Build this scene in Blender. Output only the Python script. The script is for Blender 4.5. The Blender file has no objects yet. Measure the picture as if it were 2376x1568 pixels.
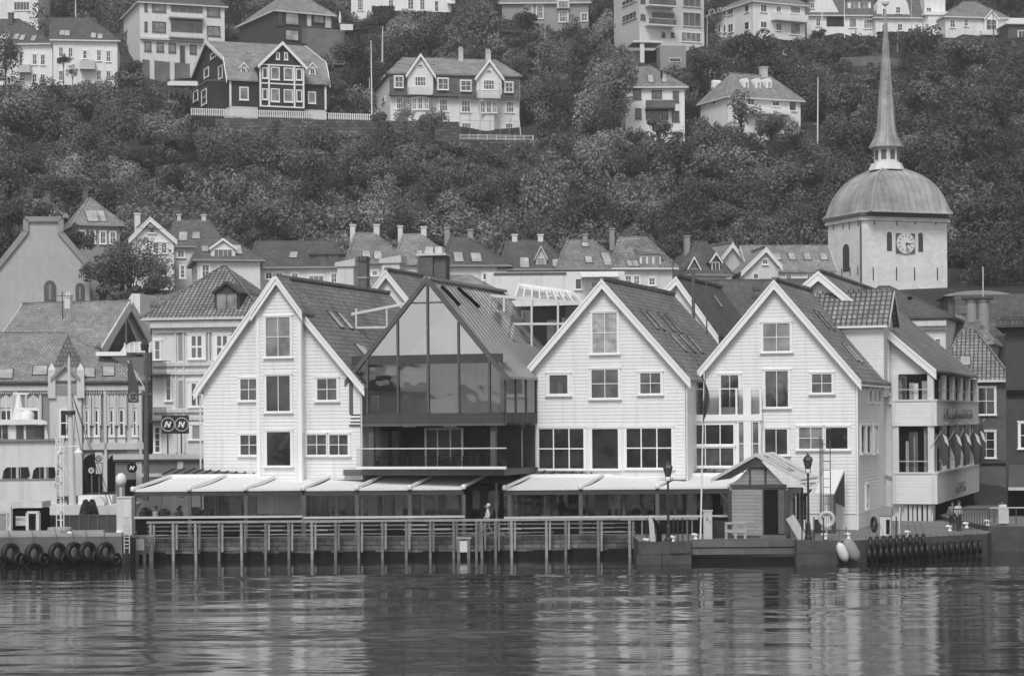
import bpy, math, random
import numpy as np
from mathutils import Vector, Matrix
random.seed(7); RNG = np.random.default_rng(7)
scene = bpy.context.scene
COL = scene.collection
R = math.radians
# ------------------------------------------------------------------ camera model
F, CX, CY, ZC, ROLL = 5000.0, 1188.0, 975.0, 8.0, 0.008
TH = math.atan(0.3324)                       # turn of the waterfront houses
CAM = Vector((0, 0, ZC))
RV = Vector((math.cos(ROLL), 0, -math.sin(ROLL))); UV = Vector((math.sin(ROLL), 0, math.cos(ROLL)))
def ray(px, py):
    return RV*((px-CX)/F) + UV*((CY-py)/F) + Vector((0, 1, 0))
def at(px, py, Y):
    return CAM + ray(px, py)*Y
def proj(P):
    d = Vector(P)-CAM
    return CX+F*d.dot(RV)/d.y, CY-F*d.dot(UV)/d.y

# ------------------------------------------------------------------ materials
M = {}
def nodes_of(name):
    m = bpy.data.materials.new(name); m.use_nodes = True
    nt = m.node_tree
    b = nt.nodes['Principled BSDF']
    return m, nt, b
def N(nt, t, **kw):
    n = nt.nodes.new(t)
    for k, v in kw.items():
        if k.startswith('i_'):
            k = k[2:].replace('_', ' ')
            n.inputs[k].default_value = v
        else: setattr(n, k, v)
    return n
def grey(g): return (g, g, g, 1)
def mat(key, g, rough=.7, var=.12, scale=.6, bump=0, bscale=8, spec=.3, metal=0, fine=.06, streak=0):
    """a painted / plastered / metal surface: flat tone with broad weathering and fine grain"""
    m, nt, b = nodes_of(key); L = nt.links.new
    tc = N(nt, 'ShaderNodeTexCoord')
    n1 = N(nt, 'ShaderNodeTexNoise', i_Scale=scale, i_Detail=5.0, i_Roughness=.65)
    L(tc.outputs['Object'], n1.inputs['Vector'])
    n2 = N(nt, 'ShaderNodeTexNoise', i_Scale=scale*14, i_Detail=3.0)
    L(tc.outputs['Object'], n2.inputs['Vector'])
    r1 = N(nt, 'ShaderNodeMapRange'); r1.inputs[1].default_value = .3; r1.inputs[2].default_value = .7
    r1.inputs[3].default_value = g*(1-var); r1.inputs[4].default_value = min(g*(1+var*.6), .9)
    L(n1.outputs['Fac'], r1.inputs[0])
    r2 = N(nt, 'ShaderNodeMapRange'); r2.inputs[1].default_value = .3; r2.inputs[2].default_value = .7
    r2.inputs[3].default_value = 1-fine; r2.inputs[4].default_value = 1+fine
    L(n2.outputs['Fac'], r2.inputs[0])
    mu = N(nt, 'ShaderNodeMath', operation='MULTIPLY'); L(r1.outputs[0], mu.inputs[0]); L(r2.outputs[0], mu.inputs[1])
    last = mu
    if streak:   # rain-washed vertical dirt streaks
        mp = N(nt, 'ShaderNodeMapping'); mp.inputs['Scale'].default_value = (2.6, 2.6, .16); L(tc.outputs['Object'], mp.inputs['Vector'])
        n4 = N(nt, 'ShaderNodeTexNoise', i_Scale=1.0, i_Detail=4.0, i_Roughness=.6); L(mp.outputs[0], n4.inputs['Vector'])
        r4 = N(nt, 'ShaderNodeMapRange'); r4.inputs[1].default_value = .5; r4.inputs[2].default_value = .72; r4.inputs[3].default_value = 1; r4.inputs[4].default_value = 1-streak; L(n4.outputs['Fac'], r4.inputs[0])
        last = N(nt, 'ShaderNodeMath', operation='MULTIPLY'); L(mu.outputs[0], last.inputs[0]); L(r4.outputs[0], last.inputs[1])
    L(last.outputs[0], b.inputs['Base Color'])
    b.inputs['Roughness'].default_value = rough; b.inputs['Specular IOR Level'].default_value = spec
    b.inputs['Metallic'].default_value = metal
    if bump:
        n3 = N(nt, 'ShaderNodeTexNoise', i_Scale=bscale, i_Detail=4.0); L(tc.outputs['Object'], n3.inputs['Vector'])
        bp = N(nt, 'ShaderNodeBump', i_Strength=bump, i_Distance=.05); L(n3.outputs['Fac'], bp.inputs['Height'])
        L(bp.outputs[0], b.inputs['Normal'])
    M[key] = m; return m
def bricky(key, g, bw, bh, mortar=.02, mg=.5, var=.35, big=.25, bump=.6, rough=.8, off=.5, spec=.25, bscale=.5):
    """courses of tiles / bricks / stone blocks in metres over the face's own UV"""
    m, nt, b = nodes_of(key); L = nt.links.new
    uv = N(nt, 'ShaderNodeUVMap')
    br = N(nt, 'ShaderNodeTexBrick', offset=off)
    br.inputs['Scale'].default_value = 1.0
    br.inputs['Brick Width'].default_value = bw; br.inputs['Row Height'].default_value = bh
    br.inputs['Mortar Size'].default_value = mortar; br.inputs['Mortar Smooth'].default_value = .3
    br.inputs['Color1'].default_value = grey(g*(1-var)); br.inputs['Color2'].default_value = grey(g*(1+var))
    br.inputs['Mortar'].default_value = grey(g*mg); br.inputs['Bias'].default_value = 0
    L(uv.outputs[0], br.inputs['Vector'])
    tc = N(nt, 'ShaderNodeTexCoord')
    n1 = N(nt, 'ShaderNodeTexNoise', i_Scale=bscale, i_Detail=6.0, i_Roughness=.7); L(tc.outputs['Object'], n1.inputs['Vector'])
    r1 = N(nt, 'ShaderNodeMapRange'); r1.inputs[1].default_value = .3; r1.inputs[2].default_value = .7
    r1.inputs[3].default_value = 1-big; r1.inputs[4].default_value = 1+big
    L(n1.outputs['Fac'], r1.inputs[0])
    mx = N(nt, 'ShaderNodeMix', data_type='RGBA', blend_type='MULTIPLY'); mx.inputs[0].default_value = 1
    L(br.outputs['Color'], mx.inputs[6]); L(r1.outputs[0], mx.inputs[7])
    L(mx.outputs[2], b.inputs['Base Color'])
    bp = N(nt, 'ShaderNodeBump', i_Strength=bump, i_Distance=.06); bp.invert = True
    L(br.outputs['Fac'], bp.inputs['Height']); L(bp.outputs[0], b.inputs['Normal'])
    b.inputs['Roughness'].default_value = rough; b.inputs['Specular IOR Level'].default_value = spec
    M[key] = m; return m
def glassy(key, g, rough=.04, var=.5, scale=.8, spec=.6):
    """window panes: the dim room behind (noise) under a reflecting sheet"""
    m, nt, b = nodes_of(key); L = nt.links.new
    tc = N(nt, 'ShaderNodeTexCoord')
    n1 = N(nt, 'ShaderNodeTexNoise', i_Scale=scale, i_Detail=2.0); L(tc.outputs['Object'], n1.inputs['Vector'])
    r1 = N(nt, 'ShaderNodeMapRange'); r1.inputs[1].default_value = .35; r1.inputs[2].default_value = .65
    r1.inputs[3].default_value = g*(1-var); r1.inputs[4].default_value = g*(1+var)
    L(n1.outputs['Fac'], r1.inputs[0]); L(r1.outputs[0], b.inputs['Base Color'])
    n2 = N(nt, 'ShaderNodeTexNoise', i_Scale=1.1, i_Detail=1.0); L(tc.outputs['Object'], n2.inputs['Vector'])
    bp = N(nt, 'ShaderNodeBump', i_Strength=.25, i_Distance=.04); L(n2.outputs['Fac'], bp.inputs['Height']); L(bp.outputs[0], b.inputs['Normal'])
    b.inputs['Roughness'].default_value = rough; b.inputs['Specular IOR Level'].default_value = spec
    b.inputs['Coat Weight'].default_value = .6; b.inputs['Coat Roughness'].default_value = .03
    M[key] = m; return m
def clearglass(key, tint=.75, refl=.5):
    m = bpy.data.materials.new(key); m.use_nodes = True; nt = m.node_tree; L = nt.links.new
    nt.nodes.remove(nt.nodes['Principled BSDF']); out = nt.nodes['Material Output']
    tr = N(nt, 'ShaderNodeBsdfTransparent'); tr.inputs[0].default_value = grey(tint)
    gl = N(nt, 'ShaderNodeBsdfGlossy'); gl.inputs['Roughness'].default_value = .02; gl.inputs[0].default_value = grey(.9)
    tc = N(nt, 'ShaderNodeTexCoord'); n2 = N(nt, 'ShaderNodeTexNoise', i_Scale=.55, i_Detail=2.0); L(tc.outputs['Object'], n2.inputs['Vector'])
    bp = N(nt, 'ShaderNodeBump', i_Strength=.3, i_Distance=.06); L(n2.outputs['Fac'], bp.inputs['Height']); L(bp.outputs[0], gl.inputs['Normal'])
    fr = N(nt, 'ShaderNodeFresnel'); fr.inputs[0].default_value = 1.5
    ad = N(nt, 'ShaderNodeMath', operation='MULTIPLY_ADD'); L(fr.outputs[0], ad.inputs[0]); ad.inputs[1].default_value = 1.0; ad.inputs[2].default_value = refl
    ad.use_clamp = True
    mx = N(nt, 'ShaderNodeMixShader'); L(ad.outputs[0], mx.inputs[0]); L(tr.outputs[0], mx.inputs[1]); L(gl.outputs[0], mx.inputs[2])
    L(mx.outputs[0], out.inputs[0]); M[key] = m; return m
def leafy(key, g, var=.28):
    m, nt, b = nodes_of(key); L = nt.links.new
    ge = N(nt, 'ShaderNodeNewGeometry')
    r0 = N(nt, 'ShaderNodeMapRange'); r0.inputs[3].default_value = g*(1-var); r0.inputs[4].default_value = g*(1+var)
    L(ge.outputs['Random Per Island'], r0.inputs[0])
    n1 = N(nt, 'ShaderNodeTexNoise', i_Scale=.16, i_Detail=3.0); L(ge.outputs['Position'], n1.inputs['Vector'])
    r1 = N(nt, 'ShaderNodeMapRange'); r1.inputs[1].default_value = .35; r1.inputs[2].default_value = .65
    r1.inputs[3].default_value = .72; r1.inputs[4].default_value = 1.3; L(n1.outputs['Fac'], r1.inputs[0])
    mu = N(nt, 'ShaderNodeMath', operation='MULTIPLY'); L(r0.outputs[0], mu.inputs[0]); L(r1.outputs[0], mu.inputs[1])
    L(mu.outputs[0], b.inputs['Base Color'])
    b.inputs['Roughness'].default_value = .6; b.inputs['Specular IOR Level'].default_value = .25
    out = nt.nodes['Material Output']
    tl = N(nt, 'ShaderNodeBsdfTranslucent'); L(mu.outputs[0], tl.inputs[0])
    mx = N(nt, 'ShaderNodeMixShader'); mx.inputs[0].default_value = .3
    L(b.outputs[0], mx.inputs[1]); L(tl.outputs[0], mx.inputs[2]); L(mx.outputs[0], out.inputs[0])
    M[key] = m; return m

mat('white', .80, .55, .06, .35, fine=.012, streak=.13); mat('white2', .74, .6, .08, .3, fine=.02, streak=.16); mat('white3', .64, .6, .1, .3, fine=.03, streak=.2)
mat('trim', .84, .5, .04, .5, fine=.02); mat('trim2', .66, .6, .08, .5)
mat('cream', .68, .7, .1, .3); mat('pale', .56, .75, .12, .25); mat('villa', .74, .75, .08, .25); mat('mid', .30, .75, .12, .3); mat('plaster', .47, .8, .14, .12, streak=.10)
mat('dark', .045, .7, .2, 1, spec=.12); mat('dark2', .075, .7, .2, 1, spec=.15); mat('dark3', .12, .65, .2, 1, spec=.2); mat('black', .012, .8, .2, 2, spec=.04)
mat('gate', .2, .7, .15, 1)
mat('iron', .03, .45, .2, 3, spec=.5); mat('steel', .45, .35, .15, 2, metal=.7); mat('zinc', .33, .5, .15, .6, spec=.4)
mat('copper', .30, .6, .3, .35, spec=.35, fine=.1)
mat('cloth', .74, .85, .06, .4, spec=.1); mat('canvas', .09, .85, .15, 1, spec=.1)
mat('wood', .2, .8, .3, 1.5, bump=.4, bscale=6); mat('wood2', .11, .8, .3, 1.5, bump=.4); mat('woodpale', .34, .8, .25, 2, bump=.3)
mat('concrete', .36, .85, .22, .7, bump=.4, bscale=5); mat('conc2', .16, .85, .4, .5, bump=.5, bscale=4)
mat('granite', .085, .8, .4, .9, bump=.8, bscale=3, fine=.15); mat('granite2', .15, .8, .3, .7, bump=.6, bscale=3, fine=.12)
mat('wet', .012, .6, .4, 1.2, bump=.6, bscale=4, spec=.15); mat('flagcloth', .10, .85, .15, 2)
mat('rubber', .016, .45, .35, 3, spec=.4); mat('rubber2', .04, .55, .35, 3, spec=.35)
mat('paving', .2, .85, .25, .4); mat('soil', .04, .95, .4, .3, bump=.6, bscale=2); mat('rock', .15, .9, .45, .35, bump=1.0, bscale=1.2, fine=.2)
mat('bark', .055, .9, .3, 2, bump=.6, bscale=6)
mat('skin', .34, .5, .06, 4); mat('hair', .03, .6, .2, 8); mat('clothpale', .62, .85, .1, 5); mat('clothdark', .05, .85, .2, 5); mat('clothmid', .22, .85, .2, 5)
mat('sheet', .62, .7, .05, 2); mat('red', .12, .7, .1, 2)
bricky('tile', .25, .26, .36, .035, .45, .22, .3); bricky('tile2', .29, .26, .36, .035, .5, .2, .3); bricky('tile3', .12, .26, .36, .03, .5, .22, .25)
bricky('tile4', .16, .28, .38, .035, .42, .22, .28); bricky('tileold', .27, .3, .42, .05, .4, .3, .5)
bricky('slate', .26, .3, .24, .012, .7, .18, .4, .3); bricky('slate2', .11, .3, .24, .012, .6, .2, .45, .3)
bricky('panroof', .27, .34, .44, .06, .30, .2, .3, bump=1.0, off=.0)
bricky('stone', .17, 1.1, .26, .02, .3, .3, .55, .8, bscale=.9); bricky('stonewall', .11, .7, .4, .03, .4, .35, .4, .8)
bricky('whitebrick', .78, .6, .26, .02, .92, .05, .13, .6, bscale=.8); bricky('brickd', .13, .25, .09, .01, .7, .2, .2, .3)
bricky('planks', .33, 3.0, .2, .012, .45, .1, .15, .5); bricky('darkplank', .055, 4.0, .17, .01, .5, .1, .2, .5); bricky('boards', .76, 6.0, .19, .008, .75, .03, .08, .5)
bricky('seam', .16, .55, 6.0, .02, .6, .08, .25, .5, off=0); bricky('coppers', .34, .75, 9.0, .035, .6, .12, .45, .5, off=0, bscale=.3)
bricky('granblock', .15, 2.6, .42, .015, .4, .2, .3, .7)
glassy('glass', .075); glassy('glassd', .028); glassy('glassl', .2); glassy('glassb', .42, scale=.5)
glassy('skyglass', .45, var=.2); glassy('curtain', .32, var=.35, scale=2.0)  # skyglass: pale base tone stands in for the reflected sky
clearglass('clear', .92, .0); clearglass('clear2', .92, .36); clearglass('clear3', .95, .07)
leafy('leaf', .165); leafy('leaf2', .245); leafy('leafd', .10); leafy('leafp', .32)

def translucent_pane(key, g):
    m = bpy.data.materials.new(key); m.use_nodes = True; nt = m.node_tree; L = nt.links.new; b = nt.nodes['Principled BSDF']; b.inputs['Base Color'].default_value = grey(g); b.inputs['Roughness'].default_value = .15; b.inputs['Specular IOR Level'].default_value = .6
    tl = N(nt, 'ShaderNodeBsdfTranslucent'); tl.inputs[0].default_value = grey(.85); mx = N(nt, 'ShaderNodeMixShader'); mx.inputs[0].default_value = .5; L(b.outputs[0], mx.inputs[1]); L(tl.outputs[0], mx.inputs[2]); L(mx.outputs[0], nt.nodes['Material Output'].inputs[0]); M[key] = m
translucent_pane('panelglass', .75)  # translucence put in so the roof panels brighten the dining room

# ------------------------------------------------------------------ mesh builder
class MB:
    def __init__(s): s.v = []; s.f = []; s.m = []; s.mats = []
    def mi(s, key):
        if key not in s.mats: s.mats.append(key)
        return s.mats.index(key)
    def add(s, vs, fs, key):
        o = len(s.v); k = s.mi(key)
        s.v += [tuple(v) for v in vs]
        for f in fs: s.f.append(tuple(i+o for i in f)); s.m.append(k)
        return s
    def quad(s, a, b, c, d, key): return s.add([a, b, c, d], [(0, 1, 2, 3)], key)
    def poly(s, pts, key): return s.add(pts, [tuple(range(len(pts)))], key)
    def box(s, x0, x1, y0, y1, z0, z1, key):
        v = [(x0,y0,z0),(x1,y0,z0),(x1,y1,z0),(x0,y1,z0),(x0,y0,z1),(x1,y0,z1),(x1,y1,z1),(x0,y1,z1)]
        return s.add(v, [(0,3,2,1),(4,5,6,7),(0,1,5,4),(1,2,6,5),(2,3,7,6),(3,0,4,7)], key)
    def prism(s, pts, vec, key, key2=None):
        """polygon pts (any plane) extruded by vec; key2 = material of the extruded sides"""
        n = len(pts); vec = Vector(vec)
        a = [Vector(p) for p in pts]; b = [p+vec for p in a]
        nrm = Vector((0,0,0))
        for i in range(n): nrm += a[i].cross(a[(i+1) % n])
        fl = nrm.dot(vec) > 0
        s.add(a, [tuple(range(n))[::-1] if fl else tuple(range(n))], key)
        s.add(b, [tuple(range(n)) if fl else tuple(range(n))[::-1]], key)
        for i in range(n):
            j = (i+1) % n
            q = [a[i], a[j], b[j], b[i]]
            if not fl: q = q[::-1]
            s.add(q, [(0,1,2,3)], key2 or key)
        return s
    def bar(s, p, q, w, h, key, up=(0,0,1)):
        p = Vector(p); q = Vector(q); d = (q-p).normalized(); up = Vector(up)
        if abs(d.dot(up)) > .98: up = Vector((0,1,0))
        a = d.cross(up).normalized()*(w/2); b = a.cross(d).normalized()*(h/2)
        v = [p-a-b, p+a-b, p+a+b, p-a+b, q-a-b, q+a-b, q+a+b, q-a+b]
        return s.add(v, [(0,1,2,3),(7,6,5,4),(1,0,4,5),(2,1,5,6),(3,2,6,7),(0,3,7,4)], key)
    def tube(s, pts, r, key, n=8, cap=True):
        pts = [Vector(p) for p in pts]; rs = r if isinstance(r, (list, tuple)) else [r]*len(pts)
        rings = []; a = None
        for i, p in enumerate(pts):
            d = (pts[min(i+1, len(pts)-1)]-pts[max(i-1, 0)]).normalized()
            if a is None:
                a = d.orthogonal().normalized()
            a = (a-d*a.dot(d)).normalized(); b = d.cross(a)
            rings.append([p+(a*math.cos(t)+b*math.sin(t))*rs[i] for t in [2*math.pi*k/n for k in range(n)]])
        vs = [v for g in rings for v in g]; fs = []
        for i in range(len(pts)-1):
            for k in range(n):
                k2 = (k+1) % n; fs.append((i*n+k, i*n+k2, (i+1)*n+k2, (i+1)*n+k))
        if cap:
            fs.append(tuple(range(n))[::-1]); fs.append(tuple((len(pts)-1)*n+k for k in range(n)))
        return s.add(vs, fs, key)
    def lathe(s, prof, key, c=(0,0,0), n=16, rot=0, sy=1):
        vs = []; fs = []
        for (r, z) in prof:
            for k in range(n):
                t = rot+2*math.pi*k/n; vs.append((c[0]+r*math.cos(t), c[1]+r*sy*math.sin(t), c[2]+z))
        for i in range(len(prof)-1):
            for k in range(n):
                k2 = (k+1) % n; fs.append((i*n+k, i*n+k2, (i+1)*n+k2, (i+1)*n+k))
        fs.append(tuple(range(n))[::-1]); fs.append(tuple((len(prof)-1)*n+k for k in range(n)))
        return s.add(vs, fs, key)
    def torus(s, c, axis, R1, r, key, n=22, m=10):
        axis = Vector(axis).normalized(); a = axis.orthogonal().normalized(); b = axis.cross(a); c = Vector(c)
        vs = []; fs = []
        for i in range(n):
            t = 2*math.pi*i/n; e = a*math.cos(t)+b*math.sin(t)
            for j in range(m):
                q = 2*math.pi*j/m; vs.append(c+e*(R1+r*math.cos(q))+axis*(r*math.sin(q)))
        for i in range(n):
            for j in range(m):
                fs.append((i*m+j, ((i+1) % n)*m+j, ((i+1) % n)*m+(j+1) % m, i*m+(j+1) % m))
        return s.add(vs, fs, key)
    def build(s, name, parent=None, smooth=False, loc=None):
        me = bpy.data.meshes.new(name); me.from_pydata(s.v, [], s.f)
        for k in s.mats: me.materials.append(M[k])
        me.polygons.foreach_set('material_index', s.m)
        if smooth: me.polygons.foreach_set('use_smooth', [True]*len(s.f))
        me.update()
        uvl = me.uv_layers.new(name='UVMap'); uv = np.zeros((len(me.loops), 2), np.float32)
        for p in me.polygons:
            n = p.normal; t = Vector((-n.y, n.x, 0))
            if abs(n.z) > .98 or t.length < 1e-4: t = Vector((1,0,0))
            t.normalize(); b = n.cross(t)
            for li in p.loop_indices:
                co = me.vertices[me.loops[li].vertex_index].co
                uv[li] = (co.dot(t), co.dot(b))
        uvl.data.foreach_set('uv', uv.ravel())
        o = bpy.data.objects.new(name, me); COL.objects.link(o)
        if parent: o.parent = parent
        if loc is not None: o.location = loc
        return o
def tag(o, label=None, cat=None, group=None, kind=None):
    if label: o['label'] = label
    if cat: o['category'] = cat
    if group: o['group'] = group
    if kind: o['kind'] = kind
    return o
def empty(name, loc, yaw=0, label=None, cat=None, group=None):
    o = bpy.data.objects.new(name, None); COL.objects.link(o); o.location = loc; o.rotation_euler = (0, 0, -yaw); o.empty_display_size = .3
    return tag(o, label, cat, group)
def copy_tree(o, parent=None):
    c = o.copy(); COL.objects.link(c); c.parent = parent
    for ch in list(o.children): copy_tree(ch, c)
    return c
def text_mesh(body, size, key, name, parent, loc, rot, depth=.01, align='CENTER', xs=1.0):
    cu = bpy.data.curves.new(name, 'FONT'); cu.body = body; cu.size = size; cu.extrude = depth; cu.align_x = align; cu.align_y = 'CENTER'
    t = bpy.data.objects.new(name, cu); COL.objects.link(t)
    me = bpy.data.meshes.new_from_object(t.evaluated_get(bpy.context.evaluated_depsgraph_get()))
    bpy.data.objects.remove(t); me.name = name; me.materials.clear(); me.materials.append(M[key])
    o = bpy.data.objects.new(name, me); COL.objects.link(o); o.parent = parent; o.location = loc; o.rotation_euler = rot; o.scale = (xs, 1, 1)
    return o

# ------------------------------------------------------------------ a thing's own frame (u right, w away, z up)
class Fr:
    def __init__(s, name, label, cat, px, py, Y, yaw, group=None, O=None):
        s.O = O if O is not None else at(px, py, Y); s.yaw = yaw
        s.root = empty(name, s.O, yaw, label, cat, group)
        s.U = Vector((math.cos(yaw), -math.sin(yaw), 0)); s.W_ = Vector((math.sin(yaw), math.cos(yaw), 0))
    def toloc(s, P):
        d = P-s.O; return Vector((d.dot(s.U), d.dot(s.W_), d.z))
    def pp(s, px, py, p0, n):
        o = s.toloc(CAM); r = ray(px, py); d = Vector((r.dot(s.U), r.dot(s.W_), r.z))
        p0 = Vector(p0); n = Vector(n); t = (p0-o).dot(n)/d.dot(n)
        return o+d*t
    def pf(s, px, py, w=0): q = s.pp(px, py, (0, w, 0), (0, 1, 0)); return q.x, q.z
    def pl(s, px, py, u=0): q = s.pp(px, py, (u, 0, 0), (1, 0, 0)); return q.y, q.z

def window(root, face, plane, a0, a1, z0, z1, cols=1, rows=1, fm='trim', gm='glass', fw=.07, n0=.04, sill=True, trim=0, mw=None, name='window', split=False, arch=False):
    """face F: plane w=plane (looks to -w); R: plane u=plane (looks to +u); L: plane u=plane (looks to -u)"""
    mw = mw or fw*.6
    def P(a, n, z):
        return (a, plane-n, z) if face == 'F' else ((plane+n, a, z) if face == 'R' else (plane-n, a, z))
    def bx(mb, a_0, a_1, n_0, n_1, z_0, z_1, key):
        p = P(a_0, n_0, z_0); q = P(a_1, n_1, z_1)
        mb.box(min(p[0], q[0]), max(p[0], q[0]), min(p[1], q[1]), max(p[1], q[1]), min(p[2], q[2]), max(p[2], q[2]), key)
    if a0 > a1: a0, a1 = a1, a0
    if z0 > z1: z0, z1 = z1, z0
    mb = MB(); d1 = n0+.07
    bx(mb, a0, a0+fw, 0, d1, z0, z1, fm); bx(mb, a1-fw, a1, 0, d1, z0, z1, fm)
    bx(mb, a0+fw, a1-fw, 0, d1-.003, z0, z0+fw, fm); bx(mb, a0+fw, a1-fw, 0, d1-.003, z1-fw, z1, fm)
    for i in range(1, cols):
        c = a0+(a1-a0)*i/cols; bx(mb, c-mw/2, c+mw/2, 0, d1-.02, z0+fw, z1-fw, fm)
    for j in range(1, rows):
        c = z0+(z1-z0)*j/rows; bx(mb, a0+fw, a1-fw, 0, d1-.024, c-mw/2, c+mw/2, fm)
    if trim:
        bx(mb, a0-trim, a0-.002, 0, d1-.02, z0, z1, fm); bx(mb, a1+.002, a1+trim, 0, d1-.02, z0, z1, fm)
        bx(mb, a0-trim*1.3, a1+trim*1.3, 0, d1+.03, z1+.002, z1+trim*.9, fm)
    if sill: bx(mb, a0-trim-.06, a1+trim+.06, 0, d1+.07, z0-.08, z0-.003, fm)
    gl = MB() if split else mb
    q = [P(a0+fw*.5, n0, z0+fw*.5), P(a1-fw*.5, n0, z0+fw*.5), P(a1-fw*.5, n0, z1-fw*.5), P(a0+fw*.5, n0, z1-fw*.5)]
    if face == 'L': q = q[::-1]
    gl.poly(q, gm)
    o = mb.build(name, root)
    if split: gl.build('pane', o)
    return o

class House(Fr):
    """walls from pixel measures: xc = front-left corner, x1 = front right end, yb = ground line, depth in metres"""
    def __init__(s, name, label, Y, yaw, xc, yb, x1, depth=None, xs=None, cat='house', group=None, foot=4.0, wall='white', gm='glass', fm='trim', n0=.04):
        super().__init__(name, label, cat, xc, yb, Y, yaw, group)
        s.W = s.pf(x1, yb)[0]; s.wall = wall; s.foot = foot; s.gm = gm; s.fm = fm; s.n0 = n0
        if xs is not None: s.D = s.pl(xs, yb, 0 if yaw < 0 else s.W)[0]
        else: s.D = depth
        s.planes = {}; s.px0 = xc; s.px1 = x1; s.yb = yb
    def z(s, y, w=0, x=None): return s.pf(s.px0 if x is None else x, y, w)[1]
    def box_walls(s, ye, name='wall', top=True):
        s.ze = s.z(ye); mb = MB(); mb.box(0, s.W, 0, s.D, -s.foot, s.ze, s.wall); return mb.build(name, s.root)
    def hip(s, ye, r0, r1, oh=.5, tile='tile', trim='trim2', th=.18, wr=None, walls=True, rake=0):
        """roof with its ridge from pixel r0 to pixel r1 (on the plane w = wr)"""
        if walls: s.box_walls(ye)
        wr = s.D/2 if wr is None else wr
        ua, za = s.pf(r0[0], r0[1], wr); ub, zb = s.pf(r1[0], r1[1], wr); zr = (za+zb)/2
        e = s.ze; W, D = s.W, s.D; x0, x1, y0, y1 = -oh, W+oh, -oh, D+oh
        ua = max(ua, x0); ub = min(ub, x1); ub = max(ub, ua+.05)
        A, B = Vector((ua, wr, zr)), Vector((ub, wr, zr))
        c = [Vector((x0,y0,e)), Vector((x1,y0,e)), Vector((x1,y1,e)), Vector((x0,y1,e))]
        mb = MB(); up = Vector((0,0,th))
        C = [p+up for p in c]
        mb.add([C[0], C[1], B, A], [(0,1,2,3)], tile); mb.add([C[1], C[2], B], [(0,1,2)], tile)
        mb.add([C[2], C[3], A, B], [(0,1,2,3)], tile); mb.add([C[3], C[0], A], [(0,1,2)], tile)
        for i in range(4): mb.quad(c[i], c[(i+1) % 4], C[(i+1) % 4], C[i], trim)
        mb.poly(c[::-1], trim)
        for (p, q) in ((A, B), (C[0], A), (C[1], B)): mb.bar(p, q, .22, .1, tile)
        s.planes['F'] = (C[0], (C[1]-C[0]).cross(A-C[0]).normalized()); s.planes['R'] = (C[1], (C[2]-C[1]).cross(B-C[1]).normalized()); s.planes['L'] = (C[3], (C[0]-C[3]).cross(A-C[3]).normalized())
        s.roof = mb.build('roof', s.root); return s.roof
    def gable(s, apex, eL, eR, ov=.35, front=.35, tile='tile', barge='trim', bw=.3, ridge_to=None, clad=0, zfl=None, wall_mb=None, rname='roof', dback=0, th=.16):
        """front gable: apex / left eave / right eave pixels on the facade plane; ridge runs back along w"""
        ua, za = s.pf(*apex); zl = s.pf(*eL)[1]; zr = s.pf(*eR)[1]
        s.ua, s.za, s.zl, s.zr = ua, za, zl, zr
        D = s.D; W = s.W; mb = MB(); zf = -s.foot
        def top(u):                            # height of wall under the roof at u
            return za-(za-zl)*(ua-u)/ua if u < ua else za-(za-zr)*(u-ua)/(W-ua)
        s.top = top
        if clad:                               # overlapping horizontal boards
            z = zf if zfl is None else zfl
            mb.prism([(0,.03,zf),(W,.03,zf),(W,.03,zr),(ua,.03,za),(0,.03,zl)], (0, D-.03, 0), s.wall)
            while z < za-.05:
                z2 = min(z+clad, za)
                def ext(zz):
                    l = 0 if zz <= zl else ua*(zz-zl)/(za-zl); r = W if zz <= zr else W-(W-ua)*(zz-zr)/(za-zr)
                    return l, r
                l0, r0 = ext(z); l1, r1 = ext(z2)
                gz = z+.014
                mb.add([(l0,-.028,gz),(r0,-.028,gz),(r1,-.012,z2),(l1,-.012,z2)], [(0,1,2,3)], s.wall)
                mb.add([(l0,-.028,gz),(r0,-.028,gz),(r0,.03,gz),(l0,.03,gz)], [(3,2,1,0)], s.wall); mb.add([(l1,-.012,z2),(r1,-.012,z2),(r1,.03,z2),(l1,.03,z2)], [(0,1,2,3)], s.wall)
                for X, sg in ((W, 1), (0, -1)):
                    if z2 <= min(zl, zr):
                        mb.add([(X+sg*.03,-.0,z),(X+sg*.03,D,z),(X+sg*.002,D,z2),(X+sg*.002,-.0,z2)], [(0,1,2,3) if sg > 0 else (3,2,1,0)], s.wall)
                        mb.add([(X+sg*.03,-.0,z),(X+sg*.03,D,z),(X,D,z),(X,0,z)], [(3,2,1,0) if sg > 0 else (0,1,2,3)], s.wall)
                z = z2
        else:
            mb.prism([(0,0,zf),(W,0,zf),(W,0,zr),(ua,0,za),(0,0,zl)], (0, D, 0), s.wall)
        s.wallobj = mb.build('wall', s.root)
        mb = MB(); y0 = -front; y1 = D+dback
        sl = (za-zl)/ua; sr = (za-zr)/(W-ua)
        P0 = Vector((-ov, y0, zl-sl*ov)); A0 = Vector((ua, y0, za)); Q0 = Vector((W+ov, y0, zr-sr*ov))
        dv = Vector((0, y1-y0, 0)); t = Vector((0,0,th)); ap = Vector((0,0,.02))
        mb.prism([P0+ap, A0+ap, A0+ap+t, P0+ap+t], dv, tile, tile); mb.prism([A0+ap, Q0+ap, Q0+ap+t, A0+ap+t], dv, tile, tile)
        mb.bar(A0+Vector((0,0,th+.05)), A0+dv+Vector((0,0,th+.05)), .28, .16, tile)
        n = max(2, int((y1-y0)/.45))
        for k in range(n): # ridge tiles
            yy = y0+(k+.5)*(y1-y0)/n; mb.box(ua-.17, ua+.17, yy-.17, yy+.17, za+th+.06, za+th+.2, tile)
        s.roof = mb.build(rname, s.root)
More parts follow.
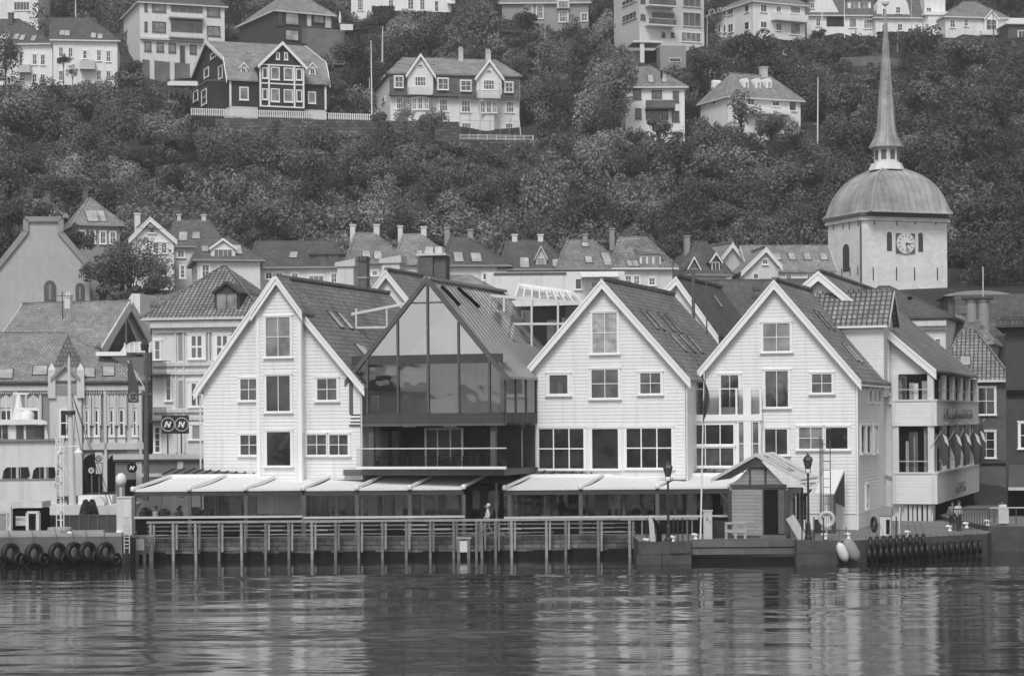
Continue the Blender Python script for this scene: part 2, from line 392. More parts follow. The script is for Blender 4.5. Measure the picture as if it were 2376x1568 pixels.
        nl = (A0-P0).cross(dv); nr = dv.cross(Q0-A0)
        nr = Vector((sr, 0, 1)).normalized(); nl = Vector((-sl, 0, 1)).normalized()
        s.planes['R'] = (A0+t+ap, nr); s.planes['L'] = (A0+t+ap, nl)
        if barge:
            mb = MB(); dn = Vector((0, 0, -bw)); off = Vector((0, -.07, .06))
            mb.prism([P0+off, A0+off, A0+off+dn*1.25, P0+off+dn*1.25], (0, .1, 0), barge)
            mb.prism([A0+off, Q0+off, Q0+off+dn*1.25, A0+off+dn*1.25], (0, .1, 0), barge)
            off2 = Vector((0, -.12, .2))
            mb.prism([P0+off2, A0+off2, A0+off2+dn*.5, P0+off2+dn*.5], (0, .05, 0), barge)
            mb.prism([A0+off2, Q0+off2, Q0+off2+dn*.5, A0+off2+dn*.5], (0, .05, 0), barge)
            mb.build('bargeboard', s.root)
    def win(s, x0, y0, x1, y1, cols=2, rows=2, face='F', plane=None, **kw):
        kw.setdefault('fm', s.fm); kw.setdefault('gm', s.gm); kw.setdefault('n0', s.n0)
        if face == 'F':
            pl = 0 if plane is None else plane; a0, zt = s.pf(x0, y0, pl); a1, zb = s.pf(x1, y1, pl)
            zt = (zt+s.pf(x1, y0, pl)[1])/2; zb = (zb+s.pf(x0, y1, pl)[1])/2
        else:
            pl = (0 if face == 'L' else s.W) if plane is None else plane
            a0, zt = s.pl(x0, y0, pl); a1, zb = s.pl(x1, y1, pl)
            zt = s.pl((x0+x1)/2, y0, pl)[1]; zb = s.pl((x0+x1)/2, y1, pl)[1]
        return window(s.root, face, pl, a0, a1, zb, zt, cols, rows, **kw)
    def row(s, xs, y0, y1, w, **kw):
        for x in xs: s.win(x, y0, x+w, y1, **kw)
    def sky(s, pl, cx, cy, w=.78, h=1.2, gm='skyglass', fm='dark2', lift=.06):
        p0, n = s.planes[pl]; c = s.pp(cx, cy, p0, n)
        t = Vector((-n.y, n.x, 0)).normalized(); b = n.cross(t)
        if b.z < 0: b = -b
        mb = MB(); q = [c-t*w/2-b*h/2, c+t*w/2-b*h/2, c+t*w/2+b*h/2, c-t*w/2+b*h/2]
        mb.prism([p-n*.1 for p in q], n*(.1+lift), fm)
        i = [c-t*(w/2-.07)-b*(h/2-.08), c+t*(w/2-.07)-b*(h/2-.08), c+t*(w/2-.07)+b*(h/2-.08), c-t*(w/2-.07)+b*(h/2-.08)]
        i = [p+n*(lift+.012) for p in i]
        nn = (i[1]-i[0]).cross(i[2]-i[0])
        mb.poly(i if nn.dot(n) > 0 else i[::-1], gm)
        return mb.build('skylight', s.root)
    def chim(s, x0, x1, yt, yb, w=None, key='pale', cap=True, d=None, pots=0):
        w = s.D/2 if w is None else w
        u0, zt = s.pf(x0, yt, w); u1, zb = s.pf(x1, yb, w); d = d or (u1-u0)
        mb = MB(); mb.box(u0, u1, w-d/2, w+d/2, zb-.5, zt, key)
        if cap: mb.box(u0-.07, u1+.07, w-d/2-.07, w+d/2+.07, zt+.003, zt+.14, key)
        for k in range(pots):
            uu = u0+(u1-u0)*(k+.5)/pots; mb.lathe([(.11, 0), (.11, .35)], key, (uu, w, zt+.14), 8)
        p = getattr(s, 'roof', None) or s.root
        return mb.build('chimney', p)
    def dormer(s, x0, y0, x1, y1, ya=None, w=.6, deep=2.5, kind='gable', wall='trim2', tile='tile', trim='trim', cols=2, rows=2, gm=None, wx=None, nwin=1, oh=.15, mg=.12):
        """dormer whose front face is the pixel rect on the plane w; ya = pixel row of its roof top"""
        u0, zt = s.pf(x0, y0, w); u1, zb = s.pf(x1, y1, w); um = (u0+u1)/2
        mb = MB()
        if kind == 'gable':
            za = s.pf((x0+x1)/2, ya, w)[1]
            mb.prism([(u0,w,zb),(u1,w,zb),(u1,w,zt),(um,w,za),(u0,w,zt)], (0, deep, 0), wall)
            sl = (za-zt)/(u1-um)
            for sg, ue in ((-1, u0), (1, u1)):
                a = Vector((um, w-.2, za+.01)); e = Vector((ue+sg*oh, w-.2, zt-sl*oh+.01))
                mb.prism([e, a, a+Vector((0,0,.1)), e+Vector((0,0,.1))], (0, deep+.2, 0), tile)
                mb.prism([e+Vector((0,-.05,.13)), a+Vector((0,-.05,.13)), a+Vector((0,-.05,-.1)), e+Vector((0,-.05,-.1))], (0, .048, 0), trim)
        elif kind == 'shed':
            za = s.pf((x0+x1)/2, ya, w+deep)[1] if ya is not None else zt+.2
            mb.prism([(u0,w,zb),(u0,w,zt),(u0,w+deep,za),(u0,w+deep,zb)], (u1-u0, 0, 0), wall)
            mb.prism([(u0-oh,w-.2,zt+.01),(u0-oh,w+deep,za+.01),(u0-oh,w+deep,za+.15),(u0-oh,w-.2,zt+.15)], (u1-u0+2*oh, 0, 0), tile, tile)
        elif kind == 'arch':
            za = s.pf((x0+x1)/2, ya, w)[1]; r = (u1-u0)/2; rr = za-zt
            pts = [(u0,w,zb),(u1,w,zb)]+[(um+r*math.cos(t), w, zt+rr*math.sin(t)) for t in [math.pi*k/8 for k in range(9)]]
            mb.prism(pts, (0, deep, 0), wall)
        d = mb.build('dormer', s.root)
        m = mg*(u1-u0)
        for k in range(nwin):
            a = u0+m+(u1-u0-2*m)*k/nwin; b = u0+m+(u1-u0-2*m)*(k+1)/nwin-(.1 if k < nwin-1 else 0)
            window(d, 'F', w, a, b, zb+.12, zt-.08, cols, rows, trim, gm or s.gm, .06, .03, sill=False)
        return d
# ------------------------------------------------------------------ camera, sky, sun, air
cd = bpy.data.cameras.new('camera'); cam = bpy.data.objects.new('camera', cd); COL.objects.link(cam); scene.camera = cam
cd.sensor_width = 36; cd.sensor_fit = 'HORIZONTAL'; cd.lens = F/2376*36; cd.clip_start = 1; cd.clip_end = 3000
cd.shift_y = (CY-784.0)/2376
cam.matrix_world = Matrix(((RV.x, UV.x, 0, 0), (0, 0, -1, 0), (RV.z, UV.z, 0, ZC), (0, 0, 0, 1)))
SUN_EL, SUN_AZ = R(50), R(193)      # overcast brightness from behind the camera, a little to the left
w = bpy.data.worlds.new('World'); scene.world = w; w.use_nodes = True; nt = w.node_tree
st = N(nt, 'ShaderNodeTexSky', sky_type='NISHITA'); st.sun_disc = False; st.sun_elevation = SUN_EL; st.sun_rotation = SUN_AZ
st.air_density = 1.0; st.dust_density = 1.0; st.ozone_density = 1.0
bw = N(nt, 'ShaderNodeRGBToBW'); nt.links.new(st.outputs[0], bw.inputs[0]); nt.links.new(bw.outputs[0], nt.nodes['Background'].inputs[0])
nt.nodes['Background'].inputs[1].default_value = .125
sl = bpy.data.lights.new('sun', 'SUN'); sl.energy = 1.6; sl.angle = R(20); sun = bpy.data.objects.new('sun', sl); COL.objects.link(sun)
sd = Vector((math.sin(SUN_AZ)*math.cos(SUN_EL), math.cos(SUN_AZ)*math.cos(SUN_EL), math.sin(SUN_EL)))
sun.rotation_euler = sd.to_track_quat('Z', 'Y').to_euler(); sun.location = sd*200
scene.view_settings.view_transform = 'Standard'; scene.view_settings.look = 'None'; scene.view_settings.exposure = .5; scene.view_settings.gamma = 1
scene.render.engine = 'CYCLES'; scene.cycles.max_bounces = 8; scene.cycles.transparent_max_bounces = 12; scene.cycles.volume_bounces = 0
scene.cycles.use_adaptive_sampling = True; scene.cycles.adaptive_threshold = .02; scene.cycles.use_denoising = True
scene.cycles.caustics_reflective = False; scene.cycles.caustics_refractive = False

# ------------------------------------------------------------------ terrain
PROF = [(165, None), (200, 790), (222, 690), (238, 650), (255, 540), (275, 400), (288, 300), (302, 285), (318, 200), (330, 150), (345, 95), (370, 20), (400, -60), (470, -260), (520, -320)]
def yprof(Y, px):
    L = [(200, 790), (222, 690), (238, 650), (255, 555), (275, 405), (290, 290), (304, 205), (320, 175), (330, 150), (345, 95), (370, 20), (400, -60), (470, -260), (520, -320)]
    Rr = [(200, 790), (222, 690), (238, 660), (252, 560), (272, 400), (284, 335), (300, 255), (312, 165), (320, 120), (332, 102), (345, 90), (370, 15), (400, -60), (470, -260), (520, -320)]
    def ip(T): return float(np.interp(Y, [a for a, _ in T], [b for _, b in T]))
    main = ip(PROF[1:])
    P2 = [(200, 790), (222, 690), (238, 650), (255, 540), (275, 400), (288, 300), (302, 285), (312, 205), (322, 130), (334, 78), (345, 52), (370, 10), (400, -70), (470, -260), (520, -320)]
    q = min(1, max(0, (px-640)/120)); main = main*(1-q)+ip(P2)*q
    fl = min(1, max(0, (430-px)/80)); fr = min(1, max(0, (px-1250)/120))
    return main*(1-fl-fr)+ip(L)*fl+ip(Rr)*fr
def ground_z(x, Y):
    px = CX+F*x/Y
    if Y < 163: return -2.5 if (px < 300 and Y < 158) else 1.1
    z = ZC+(CY-yprof(max(Y, 200), px))/F*max(Y, 200)
    if Y < 200: z = 1.1+(z-1.1)*((Y-163)/37.0)**1.3
    return z
def build_ground():
    ys = [128, 145, 157, 159, 163]+[163+3*k for k in range(1, 120)]
    xs = [-420, -320, -240, -180]+[-130+3*k for k in range(88)]+[180, 240, 320, 420]
    rs = np.random.default_rng(3); V = []; Fc = []
    for Y in ys:
        for x in xs:
            V.append((x, Y, ground_z(x, Y)+(rs.normal()*.35 if Y > 235 else 0)))
    n = len(xs)
    for j in range(len(ys)-1):
        for i in range(n-1): Fc.append((j*n+i, j*n+i+1, (j+1)*n+i+1, (j+1)*n+i))
    mb = MB(); mb.add(V, Fc, 'soil'); o = mb.build('ground', smooth=True); tag(o, kind='structure')
build_ground()

# ------------------------------------------------------------------ water: real waves, crests mostly parallel to the quay
def water_material():
    m, nt, b = nodes_of('water'); L = nt.links.new
    b.inputs['Base Color'].default_value = grey(.022); b.inputs['Roughness'].default_value = .06; b.inputs['IOR'].default_value = 1.33; b.inputs['Specular IOR Level'].default_value = .5
    tc = N(nt, 'ShaderNodeTexCoord')
    mp = N(nt, 'ShaderNodeMapping'); mp.inputs['Scale'].default_value = (.6, 1.5, 1); L(tc.outputs['Object'], mp.inputs['Vector'])
    n1 = N(nt, 'ShaderNodeTexNoise', i_Scale=2.4, i_Detail=5.0, i_Roughness=.65); L(mp.outputs[0], n1.inputs['Vector'])
    bp = N(nt, 'ShaderNodeBump', i_Strength=.1, i_Distance=.04); L(n1.outputs['Fac'], bp.inputs['Height']); L(bp.outputs[0], b.inputs['Normal'])
    M['water'] = m
water_material()
WAVES = (.045, .05, .03, .36)
def wave_height(X, Y):
    rs = np.random.default_rng(11); H = np.zeros_like(X)
    def patch(sx, sy, seed):
        r2 = np.random.default_rng(seed); P = np.zeros_like(X)
        for k in range(7): P += np.sin(X*r2.normal()*sx+Y*r2.normal()*sy+r2.uniform(0, 6.28))
        return np.clip(.5+P/5.0, .08, 1.3)
    p1 = patch(.09, .26, 5); p2 = patch(.25, .5, 9)
    def band(n, l0, l1, sd, rms, P):
        nonlocal H
        for k in range(n):
            lam = l0*(l1/l0)**rs.uniform(); ang = math.pi/2+rs.normal()*sd; kk = 2*math.pi/lam
            H = H+P*(rms*1.414/math.sqrt(n))/kk*np.sin(kk*(X*math.cos(ang)+Y*math.sin(ang))+rs.uniform(0, 6.28)+.5*np.sin(X*.11+k)+.3*np.sin(Y*.17+2*k))
    W = WAVES
    band(14, 3.0, 9.0, .12, W[0], p1); band(26, .9, 3.0, W[3], W[1], p2); band(34, .45, .9, W[3]*1.3, W[2], p1)
    calm = .06+.94*np.clip((121.5+1.2*np.sin(X*.11)-Y)/9.0, 0, 1)**1.1
    return H*calm
def build_water():
    xs = np.concatenate([[-420, -250, -140, -90, -60], np.arange(-40, 40.01, .34), [60, 90, 140, 250, 420]])
    ys = np.concatenate([[-200, -80, 0, 30, 48], np.arange(60, 129.9, .09), [130.5, 135, 148, 164]])
    X, Y = np.meshgrid(xs, ys); Z = wave_height(X, Y); Z[(np.abs(X) > 41) | (Y < 59) | (Y > 130)] = 0
    V = np.stack([X, Y, Z], -1).reshape(-1, 3); n = len(xs); m = len(ys)
    idx = (np.arange(m-1)[:, None]*n+np.arange(n-1)[None]).ravel()
    Fq = np.stack([idx, idx+1, idx+n+1, idx+n], 1)
    me = bpy.data.meshes.new('water'); me.from_pydata(V.tolist(), [], Fq.tolist()); me.materials.append(M['water'])
    me.polygons.foreach_set('use_smooth', [True]*len(Fq)); me.update()
    o = bpy.data.objects.new('water', me); COL.objects.link(o); tag(o, kind='structure')
build_water()

# ------------------------------------------------------------------ quays
def quay_block(name, front, back=166, z0=-3, z1=1.25, side='stone', top='paving', lip=None):
    """front = [(px, Y), ...] along the water's edge"""
    pts = []
    for px, Y in front: P = at(px, 1250, Y); pts.append((P.x, Y))
    pts += [(pts[-1][0], back), (pts[0][0], back)]
    mb = MB(); mb.prism([(x, y, z0) for x, y in pts], (0, 0, z1-z0), top, side)
    if lip:
        for i in range(len(front)-1):
            a = Vector((pts[i][0], pts[i][1]+.17, z1)); b = Vector((pts[i+1][0], pts[i+1][1]+.17, z1))
            mb.bar(a+Vector((0, 0, .09)), b+Vector((0, 0, .09)), .34, .2, lip)
    o = mb.build(name); return tag(o, kind='structure')
quay_block('quay', [(-260, 122), (283, 122)], z1=1.62, side='conc2', top='concrete', lip='concrete', back=127)
quay_block('quay', [(283.2, 126), (1484, 126)], side='stone')
quay_block('quay', [(1484.2, 119.2), (1604, 119.0), (1604.2, 120.3), (1850, 120.1), (1850.2, 118.7), (1945, 118.4), (2290, 125), (2300, 127)], side='granite', z1=1.22, back=158)
quay_block('quay', [(2290.5, 128), (2700, 126)], side='granite', z1=1.5, back=158)
# dark wet, weedy band at the tide line of the old stone wall
mb = MB()
def band(px0, Y0, px1, Y1, z0, z1, key, off=.02):
    a = at(px0, 1250, Y0); b = at(px1, 1250, Y1)
    mb.prism([(a.x, Y0-off, z0), (b.x, Y1-off, z0), (b.x, Y1-off*.3, z1), (a.x, Y0-off*.3, z1)], (0, off*.2, 0), key)
rs = random.Random(4); xx = 286
while xx < 1480:
    x2 = min(xx+rs.uniform(14, 40), 1482); band(xx, 126, x2, 126, -.6, .40+rs.uniform(-.06, .1), 'wet', .035); xx = x2
band(-200, 122, 282, 122, -.6, .42, 'wet'); band(1604.5, 120.3, 1849, 120.1, -.6, .3, 'wet')
tag(mb.build('quay_tide_band'), kind='structure')
mb = MB()   # two courses of granite kerb stones on the kiosk quay and the two rough corner blocks
for px0, px1, Y, z0, z1, key in ((1604.5, 1849.5, 120.02, .86, 1.26, 'granblock'), (1604.5, 1849.5, 120.1, .42, .84, 'granblock'),
        (1482, 1556, 119.0, .55, 1.24, 'granite'), (1557, 1603.5, 118.95, .6, 1.23, 'granite'), (1477, 1534, 118.9, -1, .53, 'granite'), (1535.5, 1604, 119.05, -1, .54, 'granite'),
        (1848.5, 1946, 118.25, .62, 1.25, 'granite'), (1847.5, 1945, 118.1, -1, .6, 'granite')):
    a = at(px0, 1250, Y); b = at(px1, 1250, Y); mb.box(a.x, b.x, Y, Y+.9, z0, z1, key)
tag(mb.build('quay_stones'), kind='structure')

# ------------------------------------------------------------------ the air between the quay and the hill
mb = MB(); mb.box(-440, 440, -215, 540, -4.5, 168, 'zinc'); hz = mb.build('haze'); tag(hz, kind='stuff'); hm = bpy.data.materials.new('haze_air'); hm.use_nodes = True; nt = hm.node_tree; nt.nodes.clear()
o_ = nt.nodes.new('ShaderNodeOutputMaterial'); pv = nt.nodes.new('ShaderNodeVolumePrincipled'); pv.inputs['Color'].default_value = grey(.9); pv.inputs['Density'].default_value = .0004; pv.inputs['Anisotropy'].default_value = .2
nt.links.new(pv.outputs[0], o_.inputs['Volume']); hz.data.materials[0] = hm

# the far side of the harbour, out of view, added and shaped for the glass reflections
mb = MB(); rs = random.Random(12); pts = []; x = -430
while x <= 430: pts.append((x, -190+rs.uniform(-6, 6), 8+4*math.sin(x*.021)+4*math.sin(x*.067+1)+rs.uniform(-3, 5))); x += 11
vs = []
for (x, y, z) in pts: vs += [(x, y+30, -3), (x, y+16, z*.6), (x, y, z), (x, y-14, -3)]
mb.add(vs, [(4*i+j, 4*i+4+j, 4*i+5+j, 4*i+1+j) for i in range(len(pts)-1) for j in range(3)], 'soil'); tag(mb.build('hills'), kind='structure')
# ------------------------------------------------------------------ the waterfront gabled houses
YH = 132.0
GH = 'white gabled houses along the waterfront'
def front_house(name, label, xc, x1, apex, eL, eR, D, yb=1190, clad=.215, Y=None, wall='white', **kw):
    # the facade's mid point stands at YH
    if Y is None:
        k = math.tan(TH)*(apex[0]-xc)/F*YH; Y = YH+k
    h = House(name, label, Y, TH, xc, yb, x1, D, foot=3.0, wall=wall, cat='house', group=GH, n0=.05)
    h.gable(apex, eL, eR, clad=clad, zfl=h.z(1190), **kw); return h
# --- first white house with a projecting middle bay
h1 = front_house('gabled_house', 'white clapboard gabled house with a projecting middle bay, left of the glass gable', 474, 838, (641, 650), (474, 893), (838, 886), 18.6, front=.4, bw=.34, ov=.45)
for a in ((557, 877, 600, 930, 2, 2), (735, 876, 785, 930, 2, 2), (557, 1007, 602, 1057, 2, 2), (711, 1006, 761, 1057, 2, 2), (763, 1006, 811, 1057, 2, 2)):
    h1.win(*a[:4], a[4], a[5], trim=.1, split=True)
# bay
u0, _ = h1.pf(600, 900, -.7); u1, _ = h1.pf(697, 900, -.7); za = h1.pf(643, 652, -.7)[1]; zs = h1.pf(600, 722, -.7)[1]; um = (u0+u1)/2
mb = MB(); zb = h1.z(1190); z = zb; k = 0
mb.prism([(u0,-.67,zb),(u1,-.67,zb),(u1,-.67,zs),(um,-.67,za-.1),(u0,-.67,zs)], (0, .7, 0), 'white')
while z < za-.3:
    z2 = z+.215
    def ex(zz):
        f = 1 if zz < zs else max(0, 1-(zz-zs)/(za-zs)); return um-(um-u0)*f, um+(u1-um)*f
    l0, r0 = ex(z); l1, r1 = ex(z2); gz_ = z+.014; mb.quad((l0,-.736,gz_), (r0,-.736,gz_), (r1,-.715,z2), (l1,-.715,z2), 'white'); mb.quad((l0,-.67,gz_), (r0,-.67,gz_), (r0,-.736,gz_), (l0,-.736,gz_), 'white'); mb.quad((l1,-.67,z2), (r1,-.67,z2), (r1,-.715,z2), (l1,-.715,z2), 'white'); z = z2
for u in (u0, u1): mb.box(u-.12, u+.12, -.80, -.55, zb, zs+.1, 'trim')
bay = mb.build('bay', h1.root)
mb = MB(); sl = (za-zs)/(u1-um)
for sg, ue in ((-1, u0-.32), (1, u1+.32)):
    a = Vector((um, -1.05, za+.1)); e = Vector((ue, -1.05, zs-sl*.32+.1))
    mb.prism([e, a, a+Vector((0,0,.16)), e+Vector((0,0,.16))], (0, 1.9, 0), 'tile'); dn = Vector((0, 0, -.42))
    mb.prism([e+Vector((0,-.05,.1)), a+Vector((0,-.05,.1)), a+Vector((0,-.05,.1))+dn, e+Vector((0,-.05,.1))+dn], (0, .049, 0), 'trim')
    mb.prism([e+Vector((0,-.11,.22)), a+Vector((0,-.11,.22)), a+Vector((0,-.11,0)), e+Vector((0,-.11,0))], (0, .05, 0), 'trim')
mb.build('bay_roof', bay)
def baywin(x0, y0, x1, y1, c, r, gm='glass'):
    return h1.win(x0, y0, x1, y1, c, r, plane=-.7, trim=.09, split=True, gm=gm, n0=.05)
baywin(616, 734, 677, 829, 2, 2, 'glassl'); baywin(617, 869, 677, 956, 2, 1, 'glassd'); baywin(618, 999, 678, 1082, 1, 1, 'glassd')
for cx, cy in ((778, 742), (800, 745), (842, 818), (852, 822)): h1.sky('R', cx, cy, .7, 1.5, gm='glassb')
# --- second white house, wide
h3 = front_house('gabled_house', 'wide white clapboard gabled house with three big windows in a row', 1220, 1592, (1401, 656), (1220, 872), (1592, 868), 17.5, bw=.36, ov=.45, front=.4)
h3.win(1373, 724, 1435, 821, 2, 2, trim=.1, split=True, gm='curtain'); h3.win(1371, 855, 1438, 925, 2, 2, trim=.1, split=True, gm='glass')
h3.win(1272, 866, 1322, 917, 1, 1, trim=.12, split=True, fw=.11); h3.win(1484, 863, 1536, 915, 2, 2, trim=.1, split=True)
h3.win(1249, 992, 1358, 1089, 3, 2, trim=.1, split=True, gm='glassd', mw=.07); h3.win(1372, 992, 1438, 1089, 1, 1, trim=.1, split=True, gm='glassd'); h3.win(1452, 991, 1562, 1087, 3, 2, trim=.1, split=True, gm='glassd', mw=.07)
for cx, cy in ((1506, 742), (1521, 745), (1546, 748), (1562, 752)): h3.sky('R', cx, cy, .62, 1.7, gm='glassb')
for cx, cy in ((1573, 796), (1594, 798), (1612, 800)): h3.sky('R', cx, cy, .6, 1.6, gm='glassb')
# --- third white house
h4 = front_house('gabled_house', 'white clapboard gabled house behind the quay hut, with a tiled cross gable', 1640, 1988, (1799, 657), (1640, 850), (1988, 872), 15.5, yb=1235, bw=.36, ov=.42, front=.4)
h4.win(1769, 748, 1836, 817, 2, 2, trim=.1, split=True, gm='glassl'); h4.win(1774, 858, 1832, 946, 2, 1, trim=.1, split=True, gm='glass')
h4.win(1882, 865, 1933, 913, 2, 2, trim=.1, split=True); h4.win(1773, 993, 1830, 1056, 2, 1, trim=.1, split=True, gm='glass')
h4.win(1852, 989, 1912, 1043, 2, 2, trim=.1, split=True, gm='glassl'); h4.win(1914, 989, 1970, 1043, 1, 1, trim=.1, split=True, gm='glassd')
h4.win(1671, 868, 1717, 947, 2, 1, trim=.1, split=True, name='balcony_door', sill=False, gm='glass')
for cx, cy in ((1905, 741), (1918, 746), (1972, 818), (1982, 822)): h4.sky('R', cx, cy, .62, 1.6, gm='glassb')
# side wall of the third house: little windows, door recess, corner pipe
for x in (2013, 2023, 2034): h4.win(x, 902, x+7, 934, 1, 1, face='R', trim=.05)
for x in (1994, 2008, 2024): h4.win(x, 986, x+11, 1052, 1, 1, face='R', trim=.06, gm='glassl')
h4.win(2006, 1122, 2014, 1180, 1, 1, face='R', trim=.05, gm='glassd')
for a_, b_, c_ in ((h4.W+.04, h4.W+.14, h4.zr-.3), (-.12, -.02, h4.zl-.4)): mb = MB(); mb.box(a_, b_, -.14, -.04, -.5, c_, 'trim'); mb.build('drainpipe', h4.root)
mb = MB(); mb.box(h4.W+.3, h4.W+.44, -.2, h4.D, h4.zr-.62, h4.zr-.5, 'trim'); mb.build('gutter', h4.root)
# cross gable on the right-hand slope, gable end turned to the right
def cross_gable():
    uR = h4.W+.25
    w0, zt = h4.pl(2050, 745, uR); w1 = w0+4.2; wm = (w0+w1)/2; zr = h4.pl(2052, 676, uR)[1]; zb = h4.zr-1.2
    ul = h4.ua+.9
    mb = MB(); mb.prism([(uR, w0, zb), (uR, w1, zb), (uR, w1, zt), (uR, wm, zr), (uR, w0, zt)], (ul-uR, 0, 0), 'boards'); g = mb.build('cross_gable', h4.root)
    mb = MB(); sl = (zr-zt)/(wm-w0)
    for sg, we in ((-1, w0-.3), (1, w1+.3)):
        a = Vector((uR+.4, wm, zr+.02)); e = Vector((uR+.4, we, zt-sl*.3+.02))
        mb.prism([e, a, a+Vector((0,0,.16)), e+Vector((0,0,.16))], (ul-uR-.9, 0, 0), 'panroof')
        mb.prism([e+Vector((.05,0,.18)), a+Vector((.05,0,.18)), a+Vector((.05,0,-.16)), e+Vector((.05,0,-.16))], (-.048, 0, 0), 'trim2')
    n = 16
    for k in range(n):
        x = ul-.4+(uR+.3-ul+.4)*k/(n-1); mb.lathe([(.17, -.02), (.12, .2)], 'panroof', (x, wm, zr+.1), 8)
    mb.build('roof', g)
    mb = MB(); mb.box(ul, uR+.3, w0-.42, w0-.30, zt-.42, zt-.28, 'trim'); mb.build('gutter', g)
    window(g, 'R', uR, wm-.5, wm+.5, h4.zr-1.0, zt+.9, 1, 6, 'trim', 'glass', .08, .03)
cross_gable()
# --- glass-fronted restaurant building
YG = 129.6
g = House('glass_gable_building', 'dark steel and glass gabled restaurant building between two white houses', YG+.8, TH, 815, 1084, 1170, 17, cat='restaurant', foot=3, n0=.02)
def glass_building():
    g.D = 14.5
    W = g.W; zb = g.z(984); zm0, zm1 = g.z(847), g.z(826); zl0, zl1 = g.z(984), g.z(960); ua, za = g.pf(991, 652); zl = g.z(878); zr = zl
    back = g.pf(1208, 950, 0)[0]
    sl = (za-zl)/ua
    def top(u): return za-(za-zl)*abs(ua-u)/(ua if u < ua else W-ua)
    # steel frame of the front
    mb = MB()
    def fb(p, q, ww=.16, hh=.2, key='dark3'): mb.bar((p[0], 0, p[1]), (q[0], 0, q[1]), ww, hh, key, up=(0, 1, 0))
    mb.prism([(-.35,-.12,zl-.35*sl-.1),(ua,-.12,za-.1),(ua,-.12,za+.28),(-.35,-.12,zl-.35*sl+.28)], (0,.4,0), 'dark3')
    mb.prism([(ua,-.12,za-.1),(W+.35,-.12,zr-.35*sl-.1),(W+.35,-.12,zr-.35*sl+.28),(ua,-.12,za+.28)], (0,.4,0), 'dark3')
    mb.box(0, W, -.06, .2, zl0, zl1, 'dark2'); mb.box(0.1, W-.1, -.06, .2, zm0, zm1, 'dark2'); mb.box(-.06, W+.06, -.12, .22, zl0-.14, zl0-.003, 'dark3')
    for x in (853, 924, 994, 1065, 1136):
        u = g.pf(x, 900)[0]; mb.box(u-.06, u+.06, -.1, .1, zl1, top(u)-.1, 'dark3')
    z7 = g.z(707); ur = ua-(za-z7)/sl; mb.box(ur, 2*ua-ur, -.05, .08, z7-.05, z7+.05, 'dark3')
    for u in (.06, W-.06): mb.box(u-.12, u+.12, -.1, .1, zl1, zl+.1, 'dark3')
    # right-hand side wall mullions
    for k in range(8):
        y = .25+k*(g.D-.4)/7; mb.box(W-.05, W+.07, y-.06, y+.06, zl0, zr-.1, 'dark3')
    mb.box(W-.06, W+.06, .2, g.D, zl0, zl1, 'dark2'); mb.box(-.06, .06, .2, g.D, zl0, zl+.05, 'dark2')
    mb.build('frame', g.root)
    rs = random.Random(5); us = [.1]+[g.pf(x, 900)[0] for x in (853, 924, 994, 1065, 1136)]+[W-.1]; u1 = ua-(za-zm1)/sl
    for a, b in zip(us[:-1], us[1:]):
        k1, k2 = rs.uniform(-.008, .008), rs.uniform(-.008, .008)
        mb = MB(); mb.poly([(a,k1,zl1),(b,k1+k2,zl1),(b,-k1,zm0),(a,-k1-k2,zm0)], 'clear3'); mb.build('glass_pane', g.root)
    gu = sorted([u1, 2*ua-u1]+[u for u in us if u1 < u < 2*ua-u1]+[ua])
    for a, b in zip(gu[:-1], gu[1:]):
        if b-a < .1: continue
        k1 = rs.uniform(-.012, .012); pts = [(a,k1,zm1),(b,k1,zm1)]+([(b,-k1,top(b)-.1)] if top(b)-zm1 > .3 else [])+([(a,-k1,top(a)-.1)] if top(a)-zm1 > .3 else [])
        mb = MB(); mb.poly(pts, 'clear2'); mb.build('glass_pane', g.root)
    mb = MB(); mb.poly([(W,.2,zl1),(W,g.D,zl1),(W,g.D,zr),(W,.2,zr)], 'clear'); mb.build('side_glass', g.root)
    # floors, back wall, dining room
    mb = MB(); mb.box(.08, W-.08, .22, g.D, zl0, zl0+.2, 'mid'); mb.box(.1, W-.1, .25, 1.6, zm0+.05, zm1-.05, 'white3'); mb.build('floor', g.root)
    mb = MB(); mb.prism([(.1,6,zl0+.2),(W-.1,6,zl0+.2),(W-.1,6,zr-.1),(ua,6,za-.2),(.1,6,zl-.1)], (0,.2,0), 'white'); mb.build('back_wall', g.root)
    for a, b, y0, y1, key in ((855, 921, 851, 871, 'sheet'), (928, 991, 851, 908, 'sheet')):
        m2 = MB(); p = g.pf(a, y0, .35); q = g.pf(b, y1, .35); m2.box(p[0], q[0], .35, .37, q[1], p[1], key); m2.build('roller_blind', g.root)
    # roof: glazed upper part, dark seams
    mb = MB(); t = Vector((0,0,.14)); dv = Vector((0, g.D, 0))
    for sg, e in ((-1, Vector((-.35, 0, zl-.35*sl))), (1, Vector((W+.12, 0, zr-.12*sl)))):
        a = Vector((ua, 0, za)); f = .62
        m = a.lerp(e, f)
        if sg > 0:
            mb.prism([a, m, m+t*.6, a+t*.6], dv*.5, 'panelglass'); mb.prism([a+dv*.5, m+dv*.5, m+dv*.5+t*.6, a+dv*.5+t*.6], dv*.5, 'glassb'); mb.prism([m, e, e+t, m+t], dv, 'zinc')
        else: mb.prism([e, a.lerp(e, .85), a.lerp(e, .85)+t, e+t], dv, 'dark3'); mb.prism([a.lerp(e, .85), a, a+t*.6, a.lerp(e, .85)+t*.6], dv, 'clear')
    n = Vector((sl, 0, 1)).normalized(); e = Vector((W+.12, 0, zr-.12*sl)); a = Vector((ua, 0, za))
    for k in range(20):
        y = .35+k*(g.D-.7)/19; mb.bar(a+Vector((0,y,.10)), e+Vector((0,y,.10)), .09, .03, 'dark3', up=n)
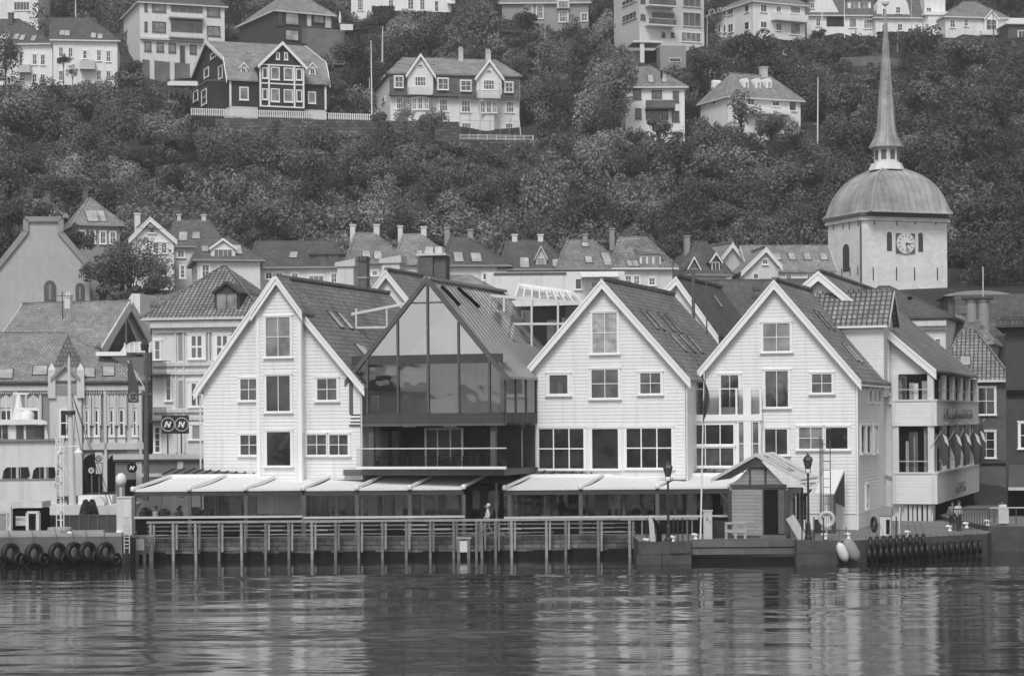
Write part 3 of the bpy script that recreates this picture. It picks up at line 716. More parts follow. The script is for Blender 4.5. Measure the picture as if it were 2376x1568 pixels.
    mb.box(ua-.2, ua+.2, -.1, g.D, za+.1, za+.26, 'zinc')
    g.planes['R'] = (a+Vector((0,0,.2)), n)
    g.roof = mb.build('roof', g.root)
    for (p, q) in (((1020, 668), (1063, 712)), ((1059, 672), (1108, 716))):   # open roof vents
        A = g.pp(*p, *g.planes['R']); B = g.pp(*q, *g.planes['R'])
        m2 = MB(); m2.bar(A+n*.15, B+n*.15, .14, .2, 'black', up=n); m2.build('roof_vent', g.roof)
    # ground storey: recessed dark glazing, white folding doors, posts
    wr = 3.2; zt = zl0-.14; z0 = g.z(1086, wr)
    mb = MB(); mb.box(-.2, W-.1, wr+3, wr+3.2, z0-4, zt, 'dark2'); mb.box(-.4, W+.1, -.3, wr+3.2, z0-.35, z0, 'dark3')
    for x in (866, 905, 935, 975, 1088, 1130, 1160):
        u = g.pf(x, 1030, wr)[0]; mb.box(u-.1, u+.1, wr-.06, wr+.06, z0, zt, 'dark')
    mb.box(-.2, W+.2, wr-.08, wr+.1, zt-.3, zt-.005, 'dark'); mb.build('ground_storey', g.root)
    mb = MB(); mb.quad((-.1, wr, z0), (W-.1, wr, z0), (W-.1, wr, zt), (-.1, wr, zt), 'clear'); mb.build('ground_glass', g.root)
    g.win(986, 992, 1076, 1086, 3, 1, plane=wr-.1, split=True, gm='glass', fw=.12, name='folding_door', sill=False)
    for x in (858, 1141):
        m2 = MB(); u, _ = g.pf(x, 1000); m2.box(u-.16, u+.16, .2, .5, z0, zt, 'dark3'); m2.build('post', g.root)
    for x in (951, 1044):
        m2 = MB(); u, zz = g.pf(x, 990, .5); m2.box(u-.38, u+.38, .45, .65, zz-.02, zz+.1, 'trim'); m2.box(u-.03, u+.03, .5, .56, zz+.1, zt, 'trim'); m2.build('heat_lamp', g.root)
    return z0, wr, zt
gz0, gwr, gzt = glass_building()
g.root['label'] = 'dark steel and glass gabled restaurant building between two white houses'
# balcony railing of glass before the restaurant's middle storey
bf = Fr('balcony_railing', 'glass balcony railing with pale handrail under the glass gable', 'railing', 827, 1086, YG-.6, TH)
mb = MB(); L = bf.pf(1175, 1084)[0]; zt = bf.pf(827, 1040)[1]; mb.box(0, L, -.03, .05, zt-.05, zt+.02, 'trim2'); mb.box(0, L, -.06, .08, -.05, .1, 'trim'); mb.build('handrail', bf.root)
for k in range(7):
    m2 = MB(); m2.box(L*k/7+.02, L*(k+1)/7-.02, 0, .015, .1, zt-.05, 'clear'); m2.build('glass_panel', bf.root)
# link block with balcony between the two right-hand white houses
lk = House('balcony_block', 'white glazed link block with a glass-railed balcony between two gabled houses', YH+1.2, TH, 1600, 1235, 1768, 5.5, cat='building', foot=2.5, n0=.03)
zt = lk.z(962); zt0 = lk.z(974); zr = lk.z(904)
mb = MB(); mb.box(0, lk.W, .04, lk.D, -2.5, zt-.4, 'white'); mb.box(-.05, lk.W+.06, -.1, lk.D, zt-.4, zt, 'trim'); mb.build('wall', lk.root)
lk.win(1603, 982, 1706, 1033, 3, 1, gm='glassd', fw=.09, plane=.04); lk.win(1603, 1036, 1706, 1083, 3, 1, gm='glass', fw=.09, plane=.04); lk.win(1712, 976, 1764, 1082, 3, 2, gm='glassl', fw=.08, plane=.04)
mb = MB()
for x in (1602, 1671, 1709, 1727, 1765):
    u = lk.pf(x, 930)[0]; mb.box(u-.06, u+.06, -.06, .05, zt, zr, 'trim')
mb.box(lk.pf(1727, 930)[0]-.05, lk.pf(1743, 930)[0], -.07, .06, zt0-3.2, zr+.02, 'trim')
mb.box(0, lk.W, -.05, .04, zr, zr+.06, 'trim'); mb.build('railing', lk.root)
mb = MB(); mb.quad((0, 0, zt), (lk.W, 0, zt), (lk.W, 0, zr), (0, 0, zr), 'clear'); mb.build('railing_glass', lk.root)

for h in (h1, h3):
    for a_, b_, c_ in ((-.22, -.10, h.zl-.55), (h.W+.06, h.W+.18, h.zr-.55)):
        mb = MB(); mb.tube([((a_+b_)/2, -.12, -.6), ((a_+b_)/2, -.12, c_)], .06, 'trim2', 8); mb.lathe([(.07, 0), (.2, .35), (.2, .45)], 'trim2', ((a_+b_)/2, -.12, c_), 8); mb.build('drainpipe', h.root)
# ------------------------------------------------------------------ glazed terraces with cloth awnings
DV = Vector((math.sin(TH), math.cos(TH), 0))
def terrace(label, Y, xl, xr, posts, yb_top, yb_bot, back, y_back, depth=4.9, ydeck=1243, side_open=False, ledge=12):
    f = Fr('terrace_pavilion', label, 'terrace', xl, ydeck, Y, 0)
    def X(px, y=1150): return f.pf(px, y)[0]
    zt = f.pf((xl+xr)/2, yb_top)[1]; zb = f.pf((xl+xr)/2, yb_bot)[1]; dv = DV*depth
    L = X(xr)
    zk = f.pp(back, y_back, (0, dv.y, 0), (0, 1, 0)).z
    zs0 = f.pf(xl, 1203)[1]; zs1 = f.pf(xl, 1198)[1]
    mb = MB(); mb.box(0, L, -.08, .1, zb, zt, 'dark2')
    mb.bar(Vector((0, 0, zt-.06))+dv*.02, Vector((dv.x, dv.y, zk-.12)), .12, .14, 'dark2'); mb.box(dv.x, L+dv.x, dv.y, dv.y+.15, zb, zk-.1, 'dark2'); mb.build('beam', f.root)
    xs = [X(p) for p in posts]
    for x in xs:
        m2 = MB(); m2.box(x-.11, x+.11, -.1, .12, -.1, zb-.003, 'dark3'); m2.build('post', f.root)
    mb = MB(); mb.box(0, xs[-1], -.04, .06, 0, zs0, 'black'); mb.build('parapet', f.root)
    mb = MB(); mb.box(-.05, xs[-1]+.05, -.14, .1, zs0, zs1, 'pale'); mb.build('sill', f.root)
    for a, b in zip(xs[:-1], xs[1:]):
        m2 = MB(); m2.quad((a+.11, 0, zs1), (b-.11, 0, zs1), (b-.11, 0, zb), (a+.11, 0, zb), 'clear')
        m2.box((a+b)/2-.025, (a+b)/2+.025, -.02, .02, zs1, zb, 'dark2'); m2.build('glass_panel', f.root)
    m2 = MB(); m2.quad((0, 0, zs1), tuple(Vector((dv.x, dv.y, zs1))), (dv.x, dv.y, zb), (0, 0, zb), 'clear'); m2.build('glass_panel', f.root)
    # cloth sheets between the guide rails
    ends = [0]+xs[1:]
    if xs[-1] < L-.3: ends.append(L)
    for a, b in zip(ends[:-1], ends[1:]):
        p = [Vector((a+.07, -.12, zt+.04)), Vector((b-.07, -.12, zt+.04)), Vector((b-.07, -.12, zt+.04))+dv+Vector((0, 0, zk-zt-.04)), Vector((a+.07, -.12, zt+.04))+dv+Vector((0, 0, zk-zt-.04))]
        m2 = MB(); n = 5; q = []
        for j in range(n+1):
            t = j/n; s = Vector((0, 0, -.10*math.sin(math.pi*t))); q += [p[0].lerp(p[3], t)+s, p[1].lerp(p[2], t)+s]
        m2.add(q, [(2*j, 2*j+1, 2*j+3, 2*j+2) for j in range(n)], 'cloth')
        m2.quad(p[0], p[1], p[1]-Vector((0,.01,.12)), p[0]-Vector((0,.01,.12)), 'cloth'); m2.build('awning', f.root)
    for a in ends:
        s = Vector((a, -.1, zt+.1)); e = s+dv+Vector((0, 0, zk-zt))
        m2 = MB(); m2.bar(s, e, .13, .16, 'trim'); m2.lathe([(.12, -.12), (.15, -.05), (.15, .08), (.08, .16)], 'trim', (a, -.14, zt+.08), 10); m2.build('guide_rail', f.root)
    m2 = MB(); a = Vector((0, 0, zk+.05))+dv; m2.bar(a, a+Vector((L, 0, 0)), .3, .26, 'trim'); m2.build('awning_case', f.root)
    # lead-seamed ledge roof behind the awnings
    m2 = MB(); z2 = zk+ledge/F*132; a = dv+Vector((-.6, .2, zk+.16)); b = a+DV*1.6+Vector((0, 0, z2-zk)); LL = Vector((L+1.0, 0, 0))
    m2.prism([a, a+LL, a+LL+Vector((0,0,-.1)), a+Vector((0,0,-.1))], DV*1.6+Vector((0,0,z2-zk)), 'zinc', 'dark3')
    k = 0.0
    while k < L+.8:
        s = a+Vector((k, 0, .03)); m2.bar(s, s+DV*1.6+Vector((0, 0, z2-zk)), .1, .09, 'dark2'); k += .62
    m2.build('ledge_roof', f.root)
    return f, zb, zs1
tA, _, _ = terrace('leftmost glazed terrace with white cloth awnings, before the white house with the bay', 127.4, 310, 703, [310, 440, 571, 703], 1136, 1149, 406, 1107)
tB, _, _ = terrace('glazed terrace with white cloth awnings under the glass gable', 127.2, 706, 1076, [706, 828, 951, 1076], 1134, 1148, 800, 1102)
tC, _, _ = terrace('glazed terrace with white cloth awnings before the wide white house', 127.3, 1172, 1692, [1182, 1347, 1525, 1692], 1132, 1146, 1208, 1107)
# ground floors behind the terraces: shop glazing darkened to stand in for interior shade, pale curtains and columns
def shopfront(h, px0, px1, y0, y1, w, seed):
    rs = random.Random(seed); u0 = h.pf(px0, 1150, w)[0]; u1 = h.pf(px1, 1150, w)[0]; z1 = h.pf(px0, y0, w)[1]; z0 = h.pf(px0, y1, w)[1]
    mb = MB(); mb.box(u0, u1, w, w+.06, z0-.3, z1, 'glassd')
    u = u0
    while u < u1-.3:
        ww = rs.choice((.12, .2, .5, .8)); key = rs.choice(('dark2', 'white3', 'pale', 'mid', 'dark', 'black', 'mid')); mb.box(u, min(u+ww, u1), w-.04-.01*rs.random(), w, z0-.3, z1-rs.choice((0, 0, .4)), key); u += ww+rs.choice((.2, .5, .9))
    mb.box(u0, u1, w-.08, w-.005, z1-.2, z1, 'dark2'); mb.build('shopfront', h.root)
shopfront(h1, 474, 852, 1112, 1243, -.12, 1); shopfront(h3, 1222, 1592, 1112, 1243, -.12, 2); shopfront(lk, 1601, 1767, 1112, 1243, -.1, 3)
shopfront(g, 830, 1200, 1112, 1243, 2.6, 4)
# ------------------------------------------------------------------ timber railing on piles before the stone quay
def timber_railing():
    Y = 125.4; f = Fr('timber_railing', 'long weathered timber railing on piles in front of the stone quay', 'railing', 335, 1245, Y, 0)
    def xz(px, y): return f.pf(px, y)
    zr = [xz(900, y)[1] for y in (1210, 1219, 1229, 1239)]
    x0, x1 = xz(340, 1210)[0], xz(1620, 1210)[0]
    mb = MB(); n = 14
    for k in range(n):
        a = x0+(x1-x0)*k/n; b = x0+(x1-x0)*(k+1)/n; mb.box(a+.01, b-.01, -.12, .1, zr[0]+rs.uniform(-.02, .02), zr[0]+.13, 'woodpale')
    mb.build('handrail', f.root)
    pairs = [349, 402, 455, 508, 561, 616, 670, 724, 778, 832, 887, 942, 998, 1052, 1105, 1118, 1150, 1187, 1268, 1312, 1388, 1461]
    for j, z in enumerate(zr[1:]):
        m2 = MB(); xe = xz(1475, 1210)[0]; k = 0; a = x0
        while a < xe:
            b = min(a+1.37+rs.uniform(-.1, .1), xe)
            if not (j == 2 and k % 7 == 3): m2.box(a+.02, b-.02, .0, .06, z+rs.uniform(-.03, .03), z+.075, rs.choice(('woodpale', 'wood', 'wood')))
            a = b; k += 1
        m2.build('rail', f.root)
    for k, p in enumerate(pairs):
        x = xz(p, 1250)[0]; lean = rs.uniform(-.04, .04)
        m2 = MB(); m2.bar((x+lean, -.02, zr[0]-.02), (x, -.02, -2.2), .15, .17, rs.choice(('wood', 'woodpale', 'wood')), up=(0, 1, 0)); m2.build('pile', f.root)
        m2 = MB(); m2.bar((x+.21, .02, zr[0]-.02), (x+.19, .05, xz(p, 1275+rs.uniform(-4, 6))[1]), .12, .12, rs.choice(('wood', 'woodpale')), up=(0, 1, 0)); m2.build('post', f.root)
    for p in (1490, 1512, 1595, 1606):
        x = xz(p, 1250)[0]; m2 = MB(); m2.box(x-.05, x+.05, -.05, .05, -1.2, zr[0]-.003, 'wood'); m2.build('post', f.root)
timber_railing()
def pile_group(label, pxs, ytop, sign=True):
    f = Fr('mooring_piles', label, 'mooring', pxs[0], 1250, 124.8, 0)
    for p in pxs:
        x, z = f.pf(p, ytop); m2 = MB(); m2.box(x-.09, x+.09, -.09, .09, -3, z, 'wood'); m2.build('pile', f.root)
    a, z = f.pf(pxs[0], ytop); b = f.pf(pxs[-1], ytop)[0]
    m2 = MB(); m2.box(a-.15, b+.15, -.12, .12, z+.003, z+.12, 'woodpale'); m2.build('cap_beam', f.root)
    m2 = MB(); c = (a+b)/2; m2.box(c-.22, c+.22, -.14, -.1, z-.75, z-.1, 'trim2'); m2.build('notice_board', f.root)
pile_group('short mooring piles with a pale board between them, under the awning step', (1064, 1087), 1250)
pile_group('short mooring piles with a small pale board by the white cabinet', (300, 318, 335, 352), 1246)
# ladder at the corner by the cabinet
def ladder(name, label, px0, px1, yt, yb, Y, n, key='steel', r=.025):
    f = Fr(name, label, 'ladder', px0, yb, Y, 0); a, zt = f.pf(px0, yt); b, _ = f.pf(px1, yt)
    for x in (a, b):
        m2 = MB(); m2.tube([(x, 0, -.2), (x, 0, zt)], r*1.3, key, 6); m2.build('side_rail', f.root)
    for k in range(n):
        z = zt*(k+.5)/n; m2 = MB(); m2.tube([(a, 0, z), (b, 0, z)], r, key, 6); m2.build('rung', f.root)
    return f
ladder('ladder', 'pale ladder down to the water by the white cabinet', 288, 300, 1216, 1275, 121.6, 7, 'pale')
# ------------------------------------------------------------------ small wooden hut on the quay
def hut():
    h = House('quay_hut', 'small pale boarded hut with dark corner posts and an open door on the granite quay', 122.6, TH, 1692, 1246, 1830, 4.2, cat='hut', foot=.1, wall='planks', n0=.03)
    W, D = h.W, h.D; ze = h.z(1135); zc = h.z(1108); ua, za = h.pf(1758, 1056)
    mb = MB(); mb.prism([(0,0,-.1),(.05,0,-.1),(W-.05,0,-.1),(W,0,-.1),(W,0,ze),(ua,0,za-.15),(0,0,ze)], (0, .1, 0), 'planks')
    mb.box(0, .1, .1, D, -.1, ze, 'planks'); mb.box(W-.1, W, .1, D, -.1, ze, 'planks'); mb.box(.1, W-.1, D-.1, D, -.1, ze, 'planks'); h_w = mb.build('wall', h.root)
    mb = MB(); sl = (za-h.pf(1650, 1116, -.5)[1])/(ua-h.pf(1650, 1116, -.5)[0]); t = Vector((0,0,.12)); dv = Vector((0, D+.9, 0)); ov = ua-h.pf(1650, 1116, -.5)[0]
    a = Vector((ua, -.5, za)); e0 = Vector((ua-ov, -.5, za-sl*ov)); e1 = Vector((ua+ov, -.5, za-sl*ov))
    mb.prism([e0, a, a+t, e0+t], dv, 'sheet', 'sheet'); mb.prism([a, e1, e1+t, a+t], dv, 'sheet', 'sheet'); h.roof = mb.build('roof', h.root)
    n = Vector((sl, 0, 1)).normalized()
    P = lambda f, y, l=.135: Vector((ua+ov*f, -.5+y*(D+.9), za-sl*ov*f))+Vector((0,0,l))
    mb = MB(); mb.add([P(.1,.12), P(.72,.1), P(.72,.42), P(.34,.36), P(.1,.34)], [(0,1,2,3,4)], 'mid'); mb.add([P(.22,.14,.142), P(.62,.18,.142), P(.6,.28,.142), P(.2,.24,.142)], [(0,1,2,3)], 'trim'); mb.build('roof_panel', h.roof)
    ang = math.atan(sl)
    for body, f, y, sz in (('TAXI', .34, .62, .8), ('BOAT', .62, .66, .4), ('FERRY', .82, .6, .35)):
        text_mesh(body, sz, 'mid', 'lettering', h.roof, P(f, y, .14), (0, ang, R(0)), .003)
    mb = MB()
    for (p, q) in ((e0, a), (a, e1)):
        mb.prism([p+Vector((0,-.06,.13)), q+Vector((0,-.06,.13)), q+Vector((0,-.06,-.06)), p+Vector((0,-.06,-.06))], (0, .055, 0), 'pale')
    mb.build('bargeboard', h.root)
    mb = MB()
    for u in (-.06, W-.16): mb.box(u, u+.22, -.06, .08, -.1, ze-.02, 'dark2')
    m3 = MB(); m3.box(W-.1, W+.06, D-.2, D+.02, -.1, ze-.02, 'dark2'); m3.build('corner_post', h.root); mb.box(.16, W-.16, -.05, .0, zc-.62, zc-.4, 'dark2')
    zb2 = zc-.4
    for f in (.36, .62): mb.box(W*f-.06, W*f+.06, -.045, .0, zb2, za-.5-abs(W*f-ua)*sl, 'dark2')
    mb.box(W*.36, W*.62, -.043, .0, zb2+.9, zb2+1.0, 'dark2'); mb.box(.16, W-.3, -.04, 0, -.1, .12, 'dark2')
    for u, s in ((0, -1), (W, 1)):
        for y in (-.05, D-.1): m3 = MB(); m3.bar((u+s*.02, y, ze-.7), (u+s*.55, y, ze-.12), .1, .1, 'dark2'); m3.build('eave_brace', h.root)
    mb.build('timber_frame', h.root)
    u0, z1 = h.pf(1772, 1135); u1, z0 = h.pf(1822, 1240)
    mb = MB(); mb.box(u0, u1, -.02, -.004, z0, z1, 'black'); mb.box(u0-.08, u0, -.06, .0, z0, z1+.1, 'dark3'); mb.box(u1, u1+.06, -.06, 0, z0, z1+.1, 'dark3'); mb.box(u0-.12, u1+.1, -.08, 0, z1+.1, z1+.3, 'dark2'); d = mb.build('doorway', h.root)  # black sheet stands in for the dark inside of the hut
    mb = MB(); mb.box(u1-.38, u1-.02, -.07, -.024, z0+.05, z1-.02, 'dark3'); mb.build('door', h.root)
    mb = MB(); mb.box(u0-.1, u1+.2, -.75, -.07, -.12, .16, 'granite2'); mb.build('step', h.root)
    for x in (1840, 1857): h.win(x, 1144, x+11, 1205, 1, 1, face='R', gm='glassd', fm='dark2', sill=False)
hut()
# ------------------------------------------------------------------ quay furniture
def lamp(label, px, yb, yt, Y):
    f = Fr('street_lamp', label, 'street lamp', px, yb, Y, 0, group='old lantern lamps on the quay'); H = f.pf(px, yt)[1]
    m2 = MB(); m2.lathe([(.22, 0), (.22, .18), (.13, .3), (.12, .9), (.075, 1.0), (.055, H-1.25), (.09, H-1.2), (.05, H-1.12)], 'iron', n=10); m2.build('post', f.root, smooth=False)
    m2 = MB(); m2.tube([(-.42, 0, H-1.7), (.42, 0, H-1.7)], .03, 'iron', 6); m2.tube([(-.28, 0, H-1.7), (0, 0, H-1.95), (.28, 0, H-1.7)], .02, 'iron', 6); m2.build('ladder_bar', f.root)
    m2 = MB(); z = H-1.1
    for s in (-1, 1): m2.tube([(s*.04, 0, z-.05), (s*.16, 0, z+.05), (s*.13, 0, z+.2)], .02, 'iron', 6)
    m2.lathe([(.15, z+.2), (.26, z+.68)], 'dark2', n=6); m2.lathe([(.3, z+.68), (.2, z+.86), (.1, z+.95), (.05, z+1.02), (.03, z+1.1), (.0, z+1.1)], 'iron', n=6); m2.build('lantern', f.root)
lamp('dark old lantern lamp before the wide white house', 1551, 1258, 1068, 119.6); lamp('dark old lantern lamp at the right corner of the quay hut', 1876, 1252, 1050, 119.4)
def flag_pole(label, px0, yb, px1, yt, Y, r=.05, cat='flagpole', name='flagpole', key='trim', base=True):
    f = Fr(name, label, cat, px0, yb, Y, 0); x, z = f.pf(px1, yt)
    m2 = MB(); m2.tube([(0, 0, -.3), (x*.5, 0, z*.5), (x, 0, z)], [r, r*.85, r*.5], key, 8); m2.lathe([(.02, 0), (r*1.1, .03), (r*1.1, .08), (.01, .13)], key, (x, 0, z), 8); m2.build('pole', f.root)
    return f, x, z
fp, fx, fz = flag_pole('tall white flagpole on the quay left of the hut, its dark flag hanging limp', 1625, 1250, 1634, 862, 121.5)
m2 = MB(); vs = []; n = 14     # limp flag: folded column of cloth
for j in range(n+1):
    t = j/n; z = fz-.25-2.45*t; wd = .40*math.sin(math.pi*min(1, t*1.1+.03))**.6*(1-.25*t)
    for i in range(7):
        s = i/6; vs.append((fx-.004*0-.05+ (s-.25)*wd+.05*math.sin(5*t), -.05+.16*math.sin(s*9+t*3)*(.4+t), z-.35*s))
m2.add(vs, [(j*7+i, j*7+i+1, (j+1)*7+i+1, (j+1)*7+i) for j in range(n) for i in range(6)], 'canvas'); fo = m2.build('limp_flag', smooth=True, loc=fp.O); tag(fo, 'dark limp flag with a pale emblem hanging on the white quay flagpole', 'flag')
def simple(name, label, cat, px, py, Y, yaw, fn, group=None):
    f = Fr(name, label, cat, px, py, Y, yaw, group); fn(f); return f
def pallet(f):
    for (y, nm) in ((0, 'face_boards'), (.14, 'back_boards')):
        m2 = MB()
        for z in (0, .5, .98): m2.box(-.6, .6, y, y+.022, z, z+.13+(.06 if z == .5 else 0), 'woodpale')
        o = m2.build(nm, f.root)
    m2 = MB()
    for x in (-.6, -.07, .46): m2.box(x, x+.14, .024, .138, .02, 1.1, 'woodpale')
    m2.build('bearers', f.root); f.root.rotation_euler[0] = R(-10)
simple('pallet', 'pale wooden pallet leaning by the hut wall', 'pallet', 1707, 1256, 121.0, TH*.3, pallet)
def cabinet(f, w, d, h, key, pitched=False):
    m2 = MB(); m2.box(0, w, 0, d, 0, h, key); m2.box(-.04, w+.04, -.04, d+.04, h+.002, h+.07, key); m2.build('body', f.root)
    m2 = MB(); m2.box(.05, w-.05, -.015, -.002, .1, h-.08, key); m2.box(w*.72, w*.78, -.04, -.017, h*.55, h*.68, 'iron'); m2.build('door', f.root)
simple('power_pedestal', 'narrow pale grey power pedestal beside the white flagpole', 'pedestal', 1633, 1250, 121.2, 0, lambda f: (cabinet(f, .48, .4, 1.55, 'pale'), text_mesh('8', .2, 'iron', 'number', f.root, (.2, -.02, 1.1), (R(90), 0, 0))))
def bin_(f):
    m2 = MB(); m2.prism([(0,0,0),(.75,0,0),(.82,0,1.05),(-.05,0,1.05)], (0,.6,0), 'dark'); m2.build('body', f.root)
    m2 = MB(); m2.prism([(-.08,-.05,1.053),(.86,-.05,1.053),(.8,-.05,1.14),(0,-.05,1.2)], (0,.72,0), 'black'); m2.build('lid', f.root)
simple('waste_bin', 'dark wheeled waste bin between the power pedestal and the hut', 'bin', 1652, 1248, 122.3, 0, bin_)
def bollard(f):
    m2 = MB(); m2.lathe([(.2, 0), (.17, .06), (.12, .12), (.12, .28), (.2, .36), (.2, .46), (.1, .5)], 'trim', n=12); m2.tube([(-.05, 0, .4), (-.3, 0, .44), (-.36, 0, .36)], [.14, .1, .05], 'trim', 8); m2.build('bollard_body', f.root); f.root.scale = (.62,)*3
BP = [(1502, 1262, 119.5, 'beside the sloping white mooring post'), (1562, 1256, 119.6, 'under the lantern lamp'), (1614, 1250, 120.8, 'at the foot of the white flagpole'), (1915, 1250, 118.9, 'under the lifebuoy stand'), (1969, 1249, 118.9, 'above the grey round fenders'), (2108, 1244, 121.5, 'before the folding glass doors'),
      (2204, 1231, 123.4, 'before the narrow white door pier'), (2243, 1224, 124.0, 'under the gallery corner post'), (2292, 1218, 125.3, 'at the far right end of the tyre wall'), (279, 1244, 122.3, 'beside the tall white cabinet'), (165, 1246, 122.3, 'at the end of the pale kerb by the round concrete base')]
for px, py, Y, where in BP: simple('bollard', 'small white mooring bollard '+where, 'bollard', px, py, Y, 0, bollard, 'white mooring bollards along the quay edge')
def mooring_post(f):
    m2 = MB(); m2.bar((0, 0, 0), (-.1, 0, 1.62), .28, .22, 'pale'); m2.build('post', f.root)
    m2 = MB()
    for k in range(5): m2.tube([(.0+.06*k, -.14, 1.5-.06*k), (.22+.06*k, -.2, .8), (.2+.06*k, -.16, .1)], .035, 'black', 6)
    m2.build('hanging_ropes', f.root)
simple('mooring_post', 'leaning white post hung with black ropes on the rough granite corner', 'post', 1515, 1263, 119.4, 0, mooring_post)
for k, (px, y0, y1, Y) in enumerate(((1501, 1262, 1205, 119.6), (1563, 1260, 1205, 119.7), (1573, 1260, 1206, 119.8), (1584, 1259, 1204, 119.8), (1597, 1258, 1207, 119.8), (1861, 1254, 1199, 119), (1870, 1254, 1199, 119.3), (1889, 1252, 1202, 119.1), (1911, 1254, 1203, 118.8))):
    f = Fr('iron_stake', 'thin dark iron stake standing on the quay edge', 'stake', px, y0, Y, 0, 'thin iron stakes on the quay edge'); f.root['label'] = ('thin dark iron stake near the leaning white post', 'thin dark iron stake right beside the first lantern lamp', 'thin dark iron stake, second to the right of the first lantern lamp', 'thin dark iron stake, third to the right of the first lantern lamp', 'thin dark iron stake on the right edge of the rough granite corner', 'thin dark iron stake by the leaning board at the hut', 'thin dark iron stake just left of the second lantern lamp', 'thin dark iron stake just right of the second lantern lamp', 'thin dark iron stake in front of the lifebuoy')[k]
    m2 = MB(); m2.tube([(0, 0, -.05), (.0, 0, f.pf(px, y1)[1])], .035, 'iron', 6); m2.lathe([(.035, 0), (.055, .04), (.0, .1)], 'iron', (0, 0, f.pf(px, y1)[1]), 6); m2.build('rod', f.root)
def lifebuoy(f):
    m2 = MB(); m2.torus((0, 0, 1.1), (.25, 1, .1), .38, .105, 'pale', 24, 10); m2.build('ring', f.root, smooth=True)
    m2 = MB(); m2.tube([(0, .12, 0), (0, .12, 1.9)], .045, 'trim2', 8); m2.box(-.28, .28, .1, .14, .5, 1.5, 'trim2'); m2.build('stand', f.root)
    m2 = MB()
    for k in range(4): m2.tube([(-.2+.1*k, -.08, 1.3), (-.24+.13*k, -.1, .8), (-.2+.1*k, -.08, .6)], .03, 'trim', 5)
    m2.build('rope_coil', f.root)
simple('lifebuoy', 'pale ring lifebuoy with rope on its post beside the hut', 'lifebuoy', 1919, 1250, 119.6, 0, lifebuoy)
ladder('mooring_ladder', 'thin tall steel ladder mast behind the lifebuoy', 1909, 1926, 1020, 1200, 120.2, 9, 'dark3', .02)
ladder('mooring_ladder', 'thin steel ladder beside the second lantern lamp', 1902, 1905, 1012, 1180, 120.6, 1, 'dark3', .02)
def board(f):
    m2 = MB(); m2.bar((0, 0, 0.02), (-.75, 0, 1.3), .5, .05, 'pale', up=(0, 1, 0)); m2.bar((-.72, .05, 0), (-.75, .05, 1.25), .05, .05, 'dark2'); m2.build('board', f.root)
simple('leaning_board', 'pale board propped at an angle against the right side of the hut', 'board', 1864, 1252, 120.6, 0, board)
def fender(f, L, r, lean, key):
    m2 = MB(); a = Vector((lean, 0, L)); d = a.normalized(); pr = [(0.0, .05), (.04, .3), (.14, .75), (.3, 1), (.5, 1.02), (.72, .98), (.88, .7), (.97, .3), (1, .1)]
    m2.tube([d*(L*t) for t, _ in pr], [max(r*q, .02) for _, q in pr], key, 14); m2.build('float', f.root, smooth=True)
    m2 = MB(); m2.tube([d*L, d*L+Vector((.1, .3, .6))], .03, 'wood2', 5); m2.build('rope', f.root)
simple('fender', 'long pale mooring fender hanging at the granite corner', 'fender', 1964, 1303, 117.7, 0, lambda f: fender(f, 1.15, .27, -.45, 'cream'), 'mooring fenders at the granite corner')
simple('fender', 'bigger two-toned grey mooring fender behind the pale one', 'fender', 1990, 1303, 118.0, 0, lambda f: fender(f, 1.45, .36, -.75, 'mid'), 'mooring fenders at the granite corner')
# tyres hung along both quays
def tyre_proto():
    m2 = MB(); n = 26; prof = [(.33, -.11), (.40, -.15), (.54, -.15), (.60, -.11), (.615, 0), (.60, .11), (.54, .15), (.40, .15), (.33, .11), (.35, 0)]
    vs = []; fs = []; k = len(prof)
    for i in range(n):
        t = 2*math.pi*i/n
        for (r, y) in prof: vs.append((r*math.cos(t), y, r*math.sin(t)))
    for i in range(n):
        for j in range(k): fs.append((i*k+j, i*k+(j+1) % k, ((i+1) % n)*k+(j+1) % k, ((i+1) % n)*k+j))
    m2.add(vs, fs, 'rubber'); o = m2.build('tyre', smooth=True)
    m3 = MB(); m3.tube([(0, 0, .5), (.02, .1, 1.0), (0, .25, 1.45)], .02, 'wood2', 5); m3.build('hanging_chain', o); return o
ty = tyre_proto(); first = True
def hang(px, py, Y, s, yaw, label, group, rub=None):
    global first
    o = ty if first else copy_tree(ty); first = False
    o.location = at(px, py, Y); o.scale = (s,)*3; o.rotation_euler = (0, 0, yaw); tag(o, label, 'tyre', group)
LT = [(24, 1283, 1), (79, 1284, 1), (133, 1282, 1), (172, 1281, 1), (203, 1280, 1), (245, 1281, 1), (3, 1304, .62), (46, 1298, .7), (58, 1301, .66), (102, 1297, .64), (154, 1296, .64), (226, 1291, .66), (269, 1296, .62)]
LL_ = ['second big tyre from the frame edge', 'big tyre under the grey fuel kiosk', 'big tyre under the round concrete base', 'big tyre at the left of a touching pair', 'big tyre at the right of a touching pair', 'last big tyre beside the rusty quay end',
       'small tyre cut by the frame edge', 'small tyre half behind another one', 'small tyre overlapping a twin behind it', 'small tyre left of the concrete base', 'small tyre right under the concrete base', 'small tyre between two big ones near the quay end', 'small tyre lowest by the rusty quay end']
for (px, py, s), lb in zip(LT, LL_): hang(px, py, 121.55, s*.98, R(52), 'black '+lb+' on the concrete quay', 'black tyres hung along the concrete quay on the left')
for k in range(20):
    t = k/19; px = 2016+(2274-2016)*t; Y = 119.0+(124.6-119.0)*t; q = proj((at(px, 1250, Y).x, Y, .42))
    hang(px, q[1]-3*t, Y-.28, .72-.05*(k % 2), R(82), 'worn black tyre in the long row on the right-hand quay', 'black tyres in a row on the right-hand quay')
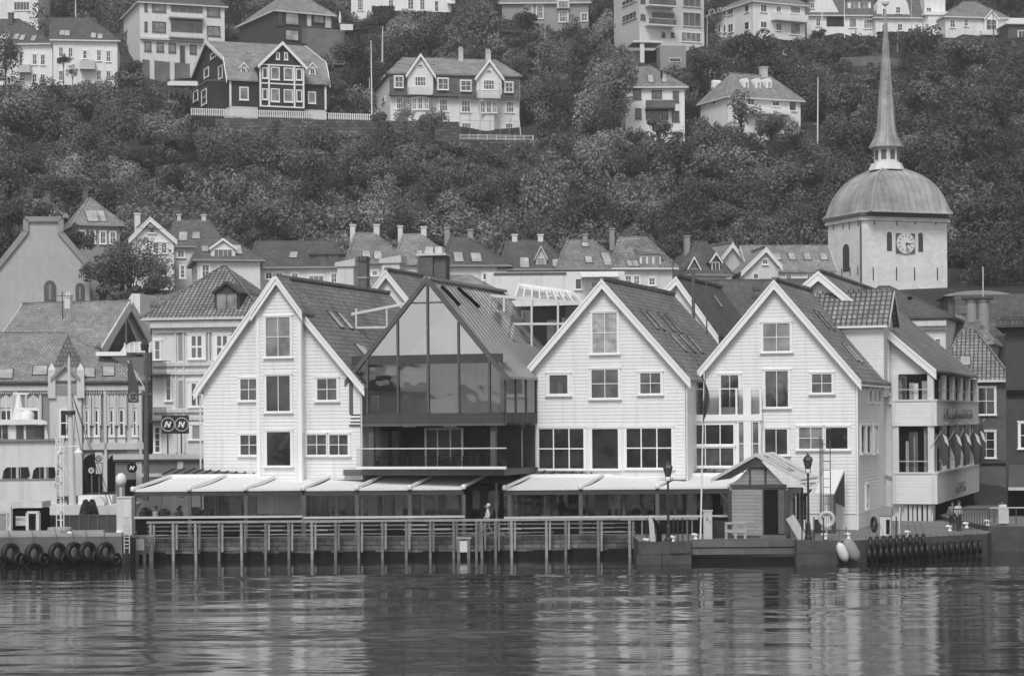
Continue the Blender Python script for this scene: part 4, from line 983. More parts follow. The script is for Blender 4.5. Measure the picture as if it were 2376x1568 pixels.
for k in range(9):
    t = (k+.5)/9; px = 2012+(2150-2012)*t; Y = 119.0+(122-119.0)*t; q = proj((at(px, 1250, Y).x, Y, 1.0))
    hang(px, q[1], Y-.12, .7, R(80), 'worn black tyre in the upper row on the right-hand quay', 'black tyres hung higher on the right-hand quay')
# pale kerb beam, mast of the tyre wall
def post_row(): pass
# ------------------------------------------------------------------ chairs and tables on the balconies
def chair(K='dark'):
    r = empty('chair', (0, 0, 0)); m2 = MB(); m2.box(-.22, .22, -.22, .22, .43, .47, K); m2.build('seat', r)
    m2 = MB(); m2.box(-.22, -.18, .19, .22, .475, .9, K); m2.box(.18, .22, .19, .22, .475, .9, K); m2.box(-.18, .18, .19, .215, .82, .9, K)
    for k in range(4): m2.box(-.13+.08*k, -.10+.08*k, .195, .21, .475, .82, K)
    m2.build('backrest', r)
    for x in (-.2, .16):
        for y in (-.2, .16): m2 = MB(); m2.box(x, x+.04, y, y+.04, 0, .43, K); m2.build('leg', r)
    return r
def table():
    r = empty('table', (0, 0, 0)); m2 = MB(); m2.box(-.45, .45, -.4, .4, .72, .75, 'dark'); m2.build('table_top', r)
    for x in (-.4, .35):
        for y in (-.35, .3): m2 = MB(); m2.box(x, x+.05, y, y+.05, 0, .72, 'dark'); m2.build('leg', r)
    return r
c0, t0, w0_ = chair(), table(), chair('trim2'); usedc = usedt = usedw = False
def put(kind, fr, px, w, z, yaw, label, group):
    global usedc, usedt, usedw
    if kind == 'w': o = copy_tree(w0_) if usedw else w0_; usedw = True; cat = 'chair'
    elif kind == 'c': o = copy_tree(c0) if usedc else c0; usedc = True; cat = 'chair'
    else: o = copy_tree(t0) if usedt else t0; usedt = True; cat = 'table'
    u = fr.pf(px, 1060, w)[0]; P = fr.O+fr.U*u+fr.W_*w; o.location = (P.x, P.y, fr.O.z+z); o.rotation_euler = (0, 0, yaw); tag(o, label, cat, group)
for k, px in enumerate((888, 935, 985, 1035, 1084)):
    put('t', g, px, 1.6, gz0, -TH, 'dark table in the row behind the glass balcony railing', 'dark tables on the restaurant balcony')
    for d, yw in ((-17, 1.6), (17, -1.6)): put('c', g, px+d, 1.55, gz0, yw+rs.uniform(-.3, .3), 'dark chair at a table behind the glass balcony railing', 'dark chairs on the restaurant balcony')
for k, px in enumerate((1612, 1625, 1660, 1716)): put('c', lk, px, 1.2, zt, (0, .2, 3.0, 1.5)[k], ('dark slatted chair at the left end of the upper link balcony', 'dark slatted chair, second on the upper link balcony', 'dark slatted chair just left of the balcony door', 'dark slatted chair right of the balcony door')[k], 'chairs on the upper link balcony')
put('t', lk, 1678, 1.3, zt, 0, 'dark table before the upper balcony door', None)
zf = g.z(960)+.2
for k, px in enumerate((873, 943, 1046, 1122)): put('w', g, px, .9, zf, 3.1, 'pale chair seen from behind at the upstairs glass front, '+('under the short blind', 'under the long blind', 'second from the right', 'nearest the right corner')[k], 'pale chairs upstairs behind the glass gable front')
# ------------------------------------------------------------------ extra house forms
def gableS(s, ye, r0, r1, oh=.4, tile='tile', barge='trim2', th=.16, wr=None, walls=True, cut=None):
    """ridge along u from pixel r0 to r1; gable ends left and right"""
    wr = s.D/2 if wr is None else wr
    s.ze = s.z(ye); ua, za = s.pf(r0[0], r0[1], wr); ub, zb = s.pf(r1[0], r1[1], wr); zr = (za+zb)/2; e = s.ze; W, D = s.W, s.D
    if walls:
        mb = MB(); mb.prism([(0,0,-s.foot),(0,D,-s.foot),(0,D,e),(0,wr,zr),(0,0,e)], (W,0,0), s.wall); mb.build('wall', s.root)
    sf = (zr-e)/wr; sb = (zr-e)/(D-wr); mb = MB(); t = Vector((0,0,th))
    A = Vector((-oh, wr, zr+.02)); E = Vector((-oh, -oh, e-sf*oh+.02)); B = Vector((-oh, D+oh, e-sb*oh+.02)); dv = Vector((W+2*oh, 0, 0))
    mb.prism([E, A, A+t, E+t], dv, tile); mb.prism([A, B, B+t, A+t], dv, tile); mb.bar(A+t, A+t+dv, .25, .14, tile)
    s.roof = mb.build('roof', s.root)
    for x in (-oh-.03, W+oh-.03):
        o = Vector((x+oh, 0, 0)); mb = MB()
        mb.prism([E+o-t*1.2, A+o-t*1.2, A+o+t*1.1, E+o+t*1.1], (.06, 0, 0), barge); mb.prism([A+o-t*1.2, B+o-t*1.2, B+o+t*1.1, A+o+t*1.1], (.06, 0, 0), barge)
        mb.build('bargeboard', s.root)
    s.planes['F'] = (A+t, Vector((0, -sf, 1)).normalized())
House.gableS = gableS
def polywall(s, pts, D, key, name='wall'):
    q = [(s.pf(x, y)[0], 0, s.pf(x, y)[1]) for x, y in pts]; mb = MB(); mb.prism(q, (0, D, 0), key); return mb.build(name, s.root)
def strip(s, x0, y0, x1, y1, out, key, name='band', inn=.02):
    a, z1 = s.pf(x0, y0); b, z0 = s.pf(x1, y1); mb = MB(); mb.box(a, b, -out, inn, z0, z1, key); return mb.build(name, s.root)
# ------------------------------------------------------------------ right: gallery house and dark houses
w5 = h4.pl(2057, 1235, h4.W)[0]
Yc = (h4.O+h4.U*h4.W+h4.W_*w5).y
h5 = House('gallery_house', 'white boarded house with two open tiered galleries and signs, right of the gabled houses', Yc+3.4, TH, 1655, 1232, 2160, xs=2257, cat='restaurant', foot=3, wall='boards', n0=.03)
h5.gable((1902, 637), (1655, 850), (2160, 850), tile='tile', bw=.4, ov=.5, front=.5)
h5.win(2064, 905, 2069, 935, 1, 1, trim=.05); h5.win(2071, 905, 2076, 935, 1, 1, trim=.05)
def gallery():
    W, D = h5.W, h5.D; P = lambda px, y: h5.pf(px, y)
    ul = P(2080, 1000)[0]
    tiers = [(868, 931), (988, 1097)]; par = [(931, 988, .5), (1099, 1168, .5)]
    for (a, b) in tiers:
        z1, z0 = P(2120, a)[1], P(2120, b)[1]
        mb = MB(); mb.box(ul, W-.12, -.1, -.02, z0, z1, 'black'); mb.box(W+.02, W+.1, .1, D, z0, z1, 'black'); o = mb.build('gallery_shade_panel', h5.root)  # black sheets stand in for the shade inside the open galleries
        rs = random.Random(a)
        for k in range(7):
            u = ul+.2+(W-ul-.5)*rs.random(); m2 = MB(); m2.box(u, u+rs.choice((.12, .3, .45)), -.13, -.1, z0, z1-rs.random(), rs.choice(('mid', 'dark3', 'pale', 'dark2'))); m2.build('curtain', o)  # random tone strips stand in for the gallery interior
        for k in range(16):
            y = .3+(D-1)*rs.random(); m2 = MB(); m2.box(W+.1, W+.13, y, y+rs.choice((.2, .5, .8)), z0, z1-rs.random(), rs.choice(('mid', 'dark3', 'pale', 'dark2', 'white3'))); m2.build('curtain', o)
        zz = z0+.75; m2 = MB(); m2.box(ul, W-.1, -.34, -.30, zz, zz+.05, 'pale'); m2.build('gallery_rail', h5.root); m2 = MB(); m2.box(W+.5, W+.54, .3, D, zz, zz+.05, 'pale'); m2.build('gallery_rail', h5.root)
        for k in range(1, 6): 
            y = .25+(D-.5)*k/5; m3 = MB(); m3.box(W+.05, W+.45, y-.25, y+.25, z0, z1, 'trim2'); m3.build('gallery_post', h5.root)
        for u in (ul, W+.1): m3 = MB(); m3.box(u-.2, u+.2, -.42, .05, z0, z1, 'trim2'); m3.build('gallery_post', h5.root)
    for (a, b, o) in par:
        z1, z0 = P(2120, a)[1], P(2120, b)[1]
        mb = MB(); mb.box(ul-.15, W+o, -o, 0, z0, z1, 'boards'); mb.box(W, W+o, 0, D+.1, z0, z1, 'boards'); mb.box(ul-.2, W+o+.06, -o-.06, .02, z1+.003, z1+.12, 'trim2'); mb.box(W, W+o+.06, .02, D+.15, z1+.004, z1+.12, 'trim2')
        for u in (ul-.1, W+o-.25): mb.box(u-.12, u+.12, -o-.04, -o+.02, z0, z1, 'trim2')
        mb.build('gallery_parapet', h5.root)
    for body, y, sz, w0 in (('RESTAURANT HAVNEBRYGGEN', 961, .95, .47), ('ESPRESSOBAR', 1134, 1.0, .5)):
        y_, z_ = h5.pl(2212, y, W+.5); text_mesh(body, sz, 'mid', 'lettering', h5.root, (W+.53, D*w0, z_), (R(90), 0, R(90)), .02, xs=1.25 if len(body) > 12 else 1.0)
    # ground storey: folding doors
    z0, z1 = P(2120, 1228)[1], P(2120, 1172)[1]
    mb = MB(); mb.box(P(2103, 1200)[0], P(2158, 1200)[0], -.1, -.02, z0, z1, 'glassd')
    for x in (2103, 2114, 2124, 2135, 2147, 2158): u = P(x, 1200)[0]; mb.box(u-.1, u+.1, -.2, -.05, z0, z1, 'white3')
    mb.box(W+.02, W+.1, 1.2, D, z0-.5, z1, 'black'); mb.box(W+.02, W+.14, 0, 1.2, z0-.5, z1, 'boards'); mb.build('folding_doors', h5.root)
gallery()
# porch lean-to before the side wall
pc = House('porch', 'low white boarded porch with a sloping roof at the corner of the gallery house', Yc+.2, TH, 2040, 1236, 2078, 3.0, cat='porch', foot=2, wall='boards')
pc.box_walls(1132); mb = MB(); a = Vector((-.3, -.4, pc.z(1098))); b = Vector((pc.W+.9, -.4, pc.z(1124))); mb.prism([a, b, b+Vector((0,0,.2)), a+Vector((0,0,.2))], (0, 3.6, 0), 'zinc', 'trim2'); mb.build('roof', pc.root); pc.win(2066, 1150, 2076, 1235, 1, 1, gm='glassd', sill=False, name='door')
# flags on the gallery front
for k, (px, py) in enumerate(((2186, 990), (2216, 990), (2238, 988), (2260, 988), (2272, 982))):
    f = Fr('flag', ('first', 'second', 'third', 'fourth', 'last')[k]+' grey flag with pale emblem from the left, slanting off the gallery parapet', 'flag', px, py, 126.0, TH, 'grey flags slanting from the gallery')
    m2 = MB(); tip = Vector((.35, -.5, .25)); ft = Vector((-.75, .5, -1.25)); m2.tube([ft, tip], .03, 'pale', 6); m2.build('staff', f.root)
    m2 = MB(); vs = []; n = 8
    for i in range(5):
        s = i/4; top = ft.lerp(tip, .25+.7*s)
        for j in range(n+1): t = j/n; vs.append(top+Vector((.5*t*(1-s)+.08*math.sin(6*s+3*t), .1*math.sin(5*s+4*t), -1.9*t*(.75+.5*s))))
    m2.add(vs, [(i*(n+1)+j, i*(n+1)+j+1, (i+1)*(n+1)+j+1, (i+1)*(n+1)+j) for i in range(4) for j in range(n)], 'flagcloth'); cl = m2.build('cloth', f.root, smooth=True)
    m2 = MB(); c = ft.lerp(tip, .8)+Vector((.1, -.12, -.75)); m2.add([c+Vector((-.14, -.05, .4)), c+Vector((.1, -.06, .2)), c+Vector((.22, -.04, -.35)), c+Vector((0, -.05, -.1))], [(0,1,2,3)], 'pale'); m2.build('emblem', cl)
dk = House('dark_house', 'dark grey rendered house with white framed windows behind the flags', 172, .24, 2180, 1240, 2338, 10, foot=3, wall='brickd')
dk.hip(888, (2232, 764), (2262, 764), .5, 'panroof', 'trim2'); dk.win(2268, 898, 2309, 962, 2, 2, trim=.12, gm='glassd'); dk.win(2268, 1000, 2309, 1062, 2, 3, trim=.12, gm='glassd'); dk.win(2236, 898, 2256, 962, 1, 2, trim=.12, gm='glassd')
for cx, cy in ((2207, 838), (2240, 838)): dk.sky('F', cx, cy, .9, 1.3)
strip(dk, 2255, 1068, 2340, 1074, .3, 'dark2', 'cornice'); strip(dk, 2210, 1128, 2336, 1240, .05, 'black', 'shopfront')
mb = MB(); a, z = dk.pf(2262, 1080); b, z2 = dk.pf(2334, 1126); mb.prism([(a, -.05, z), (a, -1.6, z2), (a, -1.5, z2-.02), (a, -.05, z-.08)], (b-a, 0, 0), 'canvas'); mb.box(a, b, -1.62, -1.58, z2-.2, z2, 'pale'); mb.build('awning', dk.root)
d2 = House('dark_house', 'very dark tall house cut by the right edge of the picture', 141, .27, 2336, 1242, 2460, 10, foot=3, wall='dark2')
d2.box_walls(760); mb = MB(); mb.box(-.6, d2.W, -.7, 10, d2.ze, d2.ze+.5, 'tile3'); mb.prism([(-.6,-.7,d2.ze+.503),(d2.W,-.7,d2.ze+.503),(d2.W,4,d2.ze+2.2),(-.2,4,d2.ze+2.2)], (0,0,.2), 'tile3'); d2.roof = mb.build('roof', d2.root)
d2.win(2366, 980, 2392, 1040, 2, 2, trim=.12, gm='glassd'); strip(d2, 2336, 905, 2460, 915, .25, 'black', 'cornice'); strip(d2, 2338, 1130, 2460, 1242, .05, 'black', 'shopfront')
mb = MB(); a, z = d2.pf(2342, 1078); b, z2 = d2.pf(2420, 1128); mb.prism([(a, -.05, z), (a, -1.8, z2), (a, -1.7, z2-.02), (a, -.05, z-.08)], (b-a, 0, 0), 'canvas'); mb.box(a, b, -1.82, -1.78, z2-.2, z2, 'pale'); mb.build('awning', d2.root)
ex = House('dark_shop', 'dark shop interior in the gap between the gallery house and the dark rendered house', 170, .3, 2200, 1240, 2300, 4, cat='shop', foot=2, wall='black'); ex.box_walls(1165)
fe = Fr('railing', 'dark railing with pale poster panels at the right-hand quay end', 'railing', 2296, 1216, 128.4, 0)
mb = MB(); L = fe.pf(2420, 1216)[0]; mb.box(0, L, -.03, .03, .95, 1.02, 'pale'); mb.box(0, L, -.02, .02, .45, .5, 'dark3')
for k in range(5): mb.box(L*k/4-.03, L*k/4+.03, -.03, .03, 0, .948, 'dark2')
mb.build('rails', fe.root); m2 = MB(); a = fe.pf(2316, 1200)[0]; b = fe.pf(2340, 1200)[0]; m2.box(a, b, -.1, -.04, .05, .9, 'pale'); m2.build('poster', fe.root)
m2 = MB(); m2.box(.2, a-.15, -.1, -.04, .1, .9, 'dark3'); m2.build('poster', fe.root)
gr = Fr('railing', 'thin dark iron railing along the quay between the gallery and the far right railing', 'railing', 2212, 1226, 124.6, TH)
mb = MB(); L = gr.pf(2292, 1218)[0]; mb.box(0, L, -.03, .03, 1.1, 1.16, 'iron')
for k in range(14): mb.box(L*k/13-.02, L*k/13+.02, -.02, .02, 0, 1.1, 'iron')
mb.build('bars', gr.root)
dp = Fr('diesel_pump', 'grey hooded fuel pump with hose reels before the gallery house', 'pump', 2046, 1242, 120.9, TH)
m2 = MB(); m2.box(-.1, .5, 0, .4, 0, 1.1, 'white3'); m2.build('body', dp.root); m2 = MB(); m2.prism([(-.2,-.05,1.103),(.6,-.05,1.103),(.55,-.05,1.55),(.35,-.05,1.66),(-.1,-.05,1.64)], (0,.5,0), 'mid'); m2.build('hood', dp.root)
m2 = MB(); m2.torus((-.45, .1, .62), (1, .5, 0), .38, .09, 'dark'); m2.build('hose_reel', dp.root); m2 = MB(); m2.box(.25, .45, -.03, -.003, .1, .9, 'black'); m2.build('hose_panel', dp.root)
m2 = MB(); m2.bar((.8, 0, 0), (.82, 0, 1.1), .05, .05, 'black'); m2.build('post', dp.root)
sb = Fr('sandwich_board', 'pale framed menu board leaning on the white wall beside the fuel pump', 'sign board', 2076, 1240, 122.4, TH); m2 = MB(); m2.bar((.3, 0, 0), (.3, .3, 1.5), .75, .05, 'trim2', up=(1, 0, 0)); m2.build('board', sb.root); m2 = MB(); m2.bar((.3, -.035, .1), (.3, .2, 1.2), .62, .02, 'mid', up=(1,0,0)); m2.build('poster', sb.root)
# awning at the right corner of the third house
aw = Fr('side_awning', 'white awning with a dark side curtain at the right corner of the hut-side house', 'awning', 1895, 1240, 127.0, TH)
u0, z0 = aw.pf(1890, 1146); u1, z1 = aw.pf(1936, 1146); mb = MB(); up = aw.pp(1990, 1092, (0, 3.4, 0), (0, 1, 0))
mb.prism([(u0, 0, z0), (u1, 0, z0), (u1, 3.4, up.z), (u0, 3.4, up.z)], (0, 0, .06), 'cloth'); mb.build('cloth', aw.root)
mb = MB(); mb.add([(u1+.03, 0, z0), (u1+.03, 3.4, up.z), (u1+.03, 3.4, z0-.9), (u1+.03, 0, z0-.5)], [(0,1,2,3)], 'canvas'); mb.box(u0, u1, -.02, .05, -.1, .9, 'dark2'); mb.box(u1-.06, u1+.06, -.04, .08, -.1, z0, 'dark2'); mb.build('side_curtain', aw.root)
# behind the gallery house
ob = House('ornate_house', 'pale corniced house with a dark low-pitched roof under the church tower', 186, .3, 2012, 1000, 2196, 12, foot=4, wall='cream')
ob.hip(742, (2040, 664), (2062, 664), .7, 'tile3', 'dark3'); strip(ob, 2012, 748, 2197, 756, .55, 'white3', 'cornice'); strip(ob, 2012, 757, 2197, 764, .3, 'pale', 'dentil_band')
ob.win(2169, 785, 2184, 820, 1, 1, gm='mid'); ob.chim(2108, 2114, 692, 712, 3, 'black', d=.4); 
rb = House('tiled_house', 'grey tiled roofs with a twin round chimney right of the church tower', 190, .3, 2196, 900, 2300, 10, foot=6, wall='mid')
rb.hip(800, (2205, 724), (2260, 735), .3, 'tileold', 'zinc'); mb = MB(); 
for x in (2254, 2282): u, z = rb.pf(x, 702, 4); mb.lathe([(.5, -4), (.5, 0), (.58, .05), (.58, .25)], 'mid', (u, 4, z), 12)
mb.build('chimney', rb.roof)
mb = MB(); u, z = rb.pf(2268, 697, 4); mb.box(u-1.35, u+1.35, 3.3, 4.7, z+.1, z+.3, 'dark2'); mb.tube([(u+.5, 4, z), (u+.5, 4, z+3.0)], .06, 'pale', 6); mb.build('chimney_cap', rb.roof)
cb = House('curved_roof_building', 'low modern building with a curved roof among the trees right of the tower', 207, .1, 2200, 705, 2335, 8, cat='building', foot=5, wall='dark3')
cb.box_walls(688); mb = MB(); pts = [(-.5+(cb.W+1)*k/10, -.6, cb.ze+.06+.45*math.sin(math.pi*k/10)**.7) for k in range(11)]; mb.prism(pts+[(cb.W+.5, -.6, cb.ze+.02), (-.5, -.6, cb.ze+.02)], (0, 9, 0), 'mid'); mb.build('roof', cb.root); cb.win(2246, 690, 2290, 702, 5, 1, gm='glassd')
sw = House('stone_wall', 'pale stone retaining wall below the curved roof building', 201, .05, 2216, 780, 2480, 1, cat='wall', foot=3, wall='granblock'); sw.box_walls(684)
# ------------------------------------------------------------------ left side: market hall and neighbours
mh = House('market_hall', 'ornate grey brick market hall with arcaded trim and a central gable turret', 168, -.17, -60, 1150, 333, 14, cat='hall', foot=3, wall='pale')
mh.hip(890, (-60, 771), (150, 771), .6, 'tile2', 'dark3', rake=0)
W = mh.W
for (a, b) in ((0, 31), (47, 117), (192, 240), (250, 295)): strip(mh, a, 914, b, 1050, .05, 'mid', 'brick_panel')
strip(mh, -60, 896, 333, 905, .35, 'white3', 'cornice'); 
m2 = MB(); x = -58
while x < 330:
    a, z1 = mh.pf(x, 905); b, z0 = mh.pf(x+2.6, 914); m2.box(a, b, -.28, .0, z0, z1, 'white3'); x += 5.4
m2.build('arcade_trim', mh.root)
for x in (-30, 33, 241, 322): strip(mh, x, 900, x+8, 1140, .3, 'white3', 'pilaster')
strip(mh, -60, 1030, 333, 1042, .3, 'white3', 'string_course')
def gothic(x0, x1, y0=949, y1=1012):
    mh.win(x0, y0, x1, y1, 1, 2, trim=.06, gm='glass', n0=.09, fw=.12, mw=.12)
    a, z = mh.pf(x0-3, 946); b, z2 = mh.pf(x1+3, 922); m = (a+b)/2; m2 = MB(); zt = mh.pf(x0, 915)[1]
    m2.prism([(a, -.2, z), (b, -.2, z), (b, -.2, z2-.2), (m+.25, -.2, z2), (m, -.2, zt), (m-.25, -.2, z2), (a, -.2, z2-.2)], (0, .16, 0), 'white3')
    m2.box(a-.05, a+.12, -.28, -.02, z-1.4, z2+.2, 'white3'); m2.box(b-.12, b+.05, -.28, -.02, z-1.4, z2+.2, 'white3'); m2.build('hood_mould', mh.root)
    strip(mh, x0-2, y1+2, x1+2, y1+22, .14, 'white3', 'window_apron')
for x0, x1 in ((196, 207), (218, 230), (253, 265), (275, 289), (307, 318), (0, 28), (63, 92)): gothic(x0, x1)
# central turret
tr = House('turret', 'x', (mh.O+mh.U*mh.pf(117, 1150)[0]).y-.5, -.17, 117, 1150, 191, 3.2, cat=None, foot=3, wall='white3'); tr.root.parent = mh.root; tr.root.matrix_parent_inverse = Matrix(); tr.root.location = mh.toloc(tr.O); tr.root.rotation_euler = (0, 0, 0)
for k in ('label', 'category'): 
    if k in tr.root: del tr.root[k]
tr.box_walls(900, 'turret_wall'); mb = MB(); a = tr.W
m = a/2; zt = tr.z(852); mb.prism([(0,0,tr.ze),(a,0,tr.ze),(a,0,tr.ze+.6),(m,0,zt),(0,0,tr.ze+.6)], (0, 3, 0), 'white3')
for sg, ue in ((-1, .1), (1, a-.1)): mb.prism([(ue,-.3,tr.ze+.5),(m,-.3,zt),(m,-.3,zt+.3),(ue,-.3,tr.ze+.8)], (0, 3.5, 0), 'mid')
mb.build('turret_gable', tr.root)
strip(tr, 131, 893, 178, 917, .03, 'mid', 'gable_panel'); tr.win(137, 948, 172, 1014, 2, 2, gm='glassd', fw=.15)
for x in (115, 182): 
    m2 = MB(); u, z = tr.pf(x+5, 858); m2.box(u-.28, u+.28, -.2, .5, tr.ze-.8, z, 'white3'); m2.lathe([(.42, 0), (.06, .5)], 'white3', (u, .15, z+.003), 4, R(45)); m2.build('pinnacle', tr.root)
mb = MB(); zs = mh.pf(138, 776, 2)[1]; z0 = mh.pf(138, 885, 2)[1]; u, _ = mh.pf(140, 800, 2); mb.lathe([(2.6, z0-.3), (.05, zs)], 'tile4', (u+.6, 2.6, 0), 4, R(45)); mb.build('turret_roof', mh.root)
for cx, cy, w_ in ((13, 868, 1.2), (93, 860, 1.2), (208, 865, .9), (252, 862, 1)): mh.sky('F', cx, cy, w_, 1.7)
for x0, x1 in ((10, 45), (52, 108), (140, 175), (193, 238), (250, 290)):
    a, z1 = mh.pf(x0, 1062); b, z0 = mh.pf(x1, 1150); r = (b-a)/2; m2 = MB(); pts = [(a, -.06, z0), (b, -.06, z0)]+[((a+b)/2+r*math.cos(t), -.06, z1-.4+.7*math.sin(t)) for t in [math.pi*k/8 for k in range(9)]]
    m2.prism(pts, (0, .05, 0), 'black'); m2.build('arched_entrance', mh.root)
# big plain gable behind
bg = House('plain_gable_house', 'large plain grey rendered gable wall with two arched windows', 205, -.19, -140, 760, 208, 14, foot=8, wall='plaster')
polywall(bg, [(208, 800), (208, 622), (141, 540), (141, 512), (60, 512), (60, 537), (-70, 700), (-70, 800)], 14, 'plaster')
m2 = MB(); P = lambda x, y: Vector((bg.pf(x, y)[0], -.15, bg.pf(x, y)[1]))
for (p, q) in ((P(210, 622), P(141, 540)), (P(141, 542), P(141, 509)), (P(142, 509), P(58, 509)), (P(60, 509), P(60, 538)), (P(60, 537), P(-70, 699))): m2.bar(p, q, .5, .22, 'mid', up=(0, 1, 0))
m2.build('coping', bg.root)
for x0, x1, yt, yb in ((102, 130, 652, 700), (175, 196, 657, 699)):
    a, z1 = bg.pf(x0, yt); b, z0 = bg.pf(x1, yb); r = (b-a)/2; c = (a+b)/2
    arc = lambda r_, y: [(c+r_*math.cos(t), y, z1-r+r_*1.1*math.sin(t)) for t in [math.pi*k/8 for k in range(9)]]
    m2 = MB(); m2.prism([(a, -.1, z0), (b, -.1, z0)]+arc(r, -.1), (0, .08, 0), 'dark3'); m2.box(a-.15, b+.15, -.2, 0, z0-.25, z0, 'mid'); wd = m2.build('arched_window', bg.root)
    m2 = MB(); m2.prism([(a+.3, -.14, z0+.15), (b-.3, -.14, z0+.15)]+arc(r-.3, -.14), (0, .03, 0), 'glass'); m2.box(c-.06, c+.06, -.18, -.141, z0+.15, z1-.4, 'mid'); m2.build('pane', wd)
lr = House('long_roof_house', 'long low house with a pale ridge and glazed A-shaped gable end', 186, .32, 2, 900, 232, 9, foot=2, wall='cream')
lr.gableS(800, (12, 712), (269, 700), .5, 'tile2', 'cream'); lr.chim(153, 166, 690, 760, 4, 'cream', pots=2); u, z = lr.pf(145, 740, 2.5); mb = MB(); mb.tube([(u, 2.5, z-2), (u, 2.5, z+2.4)], .04, 'iron', 5); mb.tube([(u-.5, 2.5, z+2.0), (u+1, 2.5, z+2.0)], .03, 'iron', 5); mb.build('antenna', lr.roof)
mb = MB(); W = lr.W; e = lr.ze; zr = lr.planes['F'][0].z-.5; mb.add([(W+.03, 1.2, e-1), (W+.03, 7.8, e-1), (W+.03, 4.5, zr-.8)], [(0,1,2)], 'glass'); mb.box(W+.03, W+.1, 4.42, 4.58, e-1, zr-.8, 'cream'); mb.build('gable_glazing', lr.root)
for y_ in (-.5, 9.5): mb = MB(); mb.bar((W+.57, y_, e-.75), (W+.57, 4.5, zr+.1), .12, .75, 'white3', up=(0, 0, 1)); mb.build('bargeboard', lr.root)
nw = House('narrow_house', 'narrow white rendered house with a small tiled dormer behind the utility pole', 196, .15, 281, 800, 325, 8, foot=3, wall='white2')
polywall(nw, [(281, 830), (281, 720), (306, 681), (325, 681), (325, 830)], 8, 'white2')
nr_ = House('tiled_house', 'low tile-roofed pale house behind the narrow white one', 199, .15, 323, 800, 432, 8, foot=2, wall='white3'); nr_.gableS(709, (322, 679), (436, 679), .2, 'tileold'); nr_.win(337, 721, 351, 737, 2, 1); nr_.win(335, 759, 357, 800, 2, 2)
orn = House('ornate_house', 'ornate cream corner house with a steep tiled pyramid roof and dark dormer', 166, .14, 356, 1150, 604, 14, foot=2, wall='cream')
orn.hip(744, (516, 617), (524, 617), .7, 'panroof', 'white3'); orn.dormer(497, 678, 556, 737, 656, w=.5, deep=6, mg=.07, wall='dark2', tile='dark3', trim='dark2', cols=2, rows=1, gm='glassl')
strip(orn, 352, 746, 604, 758, .5, 'white3', 'cornice')
m2 = MB(); x = 356
while x < 600:
    a, z1 = orn.pf(x, 758); b, z0 = orn.pf(x+3, 764); m2.box(a, b, -.4, 0, z0, z1, 'white3'); x += 6.5
m2.build('dentils', orn.root)
for y0, y1 in ((776, 833), (886, 944)):
    for x in (442, 501, 555): orn.win(x, y0, x+30, y1, 2, 2, trim=.22, fw=.12, mw=.14, gm='glass')
    for x in (414, 478, 536): strip(orn, x, y0-4, x+12, y1+2, .04, 'mid', 'brick_panel')
for y in (764, 842, 862, 950, 968): strip(orn, 356, y, 604, y+5, .2, 'white3', 'string_course')
for x in (406, 424, 483, 540): strip(orn, x, 768, x+6, 1050, .12, 'white3', 'pilaster')
orn.win(445, 985, 470, 1020, 1, 1, trim=.25, gm='mid'); orn.win(349+10, 790, 373, 835, 1, 2, trim=.1); orn.win(359, 990, 373, 1050, 1, 4, trim=.1); orn.win(385, 870, 398, 930, 1, 2, trim=.08)
for y0, y1 in ((838, 868), (945, 975)):
    a, z1 = orn.pf(346, y0); b, z0 = orn.pf(397, y1); m2 = MB(); m2.box(a, b, -1.3, .0, z0-.12, z0, 'iron'); m2.box(a, b, -1.3, -1.26, z1-.05, z1, 'iron')
    for k in range(22): u = a+(b-a)*k/21; m2.box(u-.02, u+.02, -1.29, -1.26, z0, z1-.05, 'iron')
    m2.box(b-.04, b, -1.26, 0, z1-.05, z1, 'iron'); m2.build('iron_balcony', orn.root)
low = House('low_shop', 'low grey shop with white quoins behind the first awning', 156, 0, 268, 1170, 480, 6, cat='shop', foot=2, wall='gate')
low.box_walls(1066); strip(low, 264, 1054, 482, 1064, .35, 'pale', 'cornice'); strip(low, 264, 1064, 482, 1068, .2, 'mid', 'cornice_band')
for x in (316, 412): strip(low, x, 1070, x+14, 1150, .1, 'white3', 'quoins')
strip(low, 320, 1098, 480, 1105, .08, 'white3', 'string_course'); strip(low, 290, 1112, 316, 1165, .06, 'black', 'doorway')
# signs
def sign_n(label, px0, px1, y0, y1, Y):
    f = Fr('sign_board', label, 'sign', px0, y1, Y, 0); w_, h_ = f.pf(px1, y0); m2 = MB(); m2.box(0, w_, 0, .25, 0, h_, 'dark'); m2.build('panel', f.root)
    m2 = MB(); m2.torus((w_/2, -.01, h_/2), (0, 1, 0), h_*.36, .035, 'pale', 28, 6); m2.build('ring', f.root)
    m2 = MB(); s = h_*.16; c = Vector((w_/2, -.03, h_/2)); pts = [c+Vector((-s*1.05, 0, -s)), c+Vector((-s*.45, 0, s)), c+Vector((s*.4, 0, -s)), c+Vector((s*1.0, 0, s))]
    for a, b in zip(pts[:-1], pts[1:]): m2.tube([a, b], s*.3, 'trim', 8)
    m2.build('letter_mark', f.root); m2 = MB(); m2.box(w_*.4, w_*.5, .05, .15, -1.6, -.003, 'iron'); m2.build('bracket', f.root)
sign_n('dark square sign with a white slanted N in a ring, left one of two', 375, 405, 963, 1006, 157); sign_n('dark square sign with a white slanted N in a ring, right one of two', 406.5, 437, 963, 1006, 157)
f = Fr('hanging_sign', 'round black and white N sign hanging on the low shop corner', 'sign', 307, 1085, 155, 0); m2 = MB(); m2.lathe([(.35, 0), (.35, .12)], 'black', n=20); o = m2.build('disc', f.root); o.rotation_euler = (R(90), 0, 0); m2 = MB()
